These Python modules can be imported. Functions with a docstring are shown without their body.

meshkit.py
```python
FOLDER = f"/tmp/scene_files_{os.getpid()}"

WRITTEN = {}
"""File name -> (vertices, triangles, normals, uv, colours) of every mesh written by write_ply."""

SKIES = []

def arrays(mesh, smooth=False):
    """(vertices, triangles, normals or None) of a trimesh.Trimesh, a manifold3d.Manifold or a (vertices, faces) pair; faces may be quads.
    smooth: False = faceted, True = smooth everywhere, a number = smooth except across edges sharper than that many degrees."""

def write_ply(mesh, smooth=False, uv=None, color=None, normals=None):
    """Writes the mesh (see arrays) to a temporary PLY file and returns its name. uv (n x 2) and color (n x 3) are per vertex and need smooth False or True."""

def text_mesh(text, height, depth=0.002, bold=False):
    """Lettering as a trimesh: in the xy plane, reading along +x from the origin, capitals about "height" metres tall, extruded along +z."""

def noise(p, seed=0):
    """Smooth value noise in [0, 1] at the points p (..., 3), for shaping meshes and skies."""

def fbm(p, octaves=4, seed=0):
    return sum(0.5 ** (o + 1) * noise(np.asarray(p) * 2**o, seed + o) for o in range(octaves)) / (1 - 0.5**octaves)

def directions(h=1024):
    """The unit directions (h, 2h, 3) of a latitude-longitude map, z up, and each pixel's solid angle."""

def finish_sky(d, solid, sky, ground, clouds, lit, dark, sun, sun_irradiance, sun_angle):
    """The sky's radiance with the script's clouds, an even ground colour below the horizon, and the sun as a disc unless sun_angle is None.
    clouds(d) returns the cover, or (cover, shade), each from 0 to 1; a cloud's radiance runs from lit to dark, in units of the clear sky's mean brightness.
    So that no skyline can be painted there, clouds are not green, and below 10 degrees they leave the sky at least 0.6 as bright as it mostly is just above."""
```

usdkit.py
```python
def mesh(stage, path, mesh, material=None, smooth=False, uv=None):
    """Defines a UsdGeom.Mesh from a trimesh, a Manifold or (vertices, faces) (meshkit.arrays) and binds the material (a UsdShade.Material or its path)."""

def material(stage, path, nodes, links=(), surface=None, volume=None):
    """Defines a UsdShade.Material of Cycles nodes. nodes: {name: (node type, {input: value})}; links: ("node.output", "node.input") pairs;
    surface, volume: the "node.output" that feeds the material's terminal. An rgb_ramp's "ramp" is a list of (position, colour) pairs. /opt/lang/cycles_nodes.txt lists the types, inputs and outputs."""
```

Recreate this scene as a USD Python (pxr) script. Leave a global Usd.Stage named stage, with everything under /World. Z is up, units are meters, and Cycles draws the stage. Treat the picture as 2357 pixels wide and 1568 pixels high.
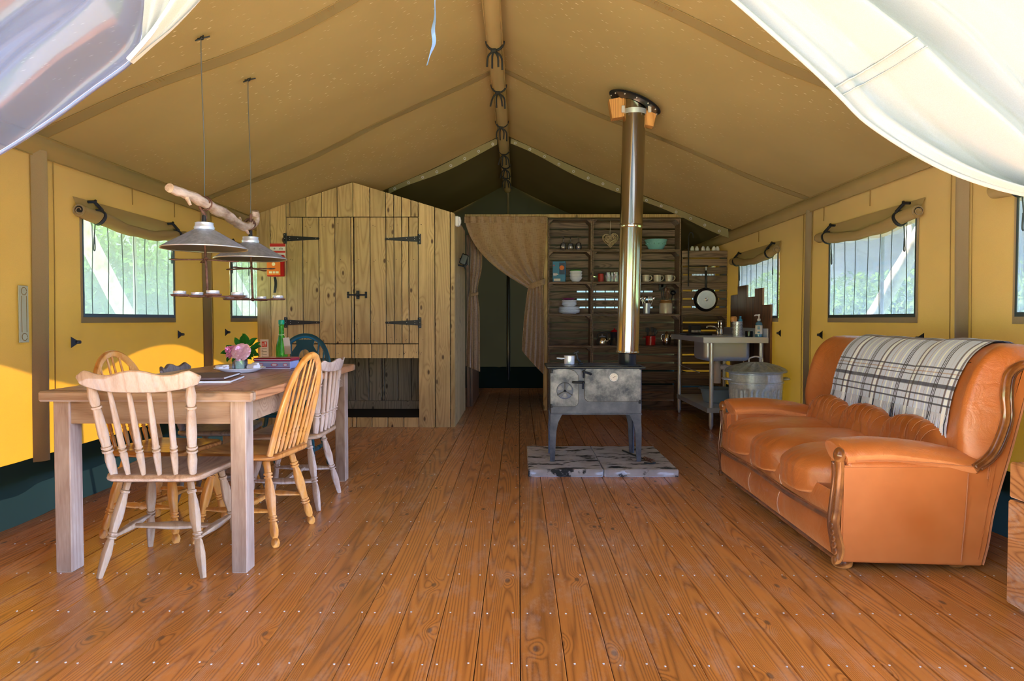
import math, random
import numpy as np, trimesh, manifold3d
from shapely.geometry import Polygon, Point, box as sbox
from shapely import affinity
import usdkit, meshkit
from pxr import Usd, UsdGeom, UsdLux, UsdShade, Gf, Sdf, Vt

rng = random.Random(7)
nrng = np.random.default_rng(11)
stage = Usd.Stage.CreateInMemory()
UsdGeom.SetStageUpAxis(stage, 'Z'); UsdGeom.SetStageMetersPerUnit(stage, 1.0)
UsdGeom.Xform.Define(stage, '/World'); UsdGeom.Scope.Define(stage, '/World/Looks')

# ---------------------------------------------------------------- camera, sky, sun, exposure
IW, IH, FPX, EYE = 2357.0, 1568.0, 1640.0, 1.07
YAW, PITCH = math.atan(16 / FPX), math.atan(48 / FPX)
sa, ca, sb, cb = math.sin(YAW), math.cos(YAW), math.sin(PITCH), math.cos(PITCH)
RIGHT = np.array([ca, sa, 0]); FWD = np.array([-sa * cb, ca * cb, -sb]); UP = np.array([-sa * sb, ca * sb, cb])
CAM = np.array([0, 0, EYE])
cam = UsdGeom.Camera.Define(stage, '/World/camera')
m4 = np.eye(4); m4[0, :3], m4[1, :3], m4[2, :3], m4[3, :3] = RIGHT, UP, -FWD, CAM
cam.AddTransformOp().Set(Gf.Matrix4d(m4.tolist()))
cam.CreateHorizontalApertureAttr(36.0); cam.CreateVerticalApertureAttr(36.0 * IH / IW)
cam.CreateFocalLengthAttr(36.0 * FPX / IW); cam.CreateClippingRangeAttr((0.05, 500.0))
cam.CreateExposureAttr(0.70)
SUN_DIR = np.array([0.60, 0.05, -0.92])
SUN_STRENGTH, SKY_STRENGTH = 28.0, 8.2

usdkit.material(stage, '/World/Looks/sky', {
    's': ('sky_texture', {'sky_type': 'hosek_wilkie', 'sun_disc': False, 'turbidity': 3.0, 'sun_direction': tuple(-SUN_DIR / np.linalg.norm(SUN_DIR)), 'ground_albedo': 0.3}),
    'tc': ('texture_coordinate', {}), 'n': ('noise_texture', {'scale': 2.2, 'detail': 6, 'roughness': 0.55}),
    'r': ('rgb_ramp', {'ramp': [(0.42, (0, 0, 0)), (0.6, (1, 1, 1))]}),
    'm': ('mix', {'color2': (1.2, 1.27, 1.38)}), 'b': ('background_shader', {'strength': 1.0})},
    [('tc.generated', 'n.vector'), ('n.fac', 'r.fac'), ('r.color', 'm.fac'), ('s.color', 'm.color1'), ('m.color', 'b.color')], surface='b.background')
dome = UsdLux.DomeLight.Define(stage, '/World/sky'); dome.CreateIntensityAttr(SKY_STRENGTH)
UsdShade.MaterialBindingAPI.Apply(dome.GetPrim()).Bind(UsdShade.Material.Get(stage, '/World/Looks/sky'))
dome.CreateColorAttr(Gf.Vec3f(0.74, 0.93, 1.38))
sun = UsdLux.DistantLight.Define(stage, '/World/sun'); sun.CreateAngleAttr(0.53); sun.CreateIntensityAttr(SUN_STRENGTH); sun.CreateNormalizeAttr(True)
sun.CreateColorAttr(Gf.Vec3f(1.0, 0.95, 0.86))
z_ = -SUN_DIR / np.linalg.norm(SUN_DIR); x_ = np.cross([0, 1, 0], z_); x_ /= np.linalg.norm(x_); y_ = np.cross(z_, x_)
m4 = np.eye(4); m4[0, :3], m4[1, :3], m4[2, :3] = x_, y_, z_
sun.AddTransformOp().Set(Gf.Matrix4d(m4.tolist()))

# ---------------------------------------------------------------- where a point of the photograph lies at a known depth, height or side
def ray(px, py): return FWD + RIGHT * ((px - IW / 2) / FPX) - UP * ((py - IH / 2) / FPX)
def atY(px, py, Y): d = ray(px, py); return CAM + d * (Y / d[1])
def atZ(px, py, Z): d = ray(px, py); return CAM + d * ((Z - EYE) / d[2])
def atX(px, py, X): d = ray(px, py); return CAM + d * (X / d[0])

# ---------------------------------------------------------------- naming, things, parts
names = {}
def numbered(parent, name):
    k = (parent, name); n = names.get(k, 0); names[k] = n + 1
    return f'{parent}/{name}' if n == 0 else f'{parent}/{name}_{n:03d}'

class Thing:
    def __init__(s, prim, mat): s.prim, s.path, s.inv = prim, str(prim.GetPath()), np.linalg.inv(mat)
def setdata(prim, **kw):
    for k, v in kw.items():
        if v: prim.SetCustomDataByKey(k, v)
def thing(name, label, cat, loc=(0, 0, 0), rz=0.0, group=None, kind=None):
    """An Xform at the thing's base; its parts follow. rz in degrees."""
    x = UsdGeom.Xform.Define(stage, numbered('/World', name)); x.AddTranslateOp().Set(Gf.Vec3d(*map(float, loc)))
    if rz: x.AddRotateZOp().Set(float(rz))
    setdata(x.GetPrim(), label=label, category=cat, group=group, kind=kind)
    t = Thing(x.GetPrim(), Tr(*loc) @ Rz(rz)); t.base = name; return t
def copy_of(th, label, loc, rz=0.0, group=None):
    was = th.prim.GetCustomData(); base = th.base
    x = UsdGeom.Xform.Define(stage, numbered('/World', base)); x.AddTranslateOp().Set(Gf.Vec3d(*map(float, loc)))
    x.AddRotateZOp().Set(float(rz))
    x.GetPrim().GetReferences().AddInternalReference(th.prim.GetPath()); x.GetPrim().SetInstanceable(True)
    setdata(x.GetPrim(), label=label or was['label'], category=was['category'], group=group or was.get('group'))
    return x
def part(name, mesh, mat, parent, smooth=False, world=False, label=None, kind=None, uv=None):
    """One Mesh under a thing or under a part (parent: Thing or the path that part() returned). world: the mesh is in world coordinates."""
    path = parent.path if isinstance(parent, Thing) else parent[0]
    inv = parent.inv if isinstance(parent, Thing) else parent[1]
    if isinstance(mesh, (list, tuple)) and len(mesh) and not isinstance(mesh[0], np.ndarray): mesh = cat_(mesh)
    if isinstance(mesh, tuple): mesh = trimesh.Trimesh(*meshkit.arrays(mesh)[:2], process=False)
    if hasattr(mesh, 'to_mesh'): mesh = trimesh.Trimesh(*meshkit.arrays(mesh)[:2], process=False)
    if world: mesh = mesh.copy(); mesh.apply_transform(inv)
    p = numbered(path, name)
    m = usdkit.mesh(stage, p, mesh, MAT[mat] if isinstance(mat, str) else mat, smooth=smooth, uv=uv)
    m.CreateDoubleSidedAttr(True)
    setdata(m.GetPrim(), label=label, kind=kind)
    return (p, inv)
def single(name, mesh, mat, label, cat, smooth=False, group=None, kind=None):
    """A thing that is one mesh, at its world place."""
    mesh = cat_(mesh) if isinstance(mesh, (list, tuple)) and not isinstance(mesh[0], np.ndarray) else mesh
    if hasattr(mesh, 'to_mesh') or isinstance(mesh, tuple): mesh = trimesh.Trimesh(*meshkit.arrays(mesh)[:2], process=False)
    b = mesh.bounds; loc = [(b[0][0] + b[1][0]) / 2, (b[0][1] + b[1][1]) / 2, b[0][2]]
    mesh = mesh.copy(); mesh.apply_translation([-c for c in loc])
    p = numbered('/World', name); m = usdkit.mesh(stage, p, mesh, MAT[mat], smooth=smooth); m.CreateDoubleSidedAttr(True)
    m.AddTranslateOp().Set(Gf.Vec3d(*map(float, loc)))
    setdata(m.GetPrim(), label=label, category=cat, group=group, kind=kind)
    return m

# ---------------------------------------------------------------- shapes
def Tr(x, y, z): m = np.eye(4); m[:3, 3] = (x, y, z); return m
def Rz(d): return trimesh.transformations.rotation_matrix(math.radians(d), [0, 0, 1])
def Rx(d): return trimesh.transformations.rotation_matrix(math.radians(d), [1, 0, 0])
def Ry(d): return trimesh.transformations.rotation_matrix(math.radians(d), [0, 1, 0])
def tf(mesh, *mats):
    mesh = mesh.copy()
    for m in mats: mesh.apply_transform(m)
    return mesh
def mv(mesh, x, y, z): return tf(mesh, Tr(x, y, z))
def cat_(ms): return trimesh.util.concatenate(list(ms))
def hull(pts): return trimesh.Trimesh(np.asarray(pts, float), process=False).convex_hull
def bx(x0, x1, y0, y1, z0, z1, b=0.0):
    """A box by its bounds, its edges chamfered by b."""
    if b <= 0: return mv(trimesh.creation.box([x1 - x0, y1 - y0, z1 - z0]), (x0 + x1) / 2, (y0 + y1) / 2, (z0 + z1) / 2)
    b = min(b, (x1 - x0) * .45, (y1 - y0) * .45, (z1 - z0) * .45); P = []
    for i in (0, 1):
        for j in (0, 1):
            for k in (0, 1):
                x, y, z = (x0, x1)[i], (y0, y1)[j], (z0, z1)[k]; dx, dy, dz = (b, -b)[i], (b, -b)[j], (b, -b)[k]
                P += [(x, y + dy, z + dz), (x + dx, y, z + dz), (x + dx, y + dy, z)]
    return hull(P)
_ico = trimesh.creation.icosphere(2).vertices
def rbx(x0, x1, y0, y1, z0, z1, r):
    """A box with fully rounded edges of radius r."""
    r = min(r, (x1 - x0) * .499, (y1 - y0) * .499, (z1 - z0) * .499)
    return hull(np.vstack([_ico * r + (x, y, z) for x in (x0 + r, x1 - r) for y in (y0 + r, y1 - r) for z in (z0 + r, z1 - r)]))
def frame_of(t, up=None):
    t = t / np.linalg.norm(t); up = np.array([0, 0, 1.0]) if up is None else np.asarray(up, float)
    if abs(t @ up) > .98: up = np.array([1.0, 0, 0])
    a = np.cross(t, up); a /= np.linalg.norm(a); return a, np.cross(a, t)
def tube(pts, r, n=8, caps=True, sx=1.0, up=None):
    """A tube along a polyline; r one radius or one per point; sx flattens the section sideways."""
    p = np.asarray(pts, float); k = len(p); r = np.broadcast_to(r, (k,)); t = np.gradient(p, axis=0); t = t / np.maximum(np.linalg.norm(t, axis=1), 1e-12)[:, None]; V = []
    for i in range(k):
        if i == 0: a, b = frame_of(t[0], up)
        else: a = a - t[i] * (a @ t[i]); a = a / np.linalg.norm(a); b = np.cross(a, t[i])
        ang = np.arange(n) * 2 * np.pi / n
        V.append(p[i] + r[i] * (np.cos(ang)[:, None] * a * sx + np.sin(ang)[:, None] * b))
    V = np.vstack(V); F = []
    for i in range(k - 1):
        for j in range(n):
            q = [i * n + j, i * n + (j + 1) % n, (i + 1) * n + (j + 1) % n, (i + 1) * n + j]; F += [[q[0], q[1], q[2]], [q[0], q[2], q[3]]]
    if caps:
        V = np.vstack([V, p[0], p[-1]]); c = k * n
        for j in range(n): F += [[c, (j + 1) % n, j], [c + 1, (k - 1) * n + j, (k - 1) * n + (j + 1) % n]]
    m = trimesh.Trimesh(V, F, process=False); 
    return m
def rod(a, b, r, n=10): return tube([a, b], r, n)
def turned(a, b, prof, n=10):
    """A turned piece between two points; prof: (0..1 along, radius)."""
    a, b = np.asarray(a, float), np.asarray(b, float)
    return tube([a + (b - a) * t for t, _ in prof], [r for _, r in prof], n)
def lathe(prof, n=24):
    """A solid of revolution about z; prof: (radius, height) from one end to the other."""
    P = np.array(prof, float); k = len(P); ang = np.arange(n) * 2 * np.pi / n
    V = np.stack([P[:, None, 0] * np.cos(ang), P[:, None, 0] * np.sin(ang), np.broadcast_to(P[:, None, 1], (k, n))], -1).reshape(-1, 3); F = []
    for i in range(k - 1):
        for j in range(n):
            q = [i * n + j, i * n + (j + 1) % n, (i + 1) * n + (j + 1) % n, (i + 1) * n + j]; F += [[q[0], q[1], q[2]], [q[0], q[2], q[3]]]
    return trimesh.Trimesh(V, F, process=False)
def grid(fn, us, vs, keep=None):
    """A sheet fn(u, v) -> point over the parameter lists; keep(u, v) drops cells (at their centres)."""
    V = np.array([[fn(u, v) for v in vs] for u in us], float).reshape(-1, 3); F, n = [], len(vs)
    for i in range(len(us) - 1):
        for j in range(n - 1):
            if keep and not keep((us[i] + us[i + 1]) / 2, (vs[j] + vs[j + 1]) / 2): continue
            a, b, c, d = i * n + j, (i + 1) * n + j, (i + 1) * n + j + 1, i * n + j + 1; F += [[a, b, c], [a, c, d]]
    return trimesh.Trimesh(V, F, process=False)
def thick(sheet, t):
    """A sheet given a thickness, along its vertex normals."""
    v, f, n = meshkit.arrays(sheet, True); k = len(v)
    e = np.sort(np.vstack([f[:, [0, 1]], f[:, [1, 2]], f[:, [2, 0]]]), 1); d = np.vstack([f[:, [0, 1]], f[:, [1, 2]], f[:, [2, 0]]])
    _, inv_, cnt = np.unique(e, axis=0, return_inverse=True, return_counts=True); rim = d[cnt[inv_.ravel()] == 1]
    side = np.vstack([np.column_stack([rim[:, 1], rim[:, 0], rim[:, 0] + k]), np.column_stack([rim[:, 1], rim[:, 0] + k, rim[:, 1] + k])])
    return trimesh.Trimesh(np.vstack([v + n * t / 2, v - n * t / 2]), np.vstack([f, f[:, ::-1] + k, side]), process=False)
def extr(poly, h, b=0.0):
    """A polygon (shapely or points) extruded from z = 0 to h; b chamfers its top and bottom edges."""
    if not hasattr(poly, 'exterior'): poly = Polygon(poly)
    if b <= 0: return trimesh.creation.extrude_polygon(poly, h, engine='earcut')
    P = np.array(poly.exterior.coords)[:-1]; s = affinity.scale
    inner = poly.buffer(-b, join_style=2)
    if inner.is_empty or hasattr(inner, 'geoms'): return trimesh.creation.extrude_polygon(poly, h, engine='earcut')
    cs = [trimesh.creation.extrude_polygon(poly, h - 2 * b, engine='earcut')]; cs[0].apply_translation([0, 0, b])
    c2 = trimesh.creation.extrude_polygon(inner, h, engine='earcut')
    return cat_([cs[0], c2])
def soft(sx, sy, sz, e=0.35, n=10):
    """A cushion: a cube sphere pulled towards a rounded box (e: 1 = ellipsoid, 0 = box)."""
    m = trimesh.creation.box([2, 2, 2])
    us = np.linspace(-1, 1, n + 1); V, F = [], []
    for ax in range(3):
        for sg in (-1, 1):
            k = len(V) 
            for u in us:
                for v in us:
                    q = [0, 0, 0]; q[ax] = sg; q[(ax + 1) % 3] = u; q[(ax + 2) % 3] = v; V.append(q)
            for i in range(n):
                for j in range(n):
                    a, b, c, d = k + i * (n + 1) + j, k + (i + 1) * (n + 1) + j, k + (i + 1) * (n + 1) + j + 1, k + i * (n + 1) + j + 1
                    F += [[a, b, c], [a, c, d]] if sg > 0 else [[a, c, b], [a, d, c]]
    V = np.array(V, float); p = 2 / max(e, 0.05)
    V = V / (np.sum(np.abs(V) ** p, 1) ** (1 / p))[:, None] * (1)
    m = trimesh.Trimesh(V * [sx / 2, sy / 2, sz / 2], F, process=False); m.merge_vertices(); return m
def wob(mesh, amp, sc, seed=0):
    """Uneven surfaces: the vertices displaced by noise."""
    v = np.asarray(mesh.vertices); d = np.stack([meshkit.fbm(v * sc + 7.3 * k, 3, seed + k) - .5 for k in range(3)], -1)
    mesh = mesh.copy(); mesh.vertices = v + d * 2 * amp; return mesh
def word(text, h, depth=0.0008, bold=False):
    m = meshkit.text_mesh(text, h, depth, bold); return m
def bez(P, n=12):
    """A smooth curve through the points (Catmull-Rom)."""
    P = np.asarray(P, float); Q = np.vstack([2 * P[0] - P[1], P, 2 * P[-1] - P[-2]]); out = []
    for i in range(1, len(Q) - 2):
        for t in np.linspace(0, 1, n, endpoint=False):
            a, b, c, d = Q[i - 1], Q[i], Q[i + 1], Q[i + 2]
            out.append(.5 * (2 * b + (c - a) * t + (2 * a - 5 * b + 4 * c - d) * t * t + (3 * b - a - 3 * c + d) * t ** 3))
    out.append(P[-1]); return np.array(out)
# ---------------------------------------------------------------- materials
MAT = {}
def plain(name, col, rough=0.5, metal=0.0, **kw):
    MAT[name] = usdkit.material(stage, f'/World/Looks/{name}', {'p': ('principled_bsdf', {'base_color': col, 'roughness': rough, 'metallic': metal, **kw})}, [], surface='p.BSDF')
def mottled(name, c1, c2, rough=0.5, metal=0.0, scale=30, lo=.35, hi=.65, bump=0.0, detail=5, stretch=(1, 1, 1), **kw):
    n = {'tc': ('texture_coordinate', {}), 'mp': ('mapping', {'scale': stretch}), 'n': ('noise_texture', {'scale': scale, 'detail': detail, 'roughness': .6}),
         'r': ('rgb_ramp', {'ramp': [(lo, c1), (hi, c2)]}), 'p': ('principled_bsdf', {'roughness': rough, 'metallic': metal, **kw})}
    l = [('tc.object', 'mp.vector'), ('mp.vector', 'n.vector'), ('n.fac', 'r.fac'), ('r.color', 'p.base_color')]
    if bump: n['b'] = ('bump', {'strength': bump, 'distance': .01}); l += [('n.fac', 'b.height'), ('b.normal', 'p.normal')]
    MAT[name] = usdkit.material(stage, f'/World/Looks/{name}', n, l, surface='p.BSDF')
def wood(name, dark, light, axis=1, rough=0.45, knots=0.5, rings=22, fine=0.5, scale=5.0, vary=0.25, wear=None, wear_amt=0.0, bump=0.15, coat=0.0, stretch=0.07, ksize=.062, kfall=.30, dirt=None, knot_col=None, knot_scale=3.2):
    """Sawn wood, its grain along one axis of the object: rings as contours of a stretched noise, fine fibres, knots, a tone of its own for each piece."""
    st = [1.0, 1.0, 1.0]; st[axis] = stretch; ks = [1.0, 1.0, 1.0]; ks[axis] = .45
    N = {'tc': ('texture_coordinate', {}), 'oi': ('object_info', {}),
         'ra': ('math', {'math_type': 'multiply', 'value2': 37.0}), 'rb': ('math', {'math_type': 'multiply', 'value2': 91.7}),
         'rv': ('combine_xyz', {}), 'ad': ('vector_math', {'math_type': 'add'}),
         'mp': ('mapping', {'scale': tuple(st)}), 'mk': ('mapping', {'scale': tuple(ks)}),
         'n1': ('noise_texture', {'scale': scale, 'detail': .6, 'roughness': .35, 'distortion': .25}),
         'x1': ('math', {'math_type': 'multiply', 'value2': float(rings) * 5.0}), 'kf': ('map_range', {'range_type': 'smoothstep', 'from_min': .0, 'from_max': kfall, 'to_min': .16 * knots * kfall / .3, 'to_max': 0.0, 'clamp': True}), 'ka': ('math', {'math_type': 'add'}), 'pw': ('math', {'math_type': 'power', 'value2': .45}), 'sx': ('separate_xyz', {}), 'cx': ('combine_xyz', {}), 'sm': ('math', {'math_type': 'add'}), 's1': ('math', {'math_type': 'sine'}),
         'h1': ('map_range', {'from_min': -1.0, 'from_max': 1.0}),
         'n2': ('noise_texture', {'scale': scale * 26, 'detail': 4, 'roughness': .65}),
         'mx': ('mix_float', {'fac': fine}), 'r': ('rgb_ramp', {'ramp': [(0.18, dark), (0.75, light)]}),
         'vo': ('voronoi_texture', {'dimensions': '2D', 'scale': knot_scale, 'randomness': 1.0}), 'kr': ('map_range', {'from_min': ksize * .5, 'from_max': ksize, 'to_min': knots, 'to_max': 0.0, 'clamp': True}),
         'kc': ('mix', {'color2': knot_col or tuple(c * .25 for c in dark)}),
         'hv': ('hsv', {}), 'vr': ('map_range', {'to_min': 1 - vary, 'to_max': 1 + vary * .8}),
         'p': ('principled_bsdf', {'roughness': rough, 'coat_weight': coat, 'coat_roughness': .18}), 'b': ('bump', {'strength': bump, 'distance': .004})}
    L = [('oi.random', 'ra.value1'), ('oi.random', 'rb.value1'), ('ra.value', 'rv.x'), ('rb.value', 'rv.y'), ('ra.value', 'rv.z'),
         ('tc.object', 'ad.vector1'), ('rv.vector', 'ad.vector2'), ('ad.vector', 'mp.vector'), ('ad.vector', 'mk.vector'),
         ('mp.vector', 'n1.vector'), ('mp.vector', 'n2.vector'), ('n1.fac', 'ka.value1'), ('vo.distance', 'kf.value'), ('kf.result', 'ka.value2'), ('ka.value', 'x1.value1'), ('x1.value', 's1.value1'), ('s1.value', 'h1.value'),
         ('h1.result', 'pw.value1'), ('pw.value', 'mx.a'), ('n2.fac', 'mx.b'), ('mx.result', 'r.fac'), ('mk.vector', 'sx.vector'), *([('sx.x', 'sm.value1'), ('sx.y', 'sm.value2'), ('sm.value', 'cx.x'), ('sx.z', 'cx.y')] if axis == 2 else [('sx.x', 'cx.x'), ('sx.y', 'cx.y')] if axis == 1 else [('sx.y', 'sm.value1'), ('sx.z', 'sm.value2'), ('sm.value', 'cx.x'), ('sx.x', 'cx.y')]), ('cx.vector', 'vo.vector'), ('vo.distance', 'kr.value'),
         ('kr.result', 'kc.fac'), ('r.color', 'kc.color1'), ('oi.random', 'vr.value'), ('vr.result', 'hv.value'), ('kc.color', 'hv.color'),
         ('mx.result', 'b.height'), ('b.normal', 'p.normal')]
    last = 'hv.color'
    if wear is not None:
        N['wn'] = ('noise_texture', {'scale': 9.0, 'detail': 9, 'roughness': .78}); N['wq'] = ('mapping', {'scale': tuple(.35 if q_ == axis else 1.0 for q_ in range(3))}); N['wr'] = ('map_range', {'from_min': .5, 'from_max': .68, 'to_max': wear_amt, 'clamp': True}); N['wm'] = ('mix', {'color2': wear})
        L += [('tc.object', 'wq.vector'), ('wq.vector', 'wn.vector'), ('wn.fac', 'wr.value'), ('wr.result', 'wm.fac'), (last, 'wm.color1')]; last = 'wm.color'
    if dirt is not None:
        N['dn'] = ('noise_texture', {'scale': 2.3, 'detail': 5, 'roughness': .6}); N['dr'] = ('map_range', {'from_min': .48, 'from_max': .7, 'to_max': dirt[1], 'clamp': True}); N['dm'] = ('mix', {'color2': dirt[0]})
        L += [('mk.vector', 'dn.vector'), ('dn.fac', 'dr.value'), ('dr.result', 'dm.fac'), (last, 'dm.color1')]; last = 'dm.color'
    L.append((last, 'p.base_color'))
    MAT[name] = usdkit.material(stage, f'/World/Looks/{name}', N, L, surface='p.BSDF')
def canvas(name, col, trans, amt, scuff=0.0, weave=650.0):
    """Woven tent canvas: it reflects one colour and lets another through; pale scuffs where rain and mould marked it."""
    N = {'g': ('geometry', {}), 'n': ('noise_texture', {'scale': 380.0, 'detail': 2}), 'r': ('map_range', {'from_min': .3, 'from_max': .7, 'to_min': .95, 'to_max': 1.04}),
         'n3': ('noise_texture', {'scale': 1.3, 'detail': 3}), 'r3': ('map_range', {'from_min': .3, 'from_max': .7, 'to_min': .93, 'to_max': 1.06}), 'mm': ('math', {'math_type': 'multiply'}),
         'h': ('hsv', {'color': col}), 'h2': ('hsv', {'color': trans}), 'd': ('diffuse_bsdf', {'roughness': .6}), 't': ('translucent_bsdf', {}), 'm': ('mix_closure', {'fac': amt})}
    L = [('g.position', 'n.vector'), ('g.position', 'n3.vector'), ('n.fac', 'r.value'), ('n3.fac', 'r3.value'), ('r.result', 'mm.value1'), ('r3.result', 'mm.value2'), ('mm.value', 'h.value'), ('mm.value', 'h2.value'),
         ('h2.color', 't.color'), ('d.BSDF', 'm.closure1'), ('t.BSDF', 'm.closure2')]
    last = 'h.color'
    if scuff:
        N['mp'] = ('mapping', {'scale': (.8, 2.2, 1.0)}); N['sv'] = ('voronoi_texture', {'dimensions': '2D', 'scale': 9.0, 'randomness': 1.0}); N['sn'] = ('noise_texture', {'scale': 40.0, 'detail': 3})
        N['sa'] = ('math', {'math_type': 'multiply_add', 'value2': .16}); N['sr'] = ('map_range', {'from_min': .16, 'from_max': .11, 'to_max': scuff, 'clamp': True}); N['sx'] = ('mix', {'color2': (.50, .42, .30)})
        N['sm'] = ('noise_texture', {'scale': 1.1, 'detail': 2}); N['sq'] = ('map_range', {'from_min': .42, 'from_max': .62, 'clamp': True}); N['sp'] = ('math', {'math_type': 'multiply'})
        L += [('g.position', 'mp.vector'), ('mp.vector', 'sv.vector'), ('g.position', 'sn.vector'), ('g.position', 'sm.vector'), ('sn.fac', 'sa.value1'), ('sv.distance', 'sa.value3'), ('sa.value', 'sr.value'),
              ('sm.fac', 'sq.value'), ('sq.result', 'sp.value1'), ('sr.result', 'sp.value2'), ('sp.value', 'sx.fac'), (last, 'sx.color1')]; last = 'sx.color'
    L.append((last, 'd.color'))
    MAT[name] = usdkit.material(stage, f'/World/Looks/{name}', N, L, surface='m.closure')
def sheen_pane(name, haze, haze_col, gloss=0.12, tint=(1, 1, 1), rough=.08):
    """A clear plastic or mesh pane: mostly see-through, a little cloudy, and shiny by the view angle."""
    N = {'t': ('transparent_bsdf', {'color': tint}), 'd': ('diffuse_bsdf', {'color': haze_col}), 'tr': ('translucent_bsdf', {'color': haze_col}), 'dd': ('mix_closure', {'fac': .55}),
         'm': ('mix_closure', {'fac': haze}), 'f': ('fresnel', {'IOR': 1.45}), 'gl': ('glossy_bsdf', {'roughness': rough, 'color': (1, 1, 1)}), 'x': ('mix_closure', {}),
         'fm': ('math', {'math_type': 'multiply', 'value2': gloss / .12})}
    MAT[name] = usdkit.material(stage, f'/World/Looks/{name}', N, [('d.BSDF', 'dd.closure1'), ('tr.BSDF', 'dd.closure2'), ('t.BSDF', 'm.closure1'), ('dd.closure', 'm.closure2'), ('f.fac', 'fm.value1'), ('fm.value', 'x.fac'), ('m.closure', 'x.closure1'), ('gl.BSDF', 'x.closure2')], surface='x.closure')

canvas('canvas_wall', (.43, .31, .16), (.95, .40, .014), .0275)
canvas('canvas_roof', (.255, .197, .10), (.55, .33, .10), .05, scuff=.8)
canvas('canvas_dark', (.07, .058, .03), (.2, .15, .06), .01)  # darker canvas colour; at the far gable it holds the low light there
canvas('canvas_trim', (.30, .21, .10), (.4, .25, .08), .08)
canvas('canvas_band', (.30, .23, .155), (.2, .12, .05), .03)
canvas('canvas_seam', (.27, .18, .08), (.4, .2, .03), .08)
canvas('canvas_white', (.25, .255, .26), (.5, .5, .5), .10)
canvas('canvas_roofband', (.215, .16, .08), (.4, .25, .08), .05)
canvas('hem_green', (.020, .042, .045), (.02, .04, .04), .03)
plain('black_web', (.006, .006, .007), .7)
plain('dark_web', (.04, .06, .07), .7); plain('fold_web', (.085, .11, .12), .8)
sheen_pane('mesh_pane', .50, (.36, .40, .41), .05, tint=(.66, .68, .68))
sheen_pane('pvc', .42, (.12, .14, .18), .07, tint=(.8, .85, .9), rough=.14)
wood('floor_wood', (.155, .043, .007), (.39, .132, .024), axis=1, rough=.24, knots=.9, rings=44, fine=.46, scale=7, ksize=.044, kfall=.17, vary=.2, wear=(.50, .30, .19), wear_amt=.38, bump=.1, stretch=.036, knot_col=(.045, .014, .005), knot_scale=3.6)
plain('underfloor', (.006, .004, .003), .9)
plain('zinc_nail', (.55, .53, .54), .4, .3)
wood('pine', (.40, .26, .105), (.60, .43, .20), axis=2, rough=.55, knots=.95, rings=16, fine=.55, scale=7, vary=.16, knot_col=(.07, .026, .009), dirt=((.25, .175, .07), .6), knot_scale=4.5)
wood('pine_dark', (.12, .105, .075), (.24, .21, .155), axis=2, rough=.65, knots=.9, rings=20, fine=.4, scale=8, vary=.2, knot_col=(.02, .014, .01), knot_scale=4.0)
wood('table_top', (.17, .06, .022), (.36, .155, .065), axis=1, rough=.35, knots=.6, rings=20, fine=.5, scale=6, vary=.12, wear=(.42, .24, .15), wear_amt=.35, bump=.1)
wood('table_frame', (.21, .11, .055), (.36, .235, .145), axis=0, rough=.6, knots=.5, rings=16, fine=.6, scale=7, vary=.08, dirt=((.26, .15, .09), .5))
wood('table_leg', (.27, .165, .115), (.45, .335, .26), axis=2, rough=.65, knots=.4, rings=14, fine=.75, scale=7, vary=.08, dirt=((.15, .075, .055), .75))
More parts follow.
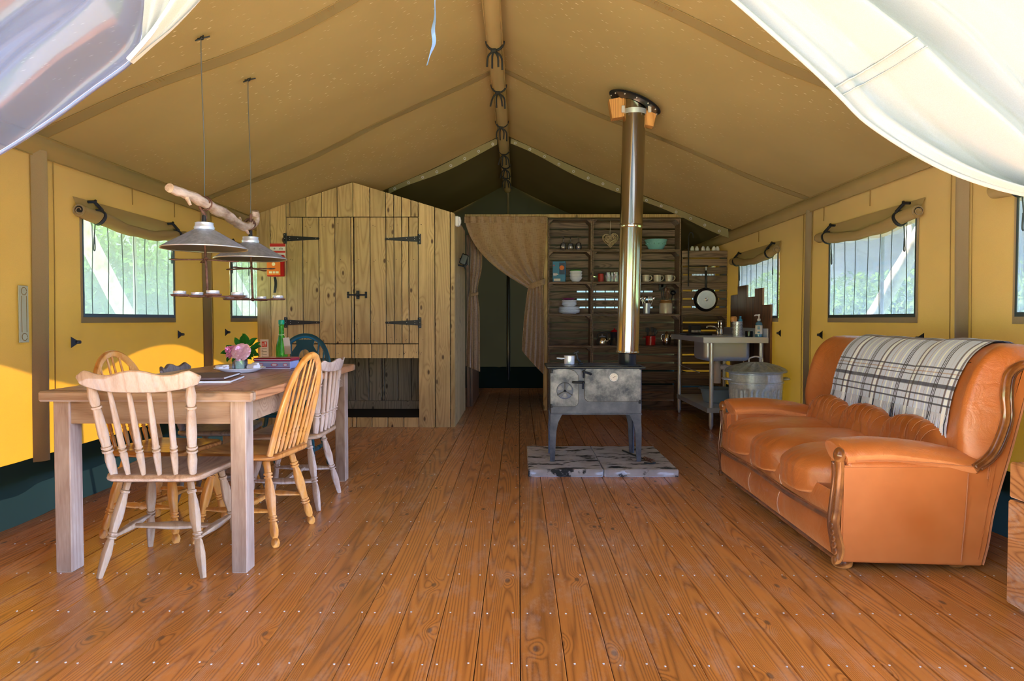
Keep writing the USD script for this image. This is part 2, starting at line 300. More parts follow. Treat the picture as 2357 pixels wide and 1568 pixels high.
wood('pale_wood', (.27, .16, .085), (.41, .28, .18), axis=2, rough=.5, knots=0, rings=10, fine=.7, scale=9, vary=.05, wear=(.36, .31, .28), wear_amt=.6, bump=.05)
wood('grey_pale_wood', (.34, .20, .13), (.62, .47, .38), axis=2, rough=.55, knots=0, rings=10, fine=.7, scale=9, vary=.05, wear=(.52, .46, .43), wear_amt=.6, bump=.05)
wood('seat_worn', (.20, .10, .05), (.46, .29, .18), axis=1, rough=.4, knots=.3, rings=12, fine=.7, scale=8, vary=.05, wear=(.5, .4, .32), wear_amt=.5, bump=.05)
wood('orange_wood', (.48, .17, .03), (.66, .29, .065), axis=2, rough=.28, knots=0, rings=8, fine=.6, scale=8, vary=.05, wear=(.62, .46, .34), wear_amt=.4, bump=.03, coat=.3)
wood('orange_seat', (.27, .085, .018), (.46, .18, .045), axis=1, rough=.25, knots=.2, rings=14, fine=.5, scale=7, vary=.05, bump=.03, coat=.3)
wood('grey_wood', (.08, .062, .05), (.24, .185, .15), axis=2, rough=.5, knots=0, rings=10, fine=.7, scale=9, vary=.05, wear=(.27, .22, .2), wear_amt=.5, bump=.05)
plain('teal_paint', (.004, .055, .075), .35)
mottled('grass', (.035, .075, .012), (.09, .15, .03), .9, scale=3, bump=.5)
mottled('bounce_gravel', (.16, .15, .13), (.36, .35, .32), .9, scale=60, bump=.4)  # pale neutral surface for the added ground that bounces light
mottled('bark', (.20, .16, .13), (.48, .42, .36), .9, scale=14, bump=.4, stretch=(1, 1, .3))
def leaf_mat(name, c1, c2):
    MAT[name] = usdkit.material(stage, f'/World/Looks/{name}', {'g': ('geometry', {}), 'r': ('rgb_ramp', {'ramp': [(0, c1), (1, c2)]}), 'd': ('diffuse_bsdf', {}), 't': ('translucent_bsdf', {}), 'm': ('mix_closure', {'fac': .45})},
        [('g.random_per_island', 'r.fac'), ('r.color', 'd.color'), ('r.color', 't.color'), ('d.BSDF', 'm.closure1'), ('t.BSDF', 'm.closure2')], surface='m.closure')
leaf_mat('leaf_mid', (.03, .075, .015), (.09, .16, .04)); leaf_mat('leaf_light', (.07, .12, .03), (.16, .22, .08)); leaf_mat('leaf_house', (.03, .15, .02), (.12, .34, .07))

wood('crate_wood', (.09, .058, .037), (.24, .157, .10), axis=0, rough=.6, knots=.8, rings=18, fine=.5, scale=9, vary=.35, bump=.1)
wood('splash_wood', (.055, .02, .009), (.20, .085, .034), axis=2, rough=.35, knots=.3, rings=16, fine=.5, scale=9, vary=.35)
wood('chest_wood', (.33, .12, .035), (.58, .27, .10), axis=1, rough=.5, knots=.7, rings=22, fine=.4, scale=8, vary=.1, wear=(.55, .48, .42), wear_amt=.9)
wood('post_pine', (.36, .22, .07), (.55, .38, .15), axis=2, rough=.6, knots=.8, rings=16, fine=.5, scale=8, vary=.1)
wood('block_wood', (.38, .16, .04), (.62, .30, .09), axis=2, rough=.5, knots=.3, rings=16, fine=.5, scale=9)
plain('black_iron', (.008, .010, .012), .42)
plain('steel', (.70, .75, .80), .38, .75); plain('steel_bright', (.72, .71, .68), .07, 1.0); plain('steel_flue', (.52, .50, .46), .13, 1.0); plain('chrome', (.8, .8, .82), .06, 1.0)
mottled('galvanised', (.50, .60, .68), (.68, .77, .84), .40, .4, scale=40, detail=5)
mottled('brushed_shade', (.28, .31, .36), (.42, .46, .52), .38, .5, scale=40, stretch=(1, 1, .3)); plain('shade_inside', (.13, .115, .095), .5, .5); plain('shade_rim', (.75, .72, .66), .3, .8)
mottled('rust', (.06, .022, .012), (.16, .07, .045), .7, .35, scale=40)
plain('white_wax', (.85, .84, .82), .4); plain('white_glaze', (.82, .82, .80), .15, coat_weight=.4); plain('white_plastic', (.80, .80, .80), .4); plain('lilac_white', (.74, .73, .80), .45)
plain('red_gloss', (.45, .008, .01), .25); plain('red_card', (.60, .02, .015), .4); plain('orange_card', (.86, .20, .02), .4); plain('white_card', (.80, .78, .76), .5); plain('ink_red', (.6, .03, .03), .5); plain('ink_grey', (.28, .3, .3), .6); plain('cream_ink', (.9, .75, .5), .5)
plain('black_plastic', (.008, .008, .009), .35); plain('black_gloss', (.004, .004, .005), .12)
plain('blue_card', (.03, .22, .42), .4); plain('blue_dark_card', (.015, .05, .13), .4); plain('teal_glaze', (.22, .52, .52), .18, coat_weight=.4); plain('green_plastic', (.06, .35, .03), .35); plain('purple_plastic', (.20, .02, .08), .35)
plain('stoneware', (.62, .52, .38), .25, coat_weight=.3); plain('stoneware_brown', (.30, .14, .04), .25, coat_weight=.3); plain('red_candle', (.40, .02, .012), .4)
plain('bowl_blue', (.22, .33, .46), .4); plain('paper_brown', (.40, .29, .20), .8); plain('string', (.75, .68, .55), .8); plain('card_brown', (.33, .19, .11), .7); plain('card_dark', (.11, .06, .045), .55); plain('pages', (.80, .78, .76), .7)
sheen_pane('clear_glass', .07, (.7, .75, .75), .30, rough=.03); plain('green_glass', (.03, .24, .015), .03, transmission_weight=.8, ior=1.45); plain('green_cap', (.0, .22, .13), .35); plain('stem_water', (.07, .22, .02), .1, transmission_weight=.3)
plain('tin_red', (.24, .012, .03), .22, .2); plain('tin_blue', (.27, .31, .50), .3); plain('tin_white', (.66, .62, .66), .25); plain('tin_pink', (.5, .10, .16), .3)
mottled('stove_iron', (.038, .05, .08), (.125, .145, .20), .42, .5, scale=11, detail=8, lo=.3, hi=.72, bump=.15)
mottled('stove_worn', (.04, .055, .085), (.36, .385, .43), .46, .3, scale=11, detail=11, lo=.36, hi=.70, bump=.1)
plain('stove_black', (.012, .014, .017), .3, .4)
mottled('flagstone', (.27, .27, .29), (.44, .44, .47), .75, scale=9, detail=7, bump=.5)

N = {'tc': ('geometry', {}), 'n': ('noise_texture', {'scale': 8.0, 'detail': 7}), 'r': ('rgb_ramp', {'ramp': [(.3, (.34, .355, .40)), (.7, (.54, .56, .62))]}), 'mp': ('mapping', {'scale': (3.2, 9.0, 3.0)}),
     'n2': ('noise_texture', {'scale': 1.5, 'detail': 6, 'roughness': .65}), 'r2': ('map_range', {'from_min': .54, 'from_max': .59, 'clamp': True}), 'm': ('mix', {'color2': (.012, .018, .025)}),
     'p': ('principled_bsdf', {'roughness': .62}), 'b': ('bump', {'strength': .45, 'distance': .012})}
MAT['hearth_top'] = usdkit.material(stage, '/World/Looks/hearth_top', N, [('tc.position', 'n.vector'), ('n.fac', 'r.fac'), ('tc.position', 'mp.vector'), ('mp.vector', 'n2.vector'), ('n2.fac', 'r2.value'), ('r2.result', 'm.fac'), ('r.color', 'm.color1'), ('m.color', 'p.base_color'), ('n.fac', 'b.height'), ('b.normal', 'p.normal')], surface='p.BSDF')
def cloth_weave(name, c1, c2, scale=120, rough=.9, trans=0.0):
    MAT[name] = usdkit.material(stage, f'/World/Looks/{name}', {'tc': ('texture_coordinate', {}), 'mp': ('mapping', {'scale': (1, 1, .15)}), 'mq': ('mapping', {'scale': (.15, .15, 1)}), 'n': ('noise_texture', {'scale': scale, 'detail': 2}), 'n2': ('noise_texture', {'scale': scale, 'detail': 2}),
        'a': ('math', {'math_type': 'add'}), 'r': ('rgb_ramp', {'ramp': [(.75, c1), (1.0, c2)]}), 'h': ('math', {'math_type': 'multiply', 'value2': .9}), 'p': ('principled_bsdf', {'roughness': rough, 'sheen_weight': .2}), 'b': ('bump', {'strength': .25, 'distance': .003})},
        [('tc.object', 'mp.vector'), ('tc.object', 'mq.vector'), ('mp.vector', 'n.vector'), ('mq.vector', 'n2.vector'), ('n.fac', 'a.value1'), ('n2.fac', 'a.value2'), ('a.value', 'h.value1'), ('a.value', 'r.fac'), ('r.color', 'p.base_color'), ('a.value', 'b.height'), ('b.normal', 'p.normal')], surface='p.BSDF')
cloth_weave('hessian', (.28, .168, .078), (.38, .245, .125))
mottled('driftwood', (.24, .15, .10), (.55, .42, .33), .8, scale=24, detail=6, bump=.5, stretch=(1, .25, 1))
mottled('petal_pale', (.80, .36, .55), (.92, .62, .76), .6, scale=20); mottled('petal_deep', (.75, .16, .38), (.88, .38, .58), .6, scale=20)
mottled('wicker', (.24, .16, .07), (.62, .50, .30), .7, scale=60)
# leather: soft folds in the gloss, a little lighter where rubbed
MAT['leather'] = usdkit.material(stage, '/World/Looks/leather', {'g': ('geometry', {}), 'n': ('noise_texture', {'scale': 3.0, 'detail': 4}), 'r': ('rgb_ramp', {'ramp': [(.3, (.46, .125, .022)), (.72, (.63, .205, .052))]}), 'n2': ('noise_texture', {'scale': 9.0, 'detail': 5, 'roughness': .55, 'distortion': 1.4}), 'v': ('voronoi_texture', {'scale': 420.0}),
    'a': ('math', {'math_type': 'multiply_add', 'value2': .04}), 'p': ('principled_bsdf', {'roughness': .33, 'specular_ior_level': .75, 'coat_weight': .35, 'coat_roughness': .22}), 'b': ('bump', {'strength': .28, 'distance': .03})},
    [('g.position', 'n.vector'), ('g.position', 'n2.vector'), ('g.position', 'v.vector'), ('n.fac', 'r.fac'), ('r.color', 'p.base_color'), ('v.distance', 'a.value1'), ('n2.fac', 'a.value3'), ('a.value', 'b.height'), ('b.normal', 'p.normal')], surface='p.BSDF')
MAT['leather_smooth'] = usdkit.material(stage, '/World/Looks/leather_smooth', {'g': ('geometry', {}), 'n': ('noise_texture', {'scale': 3.0, 'detail': 4}), 'r': ('rgb_ramp', {'ramp': [(.3, (.46, .125, .022)), (.72, (.63, .205, .052))]}), 'n2': ('noise_texture', {'scale': 9.0, 'detail': 5, 'roughness': .55, 'distortion': 1.4}), 'v': ('voronoi_texture', {'scale': 420.0}),
    'a': ('math', {'math_type': 'multiply_add', 'value2': .04}), 'p': ('principled_bsdf', {'roughness': .33, 'specular_ior_level': .75, 'coat_weight': .35, 'coat_roughness': .22}), 'b': ('bump', {'strength': .10, 'distance': .01})},
    [('g.position', 'n.vector'), ('g.position', 'n2.vector'), ('g.position', 'v.vector'), ('n.fac', 'r.fac'), ('r.color', 'p.base_color'), ('v.distance', 'a.value1'), ('n2.fac', 'a.value3'), ('a.value', 'b.height'), ('b.normal', 'p.normal')], surface='p.BSDF')
plain('piping', (.52, .20, .08), .4); plain('stitch_pale', (.66, .40, .24), .6)
mottled('dark_gloss_wood', (.045, .012, .005), (.20, .06, .015), .18, scale=9, stretch=(1, 1, .3), coat_weight=.6); mottled('amber_gloss_wood', (.10, .028, .007), (.30, .10, .02), .18, scale=9, coat_weight=.5)
plain('soap_blue', (.18, .45, .72), .08, transmission_weight=.55, ior=1.4); plain('blue_cloth', (.13, .30, .55), .9)
plain('tape_blue', (.06, .10, .18), .7); plain('wire_grey', (.11, .11, .10), .5, .4); mottled('galvanised_dark', (.26, .32, .35), (.42, .48, .51), .42, .4, scale=30); plain('strap_canvas', (.30, .28, .17), .8)
canvas('canvas_strip', (.33, .28, .15), (.4, .3, .12), .05)
# ---------------------------------------------------------------- the shell: floor, walls, roof
XL, XR, XM = -2.67, 2.45, -.175
YF, YB = 1.85, 11.2
ZE, ZR = 2.09, 3.19
FRAMES = (1.85, 3.95, 6.05, 8.25)
def structure(name, mesh, mat, smooth=False, label=None):
    p = numbered('/World', name); m = usdkit.mesh(stage, p, mesh, MAT[mat], smooth=smooth); m.CreateDoubleSidedAttr(True)
    setdata(m.GetPrim(), kind='structure', label=label, category=None); return (p, np.eye(4))
def struct_group(name, label=None):
    x = UsdGeom.Xform.Define(stage, numbered('/World', name)); setdata(x.GetPrim(), kind='structure', label=label); return Thing(x.GetPrim(), np.eye(4))

floor = struct_group('floor', 'varnished orange-brown pine floorboards running from front to back')
for k in range(-20, 18):
    x0, x1 = .0045 + .14 * k + .0016, .0045 + .14 * (k + 1) - .0016
    m = bx(x0, x1, .2, YB + .2, -.028, rng.uniform(-.0006, .0006), .0022)
    cx = (x0 + x1) / 2
    part('floor_board', m, 'floor_wood', floor)
nails = []; disc = trimesh.creation.cylinder(radius=.0034, height=.0016, sections=8)
for r in range(-4, 23):
    Y = 2.18 + .389 * r
    for k in range(-20, 18):
        for e in (.024, .116): nails.append(mv(disc, .0045 + .14 * k + e + rng.uniform(-.006, .006), Y + rng.uniform(-.008, .008), .0007))
part('nail', nails, 'zinc_nail', floor, kind='stuff', label='rows of silver nail heads')
part('joist', [bx(-2.8, 2.6, .1, YB + .2, -.06, -.03)], 'underfloor', floor)

def wall_sheet(X, sign, windows, zt=ZE):
    ys = sorted(set(np.round(np.concatenate([np.arange(YF, YB + .01, .09), [w for a in windows for w in a[:2]]]), 4)))
    zs = sorted(set(np.round(np.concatenate([np.arange(.0, zt + .03, .07), [w for a in windows for w in a[2:4]], [.22]]), 4)))
    def fn(y, z):
        s = sum(math.exp(-((y - f) / .25) ** 2) for f in FRAMES)
        b = (.02 * math.sin(z * 1.5) * (1 - min(s, 1)) + .012 * (meshkit.fbm(np.array([y * 1.3, z * 1.1, X]), 3) - .5)) * sign
        for a in windows:
            if a[0] - .06 <= y <= a[1] + .06 and a[2] - .1 <= z <= a[3] + .1: b *= .1
        return (X + b, y, z)
    def keep(y, z): return z > .22 and not any(a[0] < y < a[1] and a[2] < z < a[3] for a in windows)
    return grid(fn, ys, zs, keep)
WZ0, WZ1 = 1.085, 1.74
WIN_L = [(4.325, 5.48, WZ0, WZ1), (6.57, 7.72, WZ0, WZ1)]
WIN_R = [(2.29, 3.53, WZ0, WZ1), (4.41, 5.64, WZ0, WZ1), (6.75, 7.95, WZ0, WZ1), (8.95, 10.1, WZ0, WZ1)]
wl = structure('wall_left', wall_sheet(XL, -1, WIN_L), 'canvas_wall', True, 'tan canvas tent wall behind the dining table')
wr = structure('wall_right', wall_sheet(XR, 1, WIN_R), 'canvas_wall', True, 'tan canvas tent wall behind the sofa')
WIN_B = [(.9, 2.1, 1.12, 1.72)]
zs = np.arange(0, 3.3, .1); xs = sorted(set(np.round(np.concatenate([np.linspace(XL, XR, 40), [.9, 2.1]]), 4)))
roofz = lambda x: ZR - (ZR - ZE) * (abs(x - XM) / ((XM - XL) if x < XM else (XR - XM)))
def back(x, t): z = t * roofz(x); return (x, YB + .02 * math.sin(x * 5), z)
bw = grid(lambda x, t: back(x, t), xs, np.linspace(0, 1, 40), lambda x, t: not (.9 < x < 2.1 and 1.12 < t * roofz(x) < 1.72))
wb = structure('wall_back', bw, 'canvas_dark', True, 'canvas gable at the far end, low light put into its dark olive colour')  # same tent canvas, the low light at this end put into its colour

# roof: each slope sags a little between the frames and has a seam band over each frame
def slope(side, X0, ys, off=0.0):
    ts = np.linspace(0, 1, 26)
    def fn(y, t):
        near = min(abs(y - f) for f in FRAMES + (10.4,)); sag = .045 * min(1, near / 1.06) ** .8 * math.sin(math.pi * t) ** .8
        z = ZE + (ZR - ZE) * t - sag - .06 * math.sin(math.pi * t) * .5 + .012 * (meshkit.fbm(np.array([y * 1.1, t * 3, side * 5.0]), 3) - .5) * math.sin(math.pi * t)
        if y > 8.25: z -= 0.0
        return (X0 + (XM - X0) * t, y, z - off)
    return fn, ts
ceiling = struct_group('ceiling', 'sagging tan canvas tent roof lining')
ys = np.round(np.arange(YF - .25, YB + .05, .1), 3)
for side, X0 in ((-1, XL), (1, XR)):
    fn, ts = slope(side, X0, ys)
    part('roof_lining', grid(fn, ys[ys < 8.25], ts), 'canvas_roof', ceiling, True); part('rear_lining', grid(fn, ys[ys > 8.15], ts), 'canvas_dark', ceiling, True, label='roof lining over the sleeping end, in a darker canvas colour than the front')  # rear part takes a darker canvas colour than the front part
    fn2, ts = slope(side, X0, ys, .006)
    for f in FRAMES[1:3]:
        def wavy(y, t, f=f, side=side): return fn2(f + y + .05 * math.sin(t * 9 + side + f) * (.3 + .7 * math.sin(math.pi * t)), t)
        part('seam_band', grid(wavy, (-.055, 0, .055), np.linspace(0, 1, 50)), 'canvas_roofband', ceiling, True)
        st = []
        for e in (-.055, .055):
            st.append(tube([np.array(wavy(e, t)) - (0, 0, .002) for t in np.linspace(0, 1, 60)], .0022, 4))
        for t0 in (.25, .28, .62, .65):                               # short rows of hand stitching
            for q in range(3):
                a = np.array(wavy(-.05, t0 + q * .007)) - (0, 0, .003); b = np.array(wavy(-.01, t0 + q * .007)) - (0, 0, .003); st.append(rod(a, b, .0022, 4))
        part('stitching', st, 'canvas_seam', ceiling, kind='stuff')
# the outer fly: it shades the walls, its edge cut in long curves between the poles that carry it
fly = thing('fly_sheet', 'outer roof sheet of the tent overhanging the canvas walls', 'tent sheet', (0, 0, 0), kind='structure')
POLES_L = (2.1, 4.26, 6.42, 8.6)
def fly_fn(side, X0, out):
    def fn(y, t):
        k = (y - 2.1) / 2.16; s = math.sin(math.pi * (k - math.floor(k))) 
        w = out - .11 * s
        e = X0 + side * w
        x = XM + (e - XM) * t; z = ZR + .12 - (ZR - ZE) / 2.5 * abs(x - XM)
        return (x, y, z)
    return fn
for side, X0 in ((-1, XL), (1, XR)):
    part('fly_slope', grid(fly_fn(side, X0, .80), np.round(np.arange(.95, YB + .5, .09), 3), np.linspace(0, 1, 14)), 'canvas_roof', fly, True)
for y in POLES_L: part('fly_pole', rod((XL - .80, y, -.45), (XL - .80, y, 1.93), .016, 8), 'wire_grey', fly)
for y in POLES_L: part('fly_pole', rod((XR + .80, y, -.45), (XR + .80, y, 1.93), .016, 8), 'wire_grey', fly)

wf = struct_group('wall_front', 'canvas front wall panels either side of the wide entrance')
for xa, xb in ((XL, -1.75), (1.75, XR)):
    part('wall_panel', grid(lambda x, t: (x, YF + .03 * math.sin(x * 7), .02 + t * (roofz(x) - .04)), np.linspace(xa, xb, 14), np.linspace(0, 1, 26)), 'canvas_wall', wf, True)
# hems, pole sleeves, eave sleeves, seams of the side walls
for X, sg, w in ((XL, 1, wl), (XR, -1, wr)):
    def hem(y, z, X=X, sg=sg): return (X + sg * (.012 + .035 * (1 - z / .31) + .010 * math.sin(y * 9) * (1 - z / .31) + .008 * meshkit.noise(np.array([y * 7, z * 4, 1.0]))), y, z)
    part('hem_skirt', grid(hem, np.arange(YF, YB, .05), np.linspace(-.012, .315, 7)), 'hem_green', w, True, label='dark green groundsheet hem')
    def eave(y, v, X=X, sg=sg):
        z = ZE - .005 - .115 * v; return (X + sg * (.02 + .035 * math.sin(math.pi * v) + .006 * math.sin(y * 31) * v), y, z)
    part('eave_sleeve', grid(eave, np.arange(YF, YB, .05), np.linspace(0, 1, 6)), 'canvas_trim', w, True)
    part('eave_cord', [rod((X + sg * .02, YF, ZE - .002), (X + sg * .02, YB, ZE - .002), .007, 5), rod((X + sg * .022, YF, ZE - .122), (X + sg * .022, YB, ZE - .122), .004, 4)], 'canvas_seam', w)
    for f in FRAMES[1:3]:
        def sleeve(y, z, X=X, sg=sg, f=f): return (X + sg * (.012 + (.05 if sg > 0 else .022) * math.cos(y / .062 * 1.5)), f - (.03 if sg > 0 else 0) + y + .012 * math.sin(z * 2.2 + f), z)
        part('pole_sleeve', grid(sleeve, np.linspace(-.062, .062, 9), np.linspace(.29, 2.0, 24)), 'canvas_band', w, True, label='taupe sleeve over a tent pole')
        for e in (.10, -.09):
            part('wall_seam', tube([(X + sg * .016, f + e + .01 * math.sin(z * 2.2 + f), z) for z in np.linspace(.3, 2.0, 14)], .0032 if e > 0 else .0024, 4), 'canvas_seam', w)
    for y in (4.9, 5.5, 7.05, 8.9, 9.8) if sg > 0 else (5.0, 5.75, 7.3, 3.0):
        part('wall_seam', tube([(X + sg * .012, y, z) for z in (1.86, 2.0)], .0035, 4), 'canvas_seam', w)

# ---------------------------------------------------------------- outdoors: ground, trees
structure('ground', grid(lambda x, y: (x, y, -.5 + .25 * meshkit.fbm(np.array([x * .12, y * .12, 3.0]), 3)), np.linspace(-60, 60, 50), np.linspace(-40, 80, 50)), 'grass', True, 'grassy ground around the tent')

structure('path', bx(-3.4, 3.4, -6.0, .18, -.12, -.05), 'bounce_gravel', False, 'unseen pale ground added in front of the tent to bounce neutral light')  # unseen pale ground, added to send neutral light up into the entrance
# ---------------------------------------------------------------- windows
def window(n, X, sg, y0, y1, label, roll_out, z0=WZ0, z1=WZ1, nb=7):
    """A mesh window in a side wall: dark edge binding, taupe surround, pane, drawn cords of the outer blind."""
    g = struct_group(f'window_{n}', label); d = lambda a: X + sg * a
    pane = grid(lambda y, z: (d(.004 + .006 * (meshkit.noise(np.array([y * 4, z * 4, n * 3.0])) - .5)), y, z), np.linspace(y0 - .01, y1 + .01, 24), np.linspace(z0 - .01, z1 + .01, 14))
    part('pane', pane, 'mesh_pane', g, True)
    b = .022
    def strip(ya, yb, za, zb, off, name, mat):
        part(name, bx(min(d(off), d(off + .004)), max(d(off), d(off + .004)), ya, yb, za, zb), mat, g)
    for (ya, yb, za, zb) in ((y0, y0 + b * .6, z0, z1), (y1 - b * .6, y1, z0, z1), (y0 + b * .6, y1 - b * .6, z0, z0 + b)): strip(ya, yb, za, zb, .010, 'edge_binding', 'dark_web')
    s = .036
    for (ya, yb, za, zb) in ((y0 - s * .5, y0, z0, z1), (y1, y1 + s * .5, z0, z1), (y0 - s * .5, y1 + s * .5, z0 - s, z0)): strip(ya, yb, za, zb, .008, 'window_surround', 'canvas_band')
    for k in range(nb):
        y = y0 + (y1 - y0) * (k + .8) / (nb + .4) + rng.uniform(-.02, .02)
        part('fold_line', tube([(d(.008), y + .006 * math.sin(z * 9 + k), z) for z in np.linspace(z0, z1, 8)], .0026, 5), 'fold_web' if X < 0 else 'dark_web', g)
    return g
window(1, XL, 1, *WIN_L[0][:2], 'mesh window in the left wall next to the near post', .05)
window(2, XL, 1, *WIN_L[1][:2], 'mesh window in the left wall cut off by the board cabin', .05)
window(3, XR, -1, *WIN_R[2][:2], 'mesh window in the right wall above the sink', .05)
window(4, XR, -1, *WIN_R[1][:2], 'mesh window in the right wall above the sofa', .05)
window(5, XR, -1, *WIN_R[0][:2], 'mesh window in the right wall at the edge of the frame', .05)
window(7, XR, -1, *WIN_R[3][:2], 'mesh window in the right wall beyond the crates', .05)
g = struct_group('window_6', 'mesh window in the dark back gable behind the crates')
part('pane', bx(.9, 2.1, YB, YB + .004, 1.12, 1.72), 'mesh_pane', g)
for x in (.9, 1.05, 1.2, 1.35, 1.5, 1.65, 1.8, 1.95, 2.1): part('fold_line', rod((x, YB - .01, 1.12), (x, YB - .01, 1.72), .008, 5), 'dark_web', g)
# ---------------------------------------------------------------- trees and bushes outside the windows
def leaf_cloud(c, r, n, size, seed):
    g = np.random.default_rng(seed); d = g.normal(size=(n, 3)); d /= np.linalg.norm(d, axis=1)[:, None]
    p = np.asarray(c) + d * np.asarray(r) * (g.random((n, 1)) ** .4) * (.75 + .5 * meshkit.noise(d * 2.2 + seed, seed)[:, None])
    a = g.normal(size=(n, 3)); a /= np.linalg.norm(a, axis=1)[:, None]; b = np.cross(a, g.normal(size=(n, 3))); b /= np.linalg.norm(b, axis=1)[:, None]
    s = size * (.6 + .8 * g.random((n, 1))); V = np.stack([p - a * s, p + b * s * .45, p + a * s, p - b * s * .45], 1).reshape(-1, 3)
    i = np.arange(n)[:, None] * 4; F = np.vstack([i + [0, 1, 2], i + [0, 2, 3]]); return trimesh.Trimesh(V, F, process=False)
def tree(name, label, base, top, r, crown_r, n, size, seed, mat, crown_at=None, cat='tree'):
    t = thing(name, label, cat, base, group=None); base, top = np.array(base, float), np.array(top, float)
    mid = (base + top) / 2 + np.array([.05, .08, 0]) * (seed % 3 - 1)
    P = bez([base, mid, top], 8); part('trunk', wob(tube(P, np.linspace(r, r * .7, len(P)), 12), .02, 3, seed), 'bark', t, True, True)
    br = []; g = random.Random(seed)
    for k in range(4):
        q = P[len(P) // 2 + k * 2]; e = q + np.array([g.uniform(-1.2, 1.2), g.uniform(-1.2, 1.2), g.uniform(.6, 1.4)]); br.append(tube(bez([q, (q + e) / 2 + (0, 0, .15), e], 4), np.linspace(r * .4, .02, 9), 6))
    part('branch', br, 'bark', t, True, True, kind='stuff')
    part('crown', leaf_cloud(crown_at if crown_at is not None else top, crown_r, n, size, seed), mat, t, False, True, kind='stuff')
tree('leaning_tree', 'pale bare-trunked leaning tree seen through the window next to the near post', (-5, 10.6, -.5), (-5, 6.3, 4.4), .12, (2.4, 2.4, 1.5), 2500, .12, 3, 'leaf_mid', (-6.6, 11.5, 5.0))
tree('leaning_tree', 'pale tree trunk seen through the window cut off by the board cabin', (-5.5, 17.0, -.5), (-5.5, 10.3, 4.2), .17, (2.4, 2.4, 1.6), 2200, .12, 4, 'leaf_mid', (-6.8, 17.0, 5.0))
tree('leaning_tree', 'grey leaning tree trunk seen through the window above the sofa', (5.0, 11.95, -.5), (5.0, 6.5, 4.3), .12, (2.2, 2.2, 1.3), 1500, .12, 5, 'leaf_light', (6.5, 6.0, 4.9))
for k, (x, y, z, rx, ry, rz, n, mt) in enumerate([(-9.5, 15.8, .9, 1.8, 2.6, 2.6, 5000, 'leaf_mid'), (-10, 22.6, 1.0, 2.2, 3.4, 2.9, 5000, 'leaf_mid'),
        (10.0, 14.5, .3, 1.8, 2.6, 1.7, 4500, 'leaf_light'), (10.3, 21, .5, 2.0, 3.2, 2.0, 4500, 'leaf_light'), (10.5, 29.5, .7, 2.2, 3.6, 2.4, 4500, 'leaf_light'), (3.2, 24, .7, 3.6, 2.2, 2.3, 5000, 'leaf_light')]):
    where = ['seen through the window next to the near left post', 'seen through the window cut off by the cabin', 'seen through the window at the right edge', 'seen through the window above the sofa', 'seen through the window above the sink', 'seen through the gaps between the crates'][k]
    t = thing('bush', f'{"light" if mt == "leaf_light" else "dense"} green bush {where}', 'bush', (x, y, -.5))
    part('foliage', leaf_cloud((x, y, z), (rx, ry, rz), int(n * 2.4), .095, 20 + k), mt, t, False, True, kind='stuff')
    part('stem', [tube(bez([(x + .3 * q, y + .2 * q, -.5), (x + .5 * q, y + .3 * q, z)], 4), np.linspace(.06, .02, 5), 6) for q in (-2, -1, 0, 1, 2)], 'bark', t, True, True, kind='stuff')
# ---------------------------------------------------------------- dining table
TX0, TX1, TY0, TY1, TZ = -2.0, -1.105, 2.93, 4.80, .772
table = thing('dining_table', 'rustic rectangular wooden dining table with chunky square legs', 'table', (-1.553, 3.86, 0))
for k in range(4):
    x0 = TX0 + (TX1 - TX0) * k / 4; x1 = TX0 + (TX1 - TX0) * (k + 1) / 4
    part('plank', bx(x0 + .0004, x1 - .0004, TY0 + .05, TY1 - .05, TZ - .042, TZ + (.0, -.0008, .0004, -.0004)[k], .003), 'table_top', table, False, True)
for y0, y1 in ((TY0, TY0 + .0498), (TY1 - .0498, TY1)): part('end_board', bx(TX0, TX1, y0, y1, TZ - .043, TZ - .0003, .007), 'table_frame', table, False, True)
for x0, x1, y0, y1 in ((-1.958, -1.888, 2.964, 3.05), (-1.212, -1.145, 2.964, 3.05), (-1.958, -1.888, 4.667, 4.75), (-1.212, -1.145, 4.667, 4.75)):
    part('leg', bx(x0, x1, y0, y1, 0, TZ - .043, .004), 'table_leg', table, False, True)
part('apron', bx(-1.888, -1.212, 2.975, 3.0, .632, TZ - .043), 'table_frame', table, False, True)
part('apron', bx(-1.888, -1.212, 4.70, 4.725, .632, TZ - .043), 'table_frame', table, False, True)
for x in (-1.945, -1.182): part('apron', bx(x, x + .025, 3.05, 4.667, .632, TZ - .043), 'table_frame', table, False, True)

# ---------------------------------------------------------------- chairs; each faces +y in its own frame, its back at -y
LEGP = [(0, .012), (.06, .0145), (.10, .016), (.24, .0205), (.36, .0160), (.385, .0125), (.392, .0195), (.408, .0195), (.415, .0125), (.425, .0125), (.432, .0195), (.448, .0195), (.455, .0155), (.60, .0225), (.75, .0195), (.84, .0140), (.848, .019), (.868, .019), (.876, .0140), (1, .0145)]
BALL = [(0, .010), (.012, .016), (.045, .0205), (.08, .0185), (.105, .0125), (.13, .0175), (.19, .0205), (.27, .0165), (.285, .0125), (.29, .0205), (.308, .0205), (.313, .0135), (.322, .0135), (.327, .0205), (.345, .0205), (.35, .0165), (.55, .024), (.68, .021), (.765, .014), (.77, .021), (.788, .021), (.793, .0145), (.803, .0145), (.808, .021), (.826, .021), (.832, .016), (1, .016)]
STR = [(0, .008), (.12, .010), (.25, .0125), (.40, .0165), (.45, .011), (.48, .0175), (.5, .0185), (.52, .0175), (.55, .011), (.6, .0165), (.75, .0125), (.88, .010), (1, .008)]
STRP = [(0, .009), (.2, .0125), (.45, .0185), (.55, .0185), (.8, .0125), (1, .009)]
